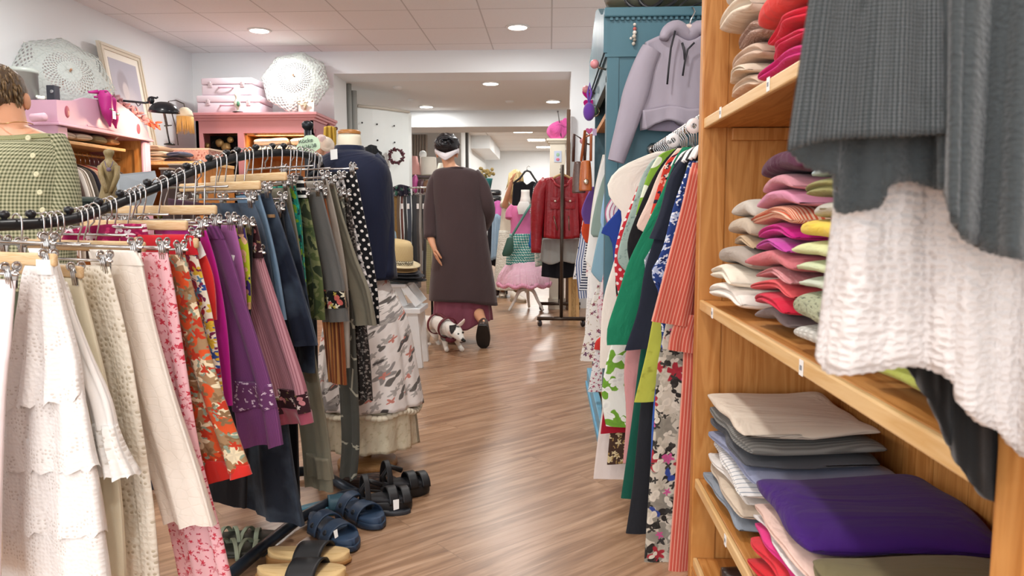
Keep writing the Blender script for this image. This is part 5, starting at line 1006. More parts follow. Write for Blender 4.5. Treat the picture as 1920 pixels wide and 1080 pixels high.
MB().lathe([(.001, .004), (.006, .002), (.011, .004), (.013, 0)], (-3.49, 5.139, 1.90), 16, ax=(0, -1, 0)).build('speaker_cone', plain('#9ea0a4', .3, .7), spk)
wv = MB()
for k in range(9): wv.ell((-3.62 + .03 * (k % 3), 5.13 + .03 * (k // 3), 1.85 + .012 * (k % 2)), .035, .012, .012, 10, rot=Matrix.Rotation(k * .7, 3, 'Z'))
wv.build('paper_flower', plain('#e9ece2', .7)); tag(bpy.data.objects['paper_flower'], 'white fabric flower beside the black speaker', 'flower')
rl = thing('hanging_cloth_roll', 'pale pink boxy piece hanging beside the neck of the gingham woman', 'hanging piece', tuple(P(70, 228, 4.9)))
MB().tube([P(58, 221, 4.92), P(60, 221, 4.92), P(84, 219, 4.92), P(86, 219, 4.92)], [.02, .028, .028, .02], 16).build('roll', cloth('#e6bccb'), rl)  # pink box at the cabinet side, modelled as a roll without support
ga = MB(); rnd = random.Random(5)
for k in range(44):
    f = k / 43; c = P(214 + 62 * f, 186 + 42 * f, 5.9 + .35 * f) + V([rnd.uniform(-.035, .035) for _ in range(3)])
    ga.ell(c, .030, .018, .008, 8, rot=Matrix.Rotation(rnd.uniform(0, 6), 3, V((rnd.random(), rnd.random(), rnd.random() + .1)).normalized()))
gar = thing('flower_garland', 'dusty pink artificial flower garland over the cabinet corner, coral tipped', 'garland', tuple(P(250, 225, 6.1)))
ga.build('petals', plain('#b98a90', .5), gar)
gb = MB()
for k in range(12):
    c = P(266 + k * 2.8, 222 + 1.3 * k + 4 * sin(k * 2), 6.27) + V([rnd.uniform(-.02, .02) for _ in range(3)])
    gb.ell(c, .034, .014, .010, 8, rot=Matrix.Rotation(.5 + rnd.uniform(-.6, .6), 3, 'Y'))
gb.build('petals', plain('#e4694e', .5), gar)
MB().tube([P(214, 186, 5.9), P(240, 202, 6.05), P(276, 228, 6.25), P(300, 236, 6.27)], .005, 6).build('stem', plain('#6c4a44', .6), gar)
tw = MB().tube([P(209, 246, 5.78), P(214, 225, 5.79), P(212, 240, 5.8), P(222, 256, 5.84), P(216, 262, 5.82)], .006, 6).build('ribbon_bow', plain('#e9d7c2', .6)); tag(tw, 'cream ribbon and dried twig hanging from the pink cornice', 'ribbon')
# corner shelf unit with box, clothes and lamps
cu = thing('corner_shelf_unit', 'low pine shelf unit in the corner between the two pink cabinets', 'shelf unit', (-3.45, 6.7, 0))
MB().box((-3.93, 6.36, 1.47), (-3.02, 7.05, 1.50), bev=.003).build('top_board', pine_edge, cu, smooth=False)
for x in (-3.93, -3.06): MB().box((x, 6.38, 0), (x + .03, 7.05, 1.47)).build('side_panel', pine, cu, smooth=False)
MB().box((-3.9, 6.40, 1.05), (-3.06, 7.05, 1.07)).build('shelf', pine_edge, cu, smooth=False)
MB().box((-3.9, 7.02, 0), (-3.06, 7.04, 1.47)).build('back_panel', pine, cu, smooth=False)
for k, (x, c, lb) in enumerate(((-3.60, '#d9c7ae', 'cream folded jumper at the bottom beside the fluted pilaster'), (-3.58, '#e2d6c2', 'ivory folded jumper on the cream one beside the pilaster'), (-3.62, '#d6c0aa', 'beige crumpled jumper on top beside the pilaster'))):
    tag(folded(x, 6.52, 1.502 + k * .052, .22, .24, .048, 2, 80, 20 + k, 0, .003).build('folded_jumper', ft(c)), lb, 'jumper', 'knits on the corner shelf unit')
for x, c, lb, z in ((-3.36, '#3c2a30', 'dark aubergine folded top on the corner shelf unit', 1.502), (-3.34, '#56607c', 'slate blue folded top on the corner shelf unit', 1.552)):
    tag(folded(x, 6.47, z, .16, .16, .045, 2, 70, 33, 0, .003).build('folded_blouse', ft(c)), lb, 'blouse')
pbx = thing('printed_box', 'pink floral printed cardboard box on the corner shelf unit', 'box', (-3.18, 6.72, 1.502))
pm_ = cloth('#c9a19a', ('floral', [('#a4665e', 30, .24), ('#d9bdb2', 40, .22)]), bump=.1, wr=.1)
MB().box((-3.42, 6.6, 1.502), (-3.06, 6.62, 1.625)).box((-3.42, 6.88, 1.502), (-3.06, 6.9, 1.625)).box((-3.42, 6.62, 1.502), (-3.40, 6.88, 1.625)).box((-3.08, 6.62, 1.502), (-3.06, 6.88, 1.625)).box((-3.42, 6.6, 1.502), (-3.06, 6.9, 1.512)).build('sides', pm_, pbx, smooth=False)
MB().box((-3.425, 6.595, 1.618), (-3.055, 6.605, 1.632)).box((-3.06, 6.6, 1.618), (-3.052, 6.9, 1.632)).build('rim', plain('#dcc8b4', .6), pbx, smooth=False)
tag(folded(-3.37, 6.75, 1.55, .23, .19, .08, 2, 10, 55, 0, .01, rough=.02).build('grey_cardigan', ft('#6b716a')), 'grey green crumpled cardigan heaped in the printed box', 'cardigan')
tag(folded(-3.52, 6.74, 1.565, .10, .14, .06, 1, 40, 57, 0, .004).build('violet_scarf', ft('#3f3550')), 'dark violet scarf beside the printed box', 'scarf')
dl = thing('desk_lamp', 'black articulated desk lamp over the corner shelf unit', 'lamp', tuple(P(318, 268, 6.55)))
lb_ = plain('#1d2026', .22)
MB().lathe([(.001, 0), (.05, 0), (.05, .012), (.012, .02)], P(318, 272, 6.98), 20).build('base', lb_, dl)
MB().tube([P(318, 268, 6.95), P(314, 250, 6.7), P(311, 232, 6.4), P(307, 212, 6.12), P(304, 205, 6.0)], .008, 8).tube([P(314, 236, 6.45), P(309, 212, 6.12)], .006, 8).tube([P(308, 236, 6.45), P(322, 235, 6.45)], .005, 8).build('stand', lb_, dl)
MB().tube([P(231, 189, 5.9), P(252, 191, 5.92), P(272, 193, 5.94), P(284, 191, 5.96)], .009, 8).tube([P(254, 192, 5.92), P(259, 199, 5.92), P(263, 196, 5.93), P(262, 191, 5.93)], .004, 6).build('arm', lb_, dl)
MB().ell(P(283, 188, 5.96), .027, .027, .031, 14).tube([P(283, 182, 5.96), P(293, 184, 5.97), P(296, 182, 5.97)], .008, 8).build('joint', lb_, dl)
lc = P(308, 211, 5.98)
MB().lathe([(.026, .085), (.05, .08), (.085, .062), (.112, .03), (.120, 0), (.116, -.002), (.108, .028), (.08, .058), (.03, .078)], lc, 32, ax=(.1, -.15, 1), cap0=True).build('lamp_shade', lb_, dl, mods=[])
MB().ell(lc + V((0, 0, .03)), .028, .028, .035, 14).build('bulb', glow('#ffd9a0', 12), dl)
sl = bpy.data.lights.new('desk_lamp_light', 'POINT'); sl.energy = 13; sl.color = (1, .62, .38); sl.shadow_soft_size = .04
so_ = bpy.data.objects.new('desk_lamp_light', sl); C.objects.link(so_); so_.location = lc + V((0, 0, -.012))
fl = thing('fringed_lamp', 'lamp with cream dome shade and straw coloured fringe', 'lamp', tuple(P(347, 250, 6.7)))
fc = P(347, 219, 6.7)
MB().lathe([(.012, .085), (.03, .08), (.058, .055), (.07, .02), (.072, 0), (.069, 0), (.067, .02), (.055, .05), (.012, .078)], fc, 28).build('lamp_shade', plain('#cfc9b4', .7), fl)
fg = MB(); rnd = random.Random(3)
for k in range(84):
    a = 2 * PI * k / 84; r0 = .069; l_ = rnd.uniform(.10, .16); a2 = a + rnd.uniform(-.05, .05)
    fg.tube([fc + V((r0 * cos(a), r0 * sin(a), 0)), fc + V((r0 * 1.02 * cos(a2), r0 * 1.02 * sin(a2), -l_ * .5)), fc + V(((r0 + .005) * cos(a2), (r0 + .005) * sin(a2), -l_))], [.0035, .003, .0015], 4)
fg.build('fringe', plain('#d9b06a', .6), fl)
MB().tube([fc + V((0, 0, .08)), fc + V((-.005, 0, .115)), P(330, 188, 6.75), P(316, 190, 6.8), P(330, 240, 6.92), P(334, 272, 6.85)], .005, 8).build('stand', plain('#4b4640', .35, .6), fl)
# second pink cabinet in the corner
DX0, DX1, DY = -3.6, -2.385, 7.5
c2 = thing('rose_cabinet', 'rose pink corner cabinet with lit compartment under the suitcases', 'cabinet', (-3.0, 7.85, 0))
MB().box((DX0 - .04, DY - .045, 2.035), (DX1 + .05, YB - .005, 2.062), bev=.004).box((DX0 - .025, DY - .03, 2.01), (DX1 + .035, YB - .005, 2.037), bev=.004).box((DX0 - .01, DY - .012, 1.985), (DX1 + .015, YB - .005, 2.012)).build('cornice', salmon, c2, smooth=False)
MB().box((DX0, DY, 1.86), (DX1, DY + .03, 1.99)).build('frieze', salmon, c2, smooth=False)
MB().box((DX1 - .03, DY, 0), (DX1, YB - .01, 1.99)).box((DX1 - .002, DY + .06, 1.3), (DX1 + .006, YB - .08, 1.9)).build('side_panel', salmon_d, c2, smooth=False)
MB().box((DX0, DY, 0), (DX0 + .03, YB - .01, 1.99)).build('side_panel', salmon, c2, smooth=False)
MB().box((-3.17, DY, 0), (-3.105, DY + .04, 1.86)).box((DX0, DY, 0), (DX0 + .07, DY + .03, 1.86)).box((DX1 - .07, DY, 0), (DX1, DY + .03, 1.86)).build('stile', salmon, c2, smooth=False)
MB().box((DX0 + .03, YB - .03, 0), (DX1 - .03, YB - .012, 1.99)).build('back_panel', pine_in, c2, smooth=False)
MB().box((-3.105, DY + .03, 1.0), (-3.09, YB - .03, 1.86)).box((DX1 - .045, DY + .03, 1.0), (DX1 - .03, YB - .03, 1.86)).box((-3.1, DY + .03, 1.84), (DX1 - .03, YB - .03, 1.862)).build('pine_lining', pine_in, c2, smooth=False)
MB().box((-3.09, DY + .03, 1.63), (DX1 - .045, YB - .03, 1.655)).build('shelf', pine_in, c2, smooth=False)
MB().box((DX0 + .03, DY + .02, 1.3), (-3.17, DY + .03, 1.3)).box((DX0 + .03, DY + .25, 1.0), (-3.11, DY + .26, 1.86)).build('black_lining', plain('#0b0b0c', .9), c2, smooth=False)
q = bpy.data.lights.new('cabinet_light', 'AREA'); q.shape = 'RECTANGLE'; q.size = .5; q.size_y = .05; q.energy = 2.2; q.color = (1, .72, .42)
qo = bpy.data.objects.new('cabinet_light', q); C.objects.link(qo); qo.location = (-2.76, DY + .07, 1.835); qo.rotation_euler = (R(-20), 0, 0)
for k in range(4):
    col_, row = divmod(k, 2); z = 1.674 + row * .085
    lb = ['lower', 'upper'][row] + (' white quilted blanket of the wider lit pile' if col_ == 0 else ' white blanket of the narrow lit pile on the far side')
    tag(folded(-3.06 if col_ == 0 else -2.67, 7.72, z, .37 if col_ == 0 else .22, .26, .08, 3, 0, 60 + k, 0, .006, rough=.012).build('folded_blanket', ft('#ece2d4')), lb, 'blanket', 'blankets in the lit compartment')
gd = plain('#a98d5a', .35, .4)
for k, (px, py, r) in enumerate(((388, 273, .03), (412, 268, .045), (424, 276, .05), (432, 262, .035))):
    o = MB().ell(P(px, py, DY + .12), r, r * .5, r * .9, 18, fn=lambda d: 1 + .25 * noise.noise(d * 4 + V((k, 0, 0)))).build('gold_ornament', gd)
    tag(o, ['small gold brooch ornament in the black compartment', 'gold feather like ornament, left of the cluster in black compartment', 'largest gold filigree ornament in the black compartment', 'gold ornament highest in the black compartment'][k], 'ornament', 'gold ornaments')
bkc = drape([(398, 268, 398, 330), (408, 262, 400, 330), (425, 270, 425, 330), (442, 266, 442, 330)], DY + .2, .02, 3, 12, 30, 9).build('black_garment', cloth('#0f0f11', sheen=.1), mods=[SOL(.01)]); tag(bkc, 'black garment with gold trim in the dark compartment', 'garment')
tag(folded(-3.50, 7.635, 1.34, .27, .16, .08, 2, 0, 77, 0, .01, rough=.012).build('ochre_jumper', ft('#c9a566')), 'ochre yellow folded jumper below the black compartment', 'jumper')
tag(MB().box((-3.55, 7.545, 1.28), (-3.18, 7.73, 1.322), bev=.004).build('ochre_shelf_board', pine_edge, smooth=False), 'narrow pine board under the ochre jumper', 'board')
# suitcases
pale = plain('#dccdd6', .45, name='pale_pink_leather'); pale_d = plain('#c9a3b6', .5)
def suitcase(label, x0, x1, y0, y1, z0, z1, yaw):
    t = thing('pink_suitcase', label, 'suitcase', ((x0 + x1) / 2, (y0 + y1) / 2, z0), 'stacked pink suitcases'); Rz = Matrix.Rotation(R(yaw), 3, 'Z'); c = V(((x0 + x1) / 2, (y0 + y1) / 2, 0))
    def q(mb): mb.v = [c + Rz @ (v - c) for v in mb.v]; return mb
    zm = z0 + (z1 - z0) * .62; xm = (x0 + x1) / 2
    q(MB().box((x0, y0, z0), (x1, y1, zm - .002), bev=.012)).build('body', pale, t, mods=[])
    q(MB().box((x0 - .003, y0 - .003, zm + .001), (x1 + .003, y1 + .003, z1), bev=.012)).build('lid', pale, t)
    for s_ in (-1, 1):
        lx = xm + s_ * (x1 - x0) * .32; q(MB().box((lx - .022, y0 - .009, zm - .03), (lx + .022, y0 + .002, zm + .022), bev=.003).box((lx - .008, y0 - .014, zm - .01), (lx + .008, y0 - .006, zm + .03), bev=.002)).build('latch', plain('#d9c8cd', .3, .5), t)
    q(MB().tube([V(p) for p in catmull([(xm - .075, y0, zm - .03), (xm - .07, y0 - .03, zm - .034), (xm, y0 - .04, zm - .036), (xm + .07, y0 - .03, zm - .034), (xm + .075, y0, zm - .03)], 14)], .008, 8)).build('handle', pale_d, t)
suitcase('larger pale pink suitcase, lower of two stacked on the rose cabinet', -3.62, -2.97, 7.58, 7.98, 2.064, 2.25, 2)
suitcase('smaller pale pink suitcase, upper of two stacked on the rose cabinet', -3.57, -3.03, 7.60, 7.96, 2.254, 2.43, -3)
parasol('open white lace parasol standing on the rose cabinet beside the suitcases', (-2.64, 7.76, 2.41), (.12, -.93, .34), .355, .12)
fg_ = thing('small_figurine', 'small white and green figurine on a dark base before the suitcases', 'figurine', tuple(P(446, 211, 7.48)))
fb_ = P(446, 211, 7.5)
MB().lathe([(.001, 0), (.05, 0), (.05, .008), (.02, .012), (.001, .012)], fb_, 18).build('base', plain('#3a3034', .5), fg_)
MB().lathe([(.012, .01), (.012, .04), (.03, .07), (.036, .09), (.025, .12), (.018, .14), (.028, .16), (.03, .175), (.018, .195), (.001, .2)], fb_, 16, fn=lambda a, z: 1 + .12 * sin(3 * a + 40 * z)).build('figure', plain('#d8d4c6', .4), fg_)
MB().ell(fb_ + V((.015, -.02, .085)), .018, .016, .03, 10).build('cloak', plain('#4a7d62', .5), fg_)
cf = thing('dried_flower_frame', 'small white frame with dried white flowers at the right end of the rose cabinet', 'frame', tuple(P(574, 208, 7.48)))
MB().prism([P(558, 209, 7.5), P(588, 209, 7.5), P(589, 188, 7.52), P(558, 186, 7.52)], (0, .012, 0)).build('card', plain('#e9e4dc', .7), cf, smooth=False)
MB().tube([P(558, 209, 7.49), P(558, 184, 7.51)], .004, 6).build('frame_edge', plain('#55504c', .5), cf)
fw_ = MB(); rnd = random.Random(8)
for k in range(14): fw_.ell(P(572 + rnd.uniform(-13, 13), 192 + rnd.uniform(-5, 5), 7.485), .014, .01, .014, 8)
MB().tube([P(572, 206, 7.485), P(573, 194, 7.485)], .01, 8).build('stems', plain('#b3a284', .7), cf); fw_.build('dried_flowers', plain('#cfc4b0', .7), cf)
# knobs, hats and hangings on the right side of the rose cabinet
for k, (px, py, Y) in enumerate(((616, 235, 7.62), (630, 241, 7.9))):
    MB().ell(P(px, py, Y), .02, .02, .02, 12).build('peg_knob', plain('#5a2a34', .3), c2)
sc = drape([(608, 238, 606, 278), (616, 236, 614, 282), (624, 237, 626, 276), (630, 240, 630, 270)], 7.45, .015, 3, 12, 30, 4).build('mustard_scarf', cloth('#b0923a', wr=1.), mods=[SOL(.01)]); tag(sc, 'mustard yellow fringed scarf hanging at the cabinet side', 'scarf')
for k, (px, py, rr, c, lb) in enumerate(((604, 262, .05, '#d9c4c4', 'pale pink cap hanging behind the green size sign'), (612, 270, .07, '#e2d6c6', 'cream sun hat hanging behind the navy jacket collar'), (598, 285, .06, '#c99a80', 'tan straw bag hanging behind the green size sign'))):
    o = MB().lathe([(.001, .05), (rr * .5, .045), (rr * .62, .0), (rr * 1.05, -.008), (rr * 1.1, -.002), (rr * .6, .004)], P(px, py, 6.9), 24, ax=(.5, -.8, .35)).build('hanging_hat', cloth(c)); tag(o, lb, 'hat', 'hats at the cabinet side')
# display table with bust, boxes, paper sign behind the spiral rack
dt = thing('display_table', 'dark display table behind the spiral rack holding boxes and a wooden bust', 'table', (-2.1, 3.5, 0))
MB().box((-2.75, 3.05, .99), (-1.5, 3.95, 1.02), bev=.004).build('table_top', wood('#6d5646', '#3f2f25', .5, 1., 0, 'dark_wood', False), dt, smooth=False)
for x, y in ((-2.7, 3.1), (-1.6, 3.1), (-2.7, 3.85), (-1.6, 3.85)): MB().box((x, y, 0), (x + .05, y + .05, .99)).build('leg', plain('#3f3129', .5), dt, smooth=False)
bb = P(204, 392, 3.2); bu = thing('wooden_bust', 'small carved wooden lady figure with a purple pendant on the table', 'figurine', tuple(bb))
wdm = wood('#b3a27a', '#8a7850', .45, 6, 2, 'pale_wood', False); s3 = 3.2 / F
prof = [(412, 15, 16), (395, 21, 18), (378, 21, 19), (362, 17, 15), (348, 13, 12), (336, 15, 13), (322, 17, 15), (311, 19, 13), (304, 14, 10), (299, 6, 6), (294, 6, 6), (290, 9, 9), (286, 10.5, 11), (281, 9, 9), (279, 2, 2)]
MB().rings([[V((P(204, y, 3.2).x + a * s3 * cos(q), 3.2 + b * s3 * .8 * sin(q), P(204, y, 3.2).z)) for q in [2 * PI * k / 24 for k in range(24)]] for y, a, b in prof], None, True, True, True).build('body', wdm, bu, mods=[SUB(1)])
MB().tube([P(188, 312, 3.18), P(190, 330, 3.16), P(196, 350, 3.15), P(200, 362, 3.15)], [.012, .012, .010, .008], 8).build('arm', wdm, bu); MB().tube([P(220, 312, 3.18), P(219, 332, 3.16), P(212, 350, 3.15), P(207, 362, 3.15)], [.012, .012, .010, .008], 8).build('arm', wdm, bu)
MB().tube([P(196, 302, 3.17), P(199, 312, 3.165), P(203, 316, 3.16)], .002, 5).tube([P(212, 302, 3.17), P(209, 312, 3.165), P(204, 316, 3.16)], .002, 5).ell(P(204, 318, 3.158), .012, .004, .009, 10).build('pendant', plain('#6d5f78', .3), bu)
ps = thing('blank_paper_sign', 'blank pale blue paper sheet standing behind the wooden figure', 'sign', tuple(P(260, 372, 3.35)))
MB().prism([P(222, 327, 3.35), P(290, 320, 3.42), P(298, 352, 3.42), P(286, 386, 3.42), P(226, 386, 3.35), P(218, 347, 3.35)], (0, .002, 0)).build('sheet', plain('#b9c3cc', .7), ps, smooth=False)
for k, (x0, y0, x1, y1, Y, lb) in enumerate(((316, 308, 355, 352, 3.85, 'larger dark brown square box standing behind the rail'), (300, 316, 317, 345, 3.72, 'smaller dark brown box left of the larger brown box'))):
    a, b_ = P(x0, y0, Y), P(x1, y1, Y); t = thing('brown_box', lb, 'box', ((a.x + b_.x) / 2, Y, b_.z), 'brown boxes')
    MB().box((a.x, Y, min(b_.z, 1.021)), (b_.x, Y + .06, a.z), bev=.003).build('box_body', plain('#45302a', .6), t, smooth=False); MB().box((a.x - .004, Y - .006, a.z - .006), (b_.x + .004, Y + .066, a.z + .004), bev=.002).build('rim', plain('#b9a088', .6), t, smooth=False)
for k, (px, py, c, lb) in enumerate(((163, 372, '#39443f', 'dark green crumpled scarf between gingham blouse and wooden figure'), (170, 392, '#43504a', 'grey green scarf lying under the dark green one'))):
    p_0 = P(px, py, 3.22); tag(folded(p_0.x - .07, 3.22 + .0, max(1.022, p_0.z - .03), .13, .16, .045, 2, 20, 80 + k, 0, .006, rough=.012).build('crumpled_scarf', ft(c)), lb, 'scarf')
wf_ = MB(); rnd = random.Random(9)
for k in range(16): wf_.ell(P(158 + rnd.uniform(-8, 14), 400 + rnd.uniform(-7, 6), 3.08), .012, .008, .012, 8)
wf_.build('white_blossoms', plain('#e6ead8', .6)); tag(bpy.data.objects['white_blossoms'], 'white artificial blossoms on the table edge beside the gingham blouse', 'flowers')
gm = MB().ell((P(296, 328, 3.75).x, 3.75, 1.041), .014, .02, .02, 10).build('lime_pouch', plain('#a9b44a', .5)); tag(gm, 'lime and black small pouch beside the brown boxes', 'pouch')
# ------------------------------------------------------------------ people and dog
def skin_mat(h, name='skin'):
    b = NB(name); o = b.coord('Object'); n1 = b.noise(o, 14, 3)
    return b.done(b.mix(b.math('MULTIPLY', n1, .35), rgb(h), rgb('#b97a5c')), .5, b.bump(b.noise(o, 120, 2), .05, .001), spec=.4, Subsurface_Weight=.12, Subsurface_Radius=(.01, .004, .002))
SK = skin_mat('#dca582'); SK2 = skin_mat('#d99f7c', 'tanned_skin')
def hair_mat(h, h2):
    b = NB('hair'); o = b.coord('Object'); n1 = b.noise(b.mp(o, (70, 70, 9)), 3, 3, .6)
    return b.done(b.mix(b.smooth(n1, .3, .7), rgb(h), rgb(h2)), .42, b.bump(n1, .9, .006), spec=.5)
def hand_joints(J, E, wrist_i, w, d, pal, curl, thumb, L=.185, finger=(.008,)):
    """adds palm, five fingers to the joint list; d = direction of the hand, pal = palm side, thumb = thumb side (unit vectors)"""
    d = V(d).normalized(); th = V(thumb).normalized(); pal = V(pal).normalized()
    pm = len(J); J.append((w + d * L * .22, .024, .017)); E.append((wrist_i, pm))
    kn_ = len(J); J.append((w + d * L * .42, .033, .014)); E.append((pm, kn_))
    for k, (off, ln) in enumerate(((.031, .44), (.011, .5), (-.010, .46), (-.029, .37))):
        b0 = w + d * L * (.47 - .012 * abs(k - 1)) + th * off; prev = kn_
        seg = ln * L / 3; dd = d; p = b0
        for s_ in range(4):
            i = len(J); J.append((p, .0088 - .0012 * s_ if s_ < 3 else .0055)); E.append((prev, i)); prev = i
            a = curl * (.35 + .35 * s_) * (1 + .12 * k); dd = (d * cos(a) + pal * sin(a)).normalized(); p = p + dd * seg * (1.1 if s_ == 0 else .95)
    prev = pm
    for s_, (al, be, r) in enumerate(((.28, .032, .0105), (.44, .047, .0095), (.56, .050, .008), (.64, .047, .006))):
        i = len(J); J.append((w + d * L * al + th * be + pal * (.008 + .006 * s_), r)); E.append((prev, i)); prev = i
def loft(spec, n=40, fold=(0, 0), cap0=False, cap1=False, ph=0.):
    """spec rows: (cx, cy, z, rx, ry)"""
    mb = MB(); rings = []; us = []; m = len(spec)
    for i, (cx, cy, z, rx, ry) in enumerate(spec):
        f = i / (m - 1); ring = []; u = []
        for k in range(n):
            a = 2 * PI * k / n; q = 1 + fold[1] * f * (sin(fold[0] * a + ph + f) + .4 * sin(fold[0] * 2.3 * a + 2 * ph))
            ring.append(V((cx + rx * q * cos(a), cy + ry * q * sin(a), z))); u.append((a * rx, -(spec[0][2] - z)))
        rings.append(ring); us.append(u)
    return mb.rings(rings, us, True, cap0, cap1)
def smooth_spec(sp, m): return catmull(sp, m)
def head(t, c, face, r=.095, sk=None, hair=None, hair_fn=None, hz=1.32, label=None):
    pass
# ---- woman walking away in the brown coat
wo = thing('person', 'person from behind in long brown coat, plum skirt and black and white headwrap, walking', 'person', tuple(P(865, 645, 5.95)[:2]) + (0,))
YW = 5.98
def w(px, py, dy=0.): return P(px, py, YW + dy)
J = [(w(862, 458), .13, .10), (w(860, 405), .125, .095), (w(857, 355), .15, .09), (w(853, 326), .10, .07), (w(843, 312), .055, .055), (w(840, 300), .050, .050), (w(838.5, 284), .068, .078), (w(838, 272), .07, .085),
     (w(818, 335), .055), (w(810, 392, .02), .042), (w(806, 440, -.04), .036), (w(812, 460, -.12), .026),
     (w(901, 335), .055), (w(916, 395, .0), .042), (w(905, 430, -.18 + .36), .034), (w(893, 440, .30), .028),
     (w(845, 480), .085), (w(846, 560, .12), .062), (w(846, 618, .05), .045), (V((w(846, 640).x, YW + .12, .09)), .034), (V((w(846, 640).x, YW + .25, .035)), .034),
     (w(878, 480), .085), (w(886, 555, .05), .062), (w(898, 590, -.12), .048), (w(907, 606, -.30), .030), (w(909, 612, -.33), .03)]
E = [(0, 1), (1, 2), (2, 3), (3, 4), (4, 5), (5, 6), (6, 7), (3, 8), (8, 9), (9, 10), (10, 11), (3, 12), (12, 13), (13, 14), (14, 15), (0, 16), (16, 17), (17, 18), (18, 19), (19, 20), (0, 21), (21, 22), (22, 23), (23, 24), (24, 25)]
hand_joints(J, E, 11, w(812, 460, -.12), w(823, 496, -.13) - w(812, 460, -.12), V((.9, .4, 0)), .3, V((.3, -.9, .2)), L=.185)
skin_body('body', SK, wo, J, E)
cm = cloth('#463738', rough=.95, bump=.3, wr=.35, sheen=.25)
s6 = YW / F
def ring_px(px, py, wx, ry, dy=0): q = w(px, py, dy); return (q.x, q.y, q.z, wx * s6, ry)
co1 = smooth_spec([ring_px(853, 314, 17, .06), ring_px(853, 318, 34, .085), ring_px(855, 326, 44, .105), ring_px(857, 345, 47, .12), ring_px(859, 375, 47, .125), ring_px(862, 410, 47, .13), ring_px(864, 450, 50, .14), ring_px(865, 490, 55, .155), ring_px(866, 528, 60, .17), ring_px(867, 552, 63, .18), ring_px(868, 562, 64, .182)], 40)
mb = loft(co1, 64, (5, .018), True, False, 1.0)
for v in mb.v:
    if v.z < .42: v.z -= (.42 - v.z) * .0 + max(0, (v.x - w(880, 500).x)) * .20 * min(1, (.45 - v.z) / .1)
coat = mb.build('coat', cm, wo, mods=[SOL(.006)])
flat = lambda pts, r, n=16: MB().tube([V(a) for a in catmull([tuple(p) for p in pts], 14)], [x[0] for x in catmull([(a, 0) for a in r], 14)], n, True)
flat([w(826, 326), w(815, 342, .0), w(811, 375, .01), w(808, 410, -.01), w(807, 447, -.06)], [.05, .066, .058, .054, .052]).build('sleeve', cm, coat)
flat([w(888, 325), w(902, 345, .0), w(911, 378, .0), w(914, 405, .06), w(902, 432, .22)], [.05, .066, .058, .052, .046]).build('sleeve', cm, coat)
MB().tube([V(a) for a in catmull([tuple(p) for p in (w(836, 317, -.035), w(845, 315, -.07), w(856, 314, -.08), w(866, 315, -.07), w(874, 318, -.03))], 14)], .008, 8).build('collar_edge', cm, coat)
pm2 = cloth('#7f4152', rough=.6, bump=.15, wr=.5, sheen=.2)
sk1 = smooth_spec([ring_px(864, 500, 45, .13), ring_px(866, 540, 50, .15), ring_px(867, 580, 54, .165), ring_px(867, 613, 56, .18)], 20)
mb = loft(sk1, 96, (15, .035), False, False, .4)
for v in mb.v:
    if v.z < .3: v.z += (.3 - v.z) * .35 * max(0, min(1, (v.x - w(880, 600).x) / .12)) - .02 * math.exp(-((v.x - w(850, 600).x) / .08) ** 2) * min(1, (.3 - v.z) / .1)
mb.build('skirt', pm2, wo, mods=[SOL(.004)])
bl = plain('#17171b', .38, name='black_satin'); wh = cloth('#ebe5e8', rough=.6)
hc = w(838, 275)
MB().ell(hc + V((0, .0, .018)), .100, .112, .088, 40, fn=lambda d: 1 + .05 * sin(9 * d.x + 7 * d.z + 3 * sin(4 * d.y)) + .05 * sin(13 * d.z - 5 * d.x) * (d.z > -.2)).build('black_headwrap', bl, wo)
kn1 = MB()
for k in range(3): kn1.tube([V(a) for a in catmull([tuple(hc + V(((.065 - .018 * k) * cos(a), -.098 - .012 * k - .01 * sin(2 * a), .022 + (.046 - .013 * k) * sin(a)))) for a in [k + 2 * PI * j / 10 for j in range(9)]], 24)], [.008 + .011 * sin(PI * i / 23) for i in range(24)], 10)
kn1.ell(hc + V((0, -.112, .018)), .026, .02, .02, 14).build('wrap_knot', bl, wo)
mb = MB(); rings = []
for j in range(48):
    a = 2 * PI * j / 48; bk_ = max(0, -sin(a)); dip = .030 * (1 - abs(cos(a))) * bk_
    c = hc + V((.090 * cos(a), .10 * sin(a), -.048 + .012 * cos(2 * a) - dip * .9)); o_ = V((cos(a), sin(a), 0))
    rings.append([c + o_ * .008 * cos(q) + V((0, 0, (.024 + .006 * sin(3 * a)) * sin(q))) for q in [2 * PI * k / 10 for k in range(10)]])
rings.append(rings[0]); mb.rings(rings).build('white_headband', wh, wo)
for sgn in (-1, 1):
    MB().ell(hc + V((.079 * sgn, .01, -.058)), .010, .018, .030, 12).build('ear', SK, wo)
def shoe(t, heel, toe, upv, col, sole, L=.26, wd=.045, name='shoe'):
    heel, toe = V(heel), V(toe); d = (toe - heel).normalized(); u = V(upv); u = (u - d * u.dot(d)).normalized(); s_ = d.cross(u); rings = []; sol = []
    for i in range(15):
        f = i / 14; wdt = wd * (.78 + .35 * sin(PI * min(1, f * 1.02) ** 1.2) * (f > .05)) * (1 if f < .9 else max(.35, 1 - (f - .9) * 5)) * (.75 if i == 0 else 1)
        h = .085 * (1 - f) ** 1.1 + .032
        if i in (0, 14): h *= .8
        c = heel + d * (L * f)
        rings.append([c + s_ * wdt * cos(a) + u * (h * (.5 + .5 * sin(a))) for a in [2 * PI * k / 16 for k in range(16)]])
        sol.append([c + s_ * wdt * 1.06 * x + u * z for x, z in ((-1, -.012), (1, -.012), (1, .012), (-1, .012))])
    o = MB().rings(rings, None, True, True, True).build(name, plain(col, .35), t)
    MB().rings(sol, None, True, True, True).build('sole', plain(sole, .6), o, smooth=False)
hl = w(905, 609, -.36); toe = V((w(912, 640).x, hl.y + .09, .022))
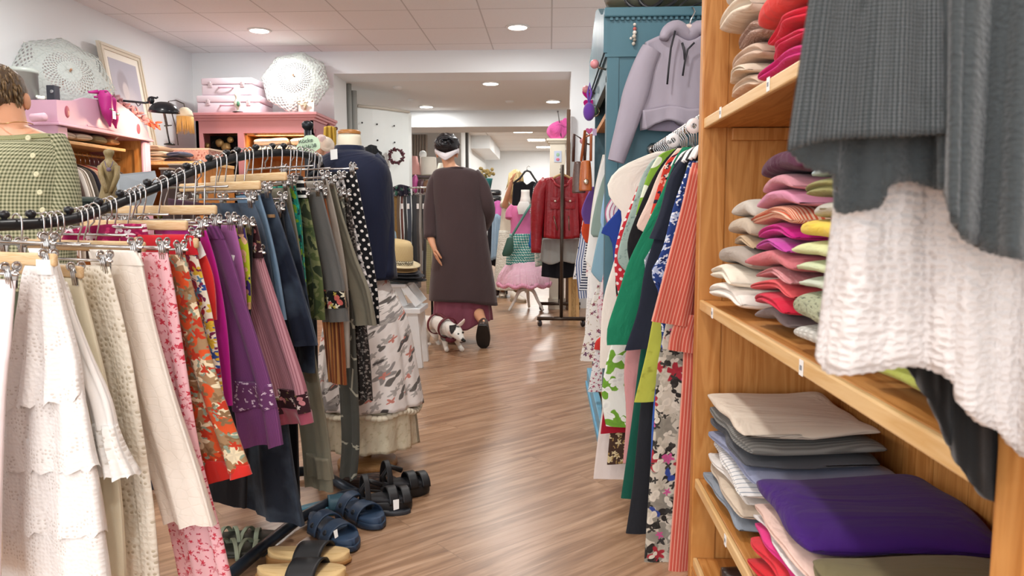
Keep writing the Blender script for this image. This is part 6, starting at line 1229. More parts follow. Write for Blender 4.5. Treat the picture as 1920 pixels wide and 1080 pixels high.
d0 = (toe - hl).normalized(); shoe(wo, hl, toe, V((0, 1, .35)), '#4a3a32', '#1c1816', L=min(.25, (toe - hl).length + .02), wd=.046)
shoe(wo, V((w(846, 640).x, YW + .02, .014)), V((w(846, 640).x + .02, YW + .3, .014)), V((0, 0, 1)), '#4a3a32', '#1c1816', L=.25)

# ---- woman in the green gingham blouse, seen from behind on the left
g = thing('person', 'person from behind with short brown hair in a green gingham blouse buttoned down the back', 'person', (P(45, 400, 2.5).x, 2.55, 0))
YG = 2.55; sg_ = YG / F
def gp(px, py, dy=0.): return P(px, py, YG + dy)
J = [(gp(40, 520), .15, .12), (gp(42, 430), .14, .11), (gp(44, 340), .15, .10), (gp(40, 268), .12, .075), (gp(22, 240, .0), .062, .062), (gp(12, 220, .02), .060, .062), (gp(0, 190, .05), .068, .085), (gp(-4, 160, .06), .07, .09),
     (gp(95, 278), .06), (gp(108, 345), .055), (gp(112, 420, .02), .046), (gp(108, 470, .22), .036), (gp(102, 476, .27), .028),
     (gp(-15, 278), .06), (gp(-26, 345), .055), (gp(-30, 420, .02), .046), (gp(-40, 470, .22), .036), (gp(-32, 476, .27), .028)]
E = [(0, 1), (1, 2), (2, 3), (3, 4), (4, 5), (5, 6), (6, 7), (3, 8), (8, 9), (9, 10), (10, 11), (11, 12), (3, 13), (13, 14), (14, 15), (15, 16), (16, 17)]
for x in (-.09, .10):
    c = gp(40, 520); b = len(J); J += [(V((c.x + x, c.y, c.z - .12)), .095), (V((c.x + x, c.y, .45)), .065), (V((c.x + x, c.y + .01, .10)), .042), (V((c.x + x, c.y + .12, .045)), .036)]; E += [(0, b), (b, b + 1), (b + 1, b + 2), (b + 2, b + 3)]
hand_joints(J, E, 12, gp(102, 476, .27), V((-.1, 1, -.05)), V((0, -.1, -1)), .5, V((-1, 0, .2)))
hand_joints(J, E, 17, gp(-32, 476, .27), V((.1, 1, -.05)), V((0, -.1, -1)), .5, V((1, 0, .2)))
skin_body('body', SK2, g, J, E)
gg = cloth('#bfbd9c', ('gingham', '#565a3e', 80), bump=.35, wr=.7)
def rg(px, py, wx, ry, dy=0): q = gp(px, py, dy); return (q.x, q.y, q.z, wx * sg_, ry)
bls = smooth_spec([rg(36, 250, 56, .072), rg(39, 262, 80, .095), rg(41, 290, 90, .12), rg(42, 325, 94, .132), rg(43, 370, 96, .135), rg(43, 420, 96, .135), rg(43, 480, 96, .135), rg(43, 540, 98, .14)], 36)
mb = loft(bls, 72, (7, .012), False, False, .3)
for v in mb.v:
    f = max(0, min(1, (v.z - gp(40, 275).z) / (.045))); x = (v.x - gp(36, 255).x) / (62 * sg_)
    v.z += f * (.016 * abs(x) ** 2 - .018) * (1 if v.y < YG else 1.3)
blo = mb.build('blouse', gg, g, mods=[SOL(.004)])
yk = smooth_spec([rg(36, 249, 57, .074), rg(38, 256, 74, .088), rg(39.5, 263, 83, .1)], 10)
mb = loft(yk, 72, (0, 0))
for v in mb.v:
    f = max(0, min(1, (v.z - gp(40, 275).z) / (.045))); x = (v.x - gp(36, 255).x) / (62 * sg_)
    v.z += f * (.016 * abs(x) ** 2 - .018) * (1 if v.y < YG else 1.3)
mb.build('lace_yoke', cloth('#a9a87c', ('gingham', '#6f7048', 140), bump=.6), blo, mods=[SOL(.004)])
for px, py in ((53, 259), (62, 292), (68.5, 327), (75, 361), (80, 394), (84, 428)):
    q = gp(px, py); k = (px - 45) / 105; yb = YG - .134 * math.sqrt(max(.1, 1 - k * k)) * (1 if py > 300 else .88 if py > 270 else .70) - .006
    MB().lathe([(.001, .0025), (.005, .003), (.0085, .0035), (.010, .001), (.0095, -.001)], P(px, py, yb), 16, ax=(0, -1, .12)).build('button', plain('#cfcba6', .35), blo)
for s_, pts in ((1, ((92, 262, 0), (104, 292, .0), (110, 345, .0), (112, 400, .0))), (-1, ((-12, 262, 0), (-22, 292, 0), (-28, 345, 0), (-30, 400, .0)))):
    flat([gp(*p) for p in pts], [.055, .072, .074, .074]).build('sleeve', gg, blo)
loft(smooth_spec([rg(44, 520, 100, .135), (gp(44, 520).x, YG, .6, .19, .15), (gp(44, 520).x, YG, .3, .22, .18)], 16), 48, (9, .03)).build('skirt', cloth('#4a4d3c'), g, mods=[SOL(.004)])
hm2 = hair_mat('#6a5238', '#3d2c1c'); hb2 = gp(-4, 172, .04)
rnd = random.Random(2)
def hf(d): return 1 + .04 * noise.noise(V((d.x * 9, d.y * 9, d.z * 2))) + (.06 if d.z < -.3 else 0) * abs(sin(9 * math.atan2(d.y, d.x)))
mbh = MB().ell(hb2 + V((0, -.004, .0)), .086, .104, .098, 48, fn=hf)
mbh.v = [V((v.x, v.y, v.z)) if v.z > hb2.z - .06 or v.y > hb2.y + .02 else V((v.x * .9 + (hb2.x) * .1, v.y * .92 + (hb2.y - .05) * .08, v.z)) for v in mbh.v]
hair = mbh.build('hair', hm2, g)
tf = MB()
for k in range(230):
    a = rnd.uniform(PI * 1.0, PI * 2.0); e_ = rnd.uniform(-.75, .95); d = V((cos(a) * math.sqrt(1 - min(.9, e_ * e_ * .9)), sin(a) * math.sqrt(1 - min(.9, e_ * e_ * .9)), e_))
    p = hb2 + V((d.x * .085, d.y * .104, d.z * .097)); l_ = rnd.uniform(.022, .04); dr = V((d.x * .25 + rnd.uniform(-.2, .2), d.y * .2, -.95)).normalized()
    tf.tube([p, p + dr * l_ * .5 + d * .006, p + dr * l_ + d * .002], [.0045, .004, .001], 4)
tf.build('hair_locks', hair_mat('#8b6e48', '#4a3722'), g)
for sgn in (-1, 1): MB().ell(hb2 + V((.082 * sgn, .03, -.03)), .010, .018, .030, 12).build('ear', SK2, g)
MB().ell(hb2 + V((0, .105, -.03)), .014, .02, .03, 10).build('nose', SK2, g)
MB().tube([V(a) for a in catmull([tuple(gp(x, y, dy)) for x, y, dy in ((-25, 226, -.02), (5, 232, -.072), (25, 229, -.07), (48, 229, -.04), (62, 233, .0))], 20)], .0018, 6).build('neck_chain', plain('#b98a5a', .3, .9), g)

# ---- blonde woman in the rear holding up a black top
h_ = thing('person', 'blonde person in a pale lace skirt holding up a black sleeveless top in the rear', 'person', (P(955, 545, 9.3).x, 9.3, 0))
YH = 9.3; sh_ = YH / F
def hp2(px, py, dy=0.): return P(px, py, YH + dy)
J = [(hp2(955, 440), .12, .10), (hp2(957, 405), .11, .09), (hp2(960, 380), .12, .08), (hp2(963, 364), .08, .06), (hp2(964, 352), .048), (hp2(966, 338), .06, .075), (hp2(967, 328), .06, .075),
     (hp2(952, 370), .05), (hp2(946, 388, -.1), .042), (hp2(953, 362, -.28), .034), (hp2(958, 346, -.34), .025),
     (hp2(978, 370), .05), (hp2(988, 392, -.05), .04), (hp2(1004, 385, -.22), .034), (hp2(1012, 366, -.34), .026)]
E = [(0, 1), (1, 2), (2, 3), (3, 4), (4, 5), (5, 6), (3, 7), (7, 8), (8, 9), (9, 10), (3, 11), (11, 12), (12, 13), (13, 14)]
for x in (-.08, .08):
    c = hp2(955, 440); b = len(J); J += [(V((c.x + x, c.y, .62)), .08), (V((c.x + x, c.y, .32)), .055), (V((c.x + x, c.y, .08)), .036), (V((c.x + x, c.y - .13, .035)), .034)]; E += [(0, b), (b, b + 1), (b + 1, b + 2), (b + 2, b + 3)]
hand_joints(J, E, 10, hp2(958, 346, -.34), V((.15, -.25, .9)), V((.8, -.3, 0)), .9, V((.2, -.9, .2)), L=.17)
hand_joints(J, E, 14, hp2(1012, 366, -.34), V((-.15, -.25, .9)), V((-.8, -.3, 0)), .9, V((-.2, -.9, .2)), L=.17)
skin_body('body', SK, h_, J, E)
def rh(px, py, wx, ry): q = hp2(px, py); return (q.x, q.y, q.z, wx * sh_, ry)
bt = cloth('#d8cfbd', rough=.8)
top_ = loft(smooth_spec([rh(963, 366, 10, .06), rh(962, 374, 18, .085), rh(960, 392, 19, .105), rh(957, 420, 19, .11), rh(955, 446, 20, .12)], 20), 40, (5, .02)).build('blouse', bt, h_, mods=[SOL(.004)])
flat([hp2(954, 371), hp2(949, 378, -.04), hp2(947, 386, -.09)], [.06, .066, .066]).build('sleeve', bt, top_); flat([hp2(975, 371), hp2(983, 382, -.02), hp2(987, 390, -.05)], [.06, .066, .06]).build('sleeve', bt, top_)
loft(smooth_spec([rh(955, 432, 19, .12), rh(954, 470, 22, .15), rh(952, 510, 24, .18), rh(951, 542, 25, .20)], 20), 64, (11, .03)).build('lace_skirt', cloth('#dad8cc', ('lace', 40, '#b5b2a2', .45), bump=.5), h_, mods=[SOL(.004)])
hh = hp2(967, 333)
MB().ell(hh, .082, .098, .105, 28, fn=lambda d: 1 + .03 * sin(14 * d.x)).build('hair', hair_mat('#d9c48e', '#a88c56'), h_)
hl_ = MB(); rnd = random.Random(4)
for k in range(60):
    a = rnd.uniform(.7 * PI, 2.1 * PI); p = hh + V((.078 * cos(a), .085 * sin(a), rnd.uniform(-.02, .06))); l_ = rnd.uniform(.18, .34)
    hl_.tube([p, p + V((.012 * cos(a), .012 * sin(a), -.1)), p + V((.02 * cos(a) + rnd.uniform(-.03, .03), .02 * sin(a) - .02, -l_))], [.010, .011, .003], 5)
hl_.build('hair_strands', hair_mat('#dcc896', '#b1955c'), h_)
# a face, turned towards the black top and mostly covered by hair
MB().ell(hh + V((.055, -.075, -.02)), .012, .018, .022, 10).build('nose', SK, h_)
for dx in (.02, .07): MB().ell(hh + V((dx, -.078, .008)), .010, .006, .006, 8).build('eye', plain('#e8e4e0', .3), h_)
MB().ell(hh + V((.048, -.076, -.055)), .02, .006, .006, 8).build('mouth', plain('#b5605c', .5), h_)
for x in (-.08, .08):
    c = hp2(955, 440); shoe(h_, V((c.x + x, YH + .05, .014)), V((c.x + x, YH - .2, .014)), V((0, 0, 1)), '#cfc4b2', '#8d8476', L=.24, wd=.04)
bto = thing('hanging_vest', 'black sleeveless top held up on a black hanger by the blonde person', 'top', tuple(hp2(985, 400, -.38)))
drape([(963, 345, 960, 398), (968, 342, 966, 402), (980, 340, 978, 404), (988, 346, 988, 396), (998, 340, 999, 404), (1008, 344, 1010, 398)], YH - .46, .012, 2, 16, 36, 3).build('body', cloth('#15151c', sheen=.1), bto, mods=[SOL(.02)])
t = thing('black_hanger', 'black plastic hanger in the hand of the blonde person', 'hanger', tuple(hp2(988, 330, -.4)))
MB().tube([hp2(x, y, -.46) for x, y in ((962, 344), (975, 334), (984, 322), (988, 320), (994, 322), (1003, 336), (1013, 350))], .012, 8).build('shoulder_bar', black_m, t)
MB().tube([hp2(988, 320, -.46), hp2(988, 314, -.46), hp2(991, 311, -.46), hp2(994, 313, -.46)], .003, 6).build('hook', chrome, t)

# ---- the dog
dg = thing('dog', 'small white dog with black ear and maroon harness walking toward the camera', 'dog', tuple(P(832, 655, 5.6)[:2]) + (0,))
db = NB('dog_coat'); ob = db.coord('Object')
o_d = V(dg['_o'])
def patch(c, r, sz=(1, 1, 1)):
    q = db.n('VectorMath', {0: ob, 1: tuple(V(c) - o_d)}, operation='SUBTRACT').outputs[0]
    q = db.n('VectorMath', {0: q, 1: (1 / sz[0], 1 / sz[1], 1 / sz[2])}, operation='MULTIPLY').outputs[0]
    ln = db.math('ADD', db.n('VectorMath', {0: q}, operation='LENGTH').outputs['Value'], db.math('MULTIPLY', db.math('SUBTRACT', db.noise(ob, 60, 2), .5), .02))
    return db.n('MapRange', {0: ln, 1: r - .004, 2: r + .004, 3: 1., 4: 0.}).outputs[0]
fur = db.noise(db.mp(ob, (60, 60, 60)), 3, 3)
col = db.mix(db.math('MULTIPLY', fur, .25), rgb('#efece4'), rgb('#c9c2b6'))
HD = P(857, 624, 5.42); NS = P(869, 638, 5.33)
col = db.mix(patch(P(849, 619, 5.40), .034, (.8, 1, 1)), col, rgb('#1a1716')); col = db.mix(patch(P(858, 611, 5.42), .018), col, rgb('#25211f')); col = db.mix(patch(NS, .018), col, rgb('#141212')); col = db.mix(patch(P(841, 628, 5.42), .03), col, rgb('#e3cfc8'))
DM = db.done(col, .75, db.bump(fur, .5, .004), spec=.2, Sheen_Weight=.3)
def dp(px, py, Y): return P(px, py, Y)
J = [(dp(802, 604, 5.83), .060, .062), (dp(799, 602, 5.87), .054, .058), (dp(814, 603, 5.74), .058, .060), (dp(826, 606, 5.66), .068, .074), (dp(836, 612, 5.58), .066, .074), (dp(843, 616, 5.52), .056, .058), (dp(850, 619, 5.46), .050, .052), (dp(856, 622, 5.42), .054, .054), (dp(861, 630, 5.375), .038, .034), (dp(866, 636, 5.345), .024, .022), (dp(869, 638, 5.33), .016, .014),
     # tail
     (dp(791, 597, 5.94), .022), (dp(787, 590, 5.98), .014), (dp(784, 582, 6.0), .006),
     # front legs: near left of picture, near right
     (dp(833, 626, 5.58), .040), (dp(834, 640, 5.57), .024), (dp(836, 652, 5.56), .018), (V((dp(838, 660, 5.56).x, 5.545, .018)), .021), (V((dp(840, 662, 5.56).x, 5.51, .014)), .017),
     (dp(847, 627, 5.52), .040), (dp(857, 638, 5.55), .024), (dp(861, 648, 5.60), .017), (V((dp(866, 655, 5.62).x, 5.58, .018)), .021), (V((dp(869, 656, 5.6).x, 5.545, .014)), .017),
     # hind legs
     (dp(798, 616, 5.87), .048), (dp(800, 630, 5.83), .032), (dp(801, 640, 5.90), .019), (dp(804, 651, 5.87), .016), (V((dp(807, 656, 5.85).x, 5.83, .016)), .020),
     (dp(811, 618, 5.83), .044), (dp(817, 630, 5.78), .030), (dp(818, 637, 5.86), .018), (dp(822, 646, 5.85), .015), (V((dp(826, 648, 5.86).x, 5.83, .016)), .019)]
E = [(1, 0), (0, 2), (2, 3), (3, 4), (4, 5), (5, 6), (6, 7), (7, 8), (8, 9), (9, 10), (1, 11), (11, 12), (12, 13), (4, 14), (14, 15), (15, 16), (16, 17), (17, 18), (4, 19), (19, 20), (20, 21), (21, 22), (22, 23), (0, 24), (24, 25), (25, 26), (26, 27), (27, 28), (0, 29), (29, 30), (30, 31), (31, 32), (32, 33)]
skin_body('body', DM, dg, J, E, root=2)
def ear(base, tip, wv, m, nm='ear'):
    base, tip, wv = V(base), V(tip), V(wv); d = tip - base; n = d.cross(wv).normalized(); rings = []
    for i in range(9):
        f = i / 8; ww = .030 * (1 - f) ** .7 * (1 + .3 * sin(PI * f)) + .002
        rings.append([base + d * f + wv.normalized() * ww * cos(a) + n * (.006 * sin(a) + .012 * (cos(a) ** 2) * (1 - f)) for a in [2 * PI * k / 12 for k in range(12)]])
    MB().rings(rings, None, True, True, True).build(nm, m, dg)
ear(dp(863, 611, 5.43), dp(870.5, 598.5, 5.42), V((.8, .4, .3)), plain('#ecd9d0', .7))
ear(dp(851, 610, 5.42), dp(848, 625, 5.38), V((.7, -.3, .2)), plain('#171413', .8))
bl2 = plain('#0c0a0a', .15)
for px, py, Y in ((859.5, 626.5, 5.355), (868, 623.5, 5.375)): MB().ell(dp(px, py, Y), .0085, .0085, .0085, 12).build('eye', bl2, dg)
MB().ell(dp(870, 639, 5.318), .014, .012, .011, 14).build('nose', bl2, dg)
MB().tube([dp(862, 642, 5.345), dp(866, 642.5, 5.335), dp(869, 641, 5.33)], .003, 6).build('mouth', plain('#4a2c2a', .6), dg)
har = plain('#5e1424', .6, name='harness_webbing')
def strap(c, ax, rx, rz, wdt):
    M = V((0, 0, 1)).rotation_difference(V(ax).normalized()).to_matrix(); rings = []
    for j in range(40):
        a = 2 * PI * j / 40; p = V((rx * cos(a), rz * sin(a), 0)); nn = p.normalized()
        rings.append([V(c) + M @ (p + nn * x + V((0, 0, z))) for x, z in ((-.002, -wdt), (.005, -wdt), (.005, wdt), (-.002, wdt))])
    rings.append(rings[0]); return MB().rings(rings)
bdir = dp(836, 613, 5.58) - dp(814, 605, 5.74)
strap(dp(819, 606.5, 5.705), bdir, .074, .080, .011).build('girth_strap', har, dg, smooth=False)
strap(dp(839, 614.5, 5.555), dp(845, 619, 5.5) - dp(834, 612, 5.6), .070, .078, .014).build('neck_strap', har, dg, smooth=False)
MB().tube([dp(819, 589, 5.70), dp(827, 591, 5.64), dp(836, 597, 5.57)], .012, 8).build('back_strap', har, dg)
MB().tube([dp(838, 636, 5.50), dp(846, 639, 5.48), dp(852, 636, 5.46)], .018, 8).build('chest_pad', har, dg)
# ------------------------------------------------------------------ dress form with navy jacket
YM = 3.0; sm = YM / F
def mp_(px, py, dy=0): return P(px, py, YM + dy)
df = thing('dress_form', 'cream dress form on a round wooden base wearing the navy jacket', 'dress form', (mp_(690, 890).x, YM, 0))
def rm(px, py, wx, ry, dy=0): q = mp_(px, py, dy); return (q.x, q.y, q.z, wx * sm, ry)
def sh_r(sp, k=.76, n0=3): return [(a, b, c, d * (k if i >= n0 else 1), e * (k if i >= n0 else 1)) for i, (a, b, c, d, e) in enumerate(sp)]
loft(smooth_spec(sh_r([rm(655, 250, 20, .04), rm(655, 262, 22, .045), rm(656, 280, 23, .048), rm(658, 296, 34, .065), rm(662, 320, 44, .09), rm(668, 380, 50, .10), rm(674, 450, 46, .085), rm(680, 500, 44, .09), rm(682, 530, 40, .08)]), 30), 36, cap0=True, cap1=True).build('torso', cloth('#e9dfc8', bump=.1, wr=.1), df)
MB().lathe([(.045, -.002), (.046, .008), (.040, .014), (.015, .017), (.001, .017)], mp_(655, 251), 24).build('neck_cap', wood('#c98f50', '#9a6530', .35, 4, 0, 'turned_wood', False), df)
MB().tube([mp_(684, 555), V((mp_(690, 890).x, YM, .05)), V((mp_(690, 890).x, YM, .02))], .016, 14).build('pole', wood('#b98a52', '#8a5c2c', .4, 3, 2, 'pole_wood', False), df)
MB().lathe([(.001, .032), (.03, .032), (.115, .026), (.125, .018), (.125, .004), (.12, 0)], (mp_(690, 890).x, YM, 0), 40).build('base', wood('#d9b583', '#b98a55', .4, 3, 0, 'base_wood', False), df)
nj = thing('navy_jacket', 'navy blue jacket with stand collar worn by the cream dress form', 'jacket', (mp_(665, 520).x, YM, mp_(665, 520).z))
nv = cloth('#131a33', rough=.75, bump=.15, wr=.55, sheen=.1)
loft(smooth_spec([rm(656, 283, 27, .058), rm(657, 289, 42, .075), rm(659, 300, 58, .09), rm(664, 325, 66, .108), rm(668, 380, 66, .12), rm(672, 440, 64, .118), rm(676, 522, 68, .13)], 30), 56, (4, .015)).build('body', nv, nj, mods=[SOL(.005)])
loft(smooth_spec([rm(655, 274, 25, .053), rm(656, 284, 28, .06)], 5), 40).build('collar', nv, nj, mods=[SOL(.005)])
flat([mp_(694, 300), mp_(708, 318, .01), mp_(716, 370, .02), mp_(721, 440, .0), mp_(724, 522, -.04)], [.045, .05, .044, .038, .034]).build('sleeve', nv, nj)
flat([mp_(616, 300), mp_(604, 325, -.0), mp_(602, 380, .0), mp_(606, 440, .02), mp_(610, 515, .02)], [.045, .052, .046, .040, .036]).build('sleeve', nv, nj)
ptag('', 'white price tag on a string at the collar of the navy jacket', [(619, 281), (632, 279), (633, 298), (620, 300)], YM - .115)
fd = thing('floral_dress', 'white dress with large grey and coral flowers on the dress form', 'dress', (mp_(688, 780).x, YM, mp_(688, 780).z))
fdm = cloth('#ebe3de', ('floral', [('#98928f', 5.5, .25), ('#6f6965', 8, .18), ('#cf8577', 9, .13), ('#b5aea9', 13, .2), ('#5b5654', 6.5, .13)]), bump=.12)
loft(smooth_spec([rm(680, 470, 40, .09), rm(684, 530, 46, .100), rm(688, 595, 76, .165), rm(690, 680, 92, .195), rm(692, 752, 103, .21)], 30), 110, (9, .05), ph=2.).build('skirt', fdm, fd, mods=[SOL(.004)])
un = loft(smooth_spec([rm(690, 720, 84, .17), rm(692, 780, 90, .175), rm(693, 828, 92, .18)], 14), 110, (13, .05), ph=.7).build('tulle_underskirt', cloth('#d9cdb2', ('speck', '#c6b998', 60), wr=.9), fd, mods=[SOL(.003)])
ru = MB(); q = mp_(692, 758)
for k in range(60):
    a = 2 * PI * k / 60; ru.ell((q.x + .205 * cos(a), q.y + .19 * sin(a), q.z - .005 + .008 * sin(7 * a)), .02, .02, .014, 8)
ru.build('ruffle', cloth('#e0d5be'), fd)
# black coat on a hanger behind the form
bc = drape([(686, 276, 690, 400), (700, 272, 705, 400), (715, 290, 725, 400), (724, 312, 728, 400)], 3.45, .01, 2, 14, 24, 2).build('hanging_coat', cloth('#191a1d', sheen=.1), mods=[SOL(.03)]); tag(bc, 'black coat shoulder showing behind the navy jacket', 'coat')
# ------------------------------------------------------------------ belts and ties rail
YT = 7.05
br_ = thing('belt_rail', 'chrome rail on a stand full of belts and ties left of the brown coat', 'rail', (P(765, 560, YT + .06).x, YT + .06, 0))
xa, xb = P(722, 348, YT).x, P(806, 348, YT).x; zt = P(760, 352, YT).z
MB().tube([(xa, YT, zt), (xb, YT, zt)], .009, 10).build('rail', chrome, br_)
for x in (xa, xb): MB().tube([(x, YT, zt), (x, YT + .06, zt), (x, YT + .06, .02)], .011, 10).build('upright', steel_d, br_)
MB().box((xa - .02, YT - .12, 0), (xb + .02, YT + .24, .02)).build('base', steel_d, br_, smooth=False)
bcol = [('#2a2420', .02, 'black', 0), ('#8a6f42', .085, 'wide bronze embossed', 1), ('#5c4a34', .03, 'olive brown', 0), ('#6b3a2e', .024, 'reddish brown', 0), ('#1d1b1c', .03, 'glossy black', 0), ('#27303f', .04, 'dark navy', 0), ('#16151a', .05, 'broad jet black', 0), ('#3a3634', .022, 'charcoal', 0), ('#8d8a84', .02, 'silver grey', 0), ('#2b2626', .03, 'dark brown', 0), ('#b7b58e', .045, 'cream green checked', 2), ('#c9c7a6', .045, 'pale checked', 2), ('#e0ddd0', .02, 'off white', 0), ('#4a4440', .024, 'grey brown', 0), ('#d2cfc0', .02, 'pale narrow', 0), ('#211d1d', .025, 'thin black', 0)]
x = xa + .02
for k, (c, wd_, nm, kd) in enumerate(bcol):
    bot = .28 + .05 * ((k * 7) % 5) if kd != 1 else .5
    if k % 3 == 2: bot += .12
    t = thing('hanging_belt', nm + ' belt hanging on the chrome rail behind the hats, ' + ('nearest the navy jacket' if k < 5 else 'in the middle' if k < 10 else 'nearest the brown coat'), 'belt', (x + wd_ / 2, YT, bot), 'belts on the chrome rail')
    m = {0: plain(c, .4), 1: cloth(c, ('emb', 40, '#6d5530'), bump=.9), 2: cloth(c, ('gingham', '#8d8c66', 60))}[kd]
    mb = MB(); y0 = YT - .022 - .01 * (k % 3)
    pts = [(x, y0), (x + wd_, y0 - .004), (x + wd_, y0), (x, y0 + .004)]
    mb.rings([[V((px_ + .004 * sin(i + k), y, zt - .07 - (zt - .07 - bot) * i / 9)) for px_, y in pts] for i in range(10)], [[(px_ - x + (j > 1) * .1, -i * .1) for j, (px_, y) in enumerate(pts)] for i in range(10)], True, True, True).build('strap', m, t, smooth=False)
    MB().tube([(x + wd_ / 2, y0, zt - .055), (x + wd_ / 2, YT - .0145, zt - .02), (x + wd_ / 2, YT - .0145, zt + .006), (x + wd_ / 2, YT, zt + .015), (x + wd_ / 2, YT + .0145, zt + .002)], .002, 6).lathe([(.017, -.002), (.02, 0), (.017, .002), (.0145, 0), (.017, -.002)], (x + wd_ / 2, y0, zt - .07), 16, ax=(0, 1, 0)).build('buckle', chrome, t)
    if k % 2: MB().box((x + .003, y0 - .012, zt - .20), (x + .025, y0 - .010, zt - .15)).build('paper_tag', paper, t, smooth=False)
    x += wd_ * .72 + .012
cloths = drape([(735, 352, 733, 368), (750, 346, 752, 368), (768, 350, 770, 366)], YT - .05, .02, 4, 8, 30, 6).build('crumpled_scarf', cloth('#262433', ('floral', [('#3c6b5a', 20, .3), ('#8d8a90', 30, .24)])), mods=[SOL(.01)]); tag(cloths, 'dark crumpled scarf lying over the belt rail', 'scarf')
sl_ = drape([(728, 430, 742, 505), (736, 430, 748, 503), (742, 436, 752, 500)], 6.7, .004, 1, 8, 12, 6).build('hanging_bag', plain('#8fa9b8', .4), mods=[SOL(.02)]); tag(sl_, 'pale blue flat bag hanging beside the navy sleeve', 'bag')
# ------------------------------------------------------------------ hats on a white step stool
YS = 5.05
straw = cloth('#dcc79a', ('gingham', '#c4a872', 130, .7), bump=.8, wr=.2); gr = cloth('#3f4146', bump=.3)
def hat(label, px, py, Y, rb, rc, hc, m, crownm=None, band=None, tilt=(0, 0, 1)):
    c = P(px, py, Y); t = thing('hat', label, 'hat', tuple(c), 'hats stacked on the stool')
    br = [(rc * 1.0, .004), (rc * 1.15, .002), (rb * .8, -.006), (rb, .004), (rb, .008), (rb * .8, -.001), (rc * 1.04, .010)]
    MB().lathe(br, c, 48, tilt, fn=lambda a, z: 1 + .02 * sin(2 * a)).build('brim', m, t)
    if hc: MB().lathe([(rc * 1.02, .004), (rc * .99, hc * .4), (rc * .90, hc * .82), (rc * .74, hc), (rc * .45, hc * .93), (.001, hc * .86)], c, 40, tilt, fn=lambda a, z: 1 + .05 * cos(2 * a)).build('crown', crownm or m, t)
    if band: MB().lathe([(rc * 1.05, .012), (rc * 1.045, .04), (rc * 1.03, .04), (rc * 1.03, .012)], c, 40, tilt, fn=lambda a, z: 1 + .05 * cos(2 * a)).build('hat_band', band, t)
    return t
zs = P(738, 528, YS).z
hat('wide black felt hat brim at the bottom of the hat stack', 745, 522, YS, .20, .11, .02, cloth('#232427'), tilt=(.1, 0, 1)); hat('dark grey felt hat with upturned brim in the hat stack', 745, 514, YS, .185, .10, .02, gr, tilt=(.12, -.05, 1)); hat('slate grey felt hat brim under the straw hats', 742, 508, YS, .17, .10, .02, cloth('#53545a'), tilt=(.12, -.05, 1))
hat('plain natural straw hat under the topmost straw hat', 738, 502, YS, .165, .10, .025, cloth('#c9a873', bump=.6), tilt=(.16, -.1, 1)); hat('topmost straw hat with open weave crown and patterned band', 743, 494, YS, .165, .105, .16, cloth('#e0cfa8', bump=.6), straw, cloth('#6a6252', ('zigzag', '#d9cfae', 60)), tilt=(.16, -.12, 1))
st = thing('white_step_stool', 'white painted wooden step stool carrying the stack of hats', 'step stool', (P(765, 670, 5.15).x, 5.15, 0)); wpt = plain('#e9ebec', .35)
x0, x1 = P(722, 540, YS).x, P(768, 540, YS).x
MB().box((x0, YS - .13, zs - .028), (x1, YS + .16, zs - .004), bev=.004).build('top_step', wpt, st, smooth=False)
def board(mb, a, b_, w_, th_):
    a, b_ = V(a), V(b_); s_ = V((0, 1, 0)); d = (b_ - a).normalized(); n = d.cross(s_).normalized()
    return mb.prism([a - s_ * w_ / 2 - n * th_ / 2, b_ - s_ * w_ / 2 - n * th_ / 2, b_ + s_ * w_ / 2 - n * th_ / 2, a + s_ * w_ / 2 - n * th_ / 2], n * th_)
zz = P(780, 572, 5.1).z; xs = P(797, 572, 5.1).x
for dy in (-.10, .13):
    board(MB(), (x1 - .02, YS + dy, zs - .02), (xs - .02, YS + dy, zz + .02), .03, .045).build('side_rail', wpt, st, smooth=False)
    board(MB(), (xs - .06, YS + dy, zz), (P(793, 672, 5.15).x, YS + dy, .0), .05, .07).build('leg', wpt, st, smooth=False)
    board(MB(), (x0 + .03, YS + dy, zs - .02), (x0 - .08, YS + dy, 0), .03, .045).build('leg', wpt, st, smooth=False)
MB().box((P(742, 575, 5.1).x, YS - .15, zz - .035), (xs, YS + .18, zz), bev=.004).build('step', wpt, st, smooth=False)
board(MB(), (x1 - .09, YS, zs - .03), (x1 - .03, YS, zz), .02, .04).build('brace', wpt, st, smooth=False)
sn = thing('toddler_shoe', 'white toddler shoe with green and yellow trim on the floor by the stool', 'shoe', (P(806, 600, 6.7).x, 6.7, 0))
MB().rings([[V((P(806, 600, 6.7).x + (.07 - .014 * abs(i - 3)) * .8 * cos(a), 6.7 - .09 + .03 * i, .012 + (.06 + .03 * (i > 3)) * (.5 + .5 * sin(a)))) for a in [2 * PI * k / 14 for k in range(14)]] for i in range(7)], None, True, True, True).build('upper', plain('#e6e8e2', .5), sn)
MB().ell((P(804, 588, 6.62).x, 6.62, .105), .05, .04, .02, 12).build('green_flap', plain('#a9ad62', .5), sn)
MB().box((P(806, 600, 6.7).x - .062, 6.60, 0), (P(806, 600, 6.7).x + .062, 6.8, .014), bev=.004).build('sole', plain('#d9dad4', .6), sn)
lv = MB().rings([[V((P(791, 645, 5.4).x + .04 * cos(a) * (1 - .1 * i), 5.4 + .035 * i, .012 + .05 * (.5 + .5 * sin(a)))) for a in [2 * PI * k / 12 for k in range(12)]] for i in range(6)], None, True, True, True).build('lavender_shoe', plain('#9a9fc0', .5)); tag(lv, 'lavender blue shoe tip peeking from under the white stool', 'shoe')
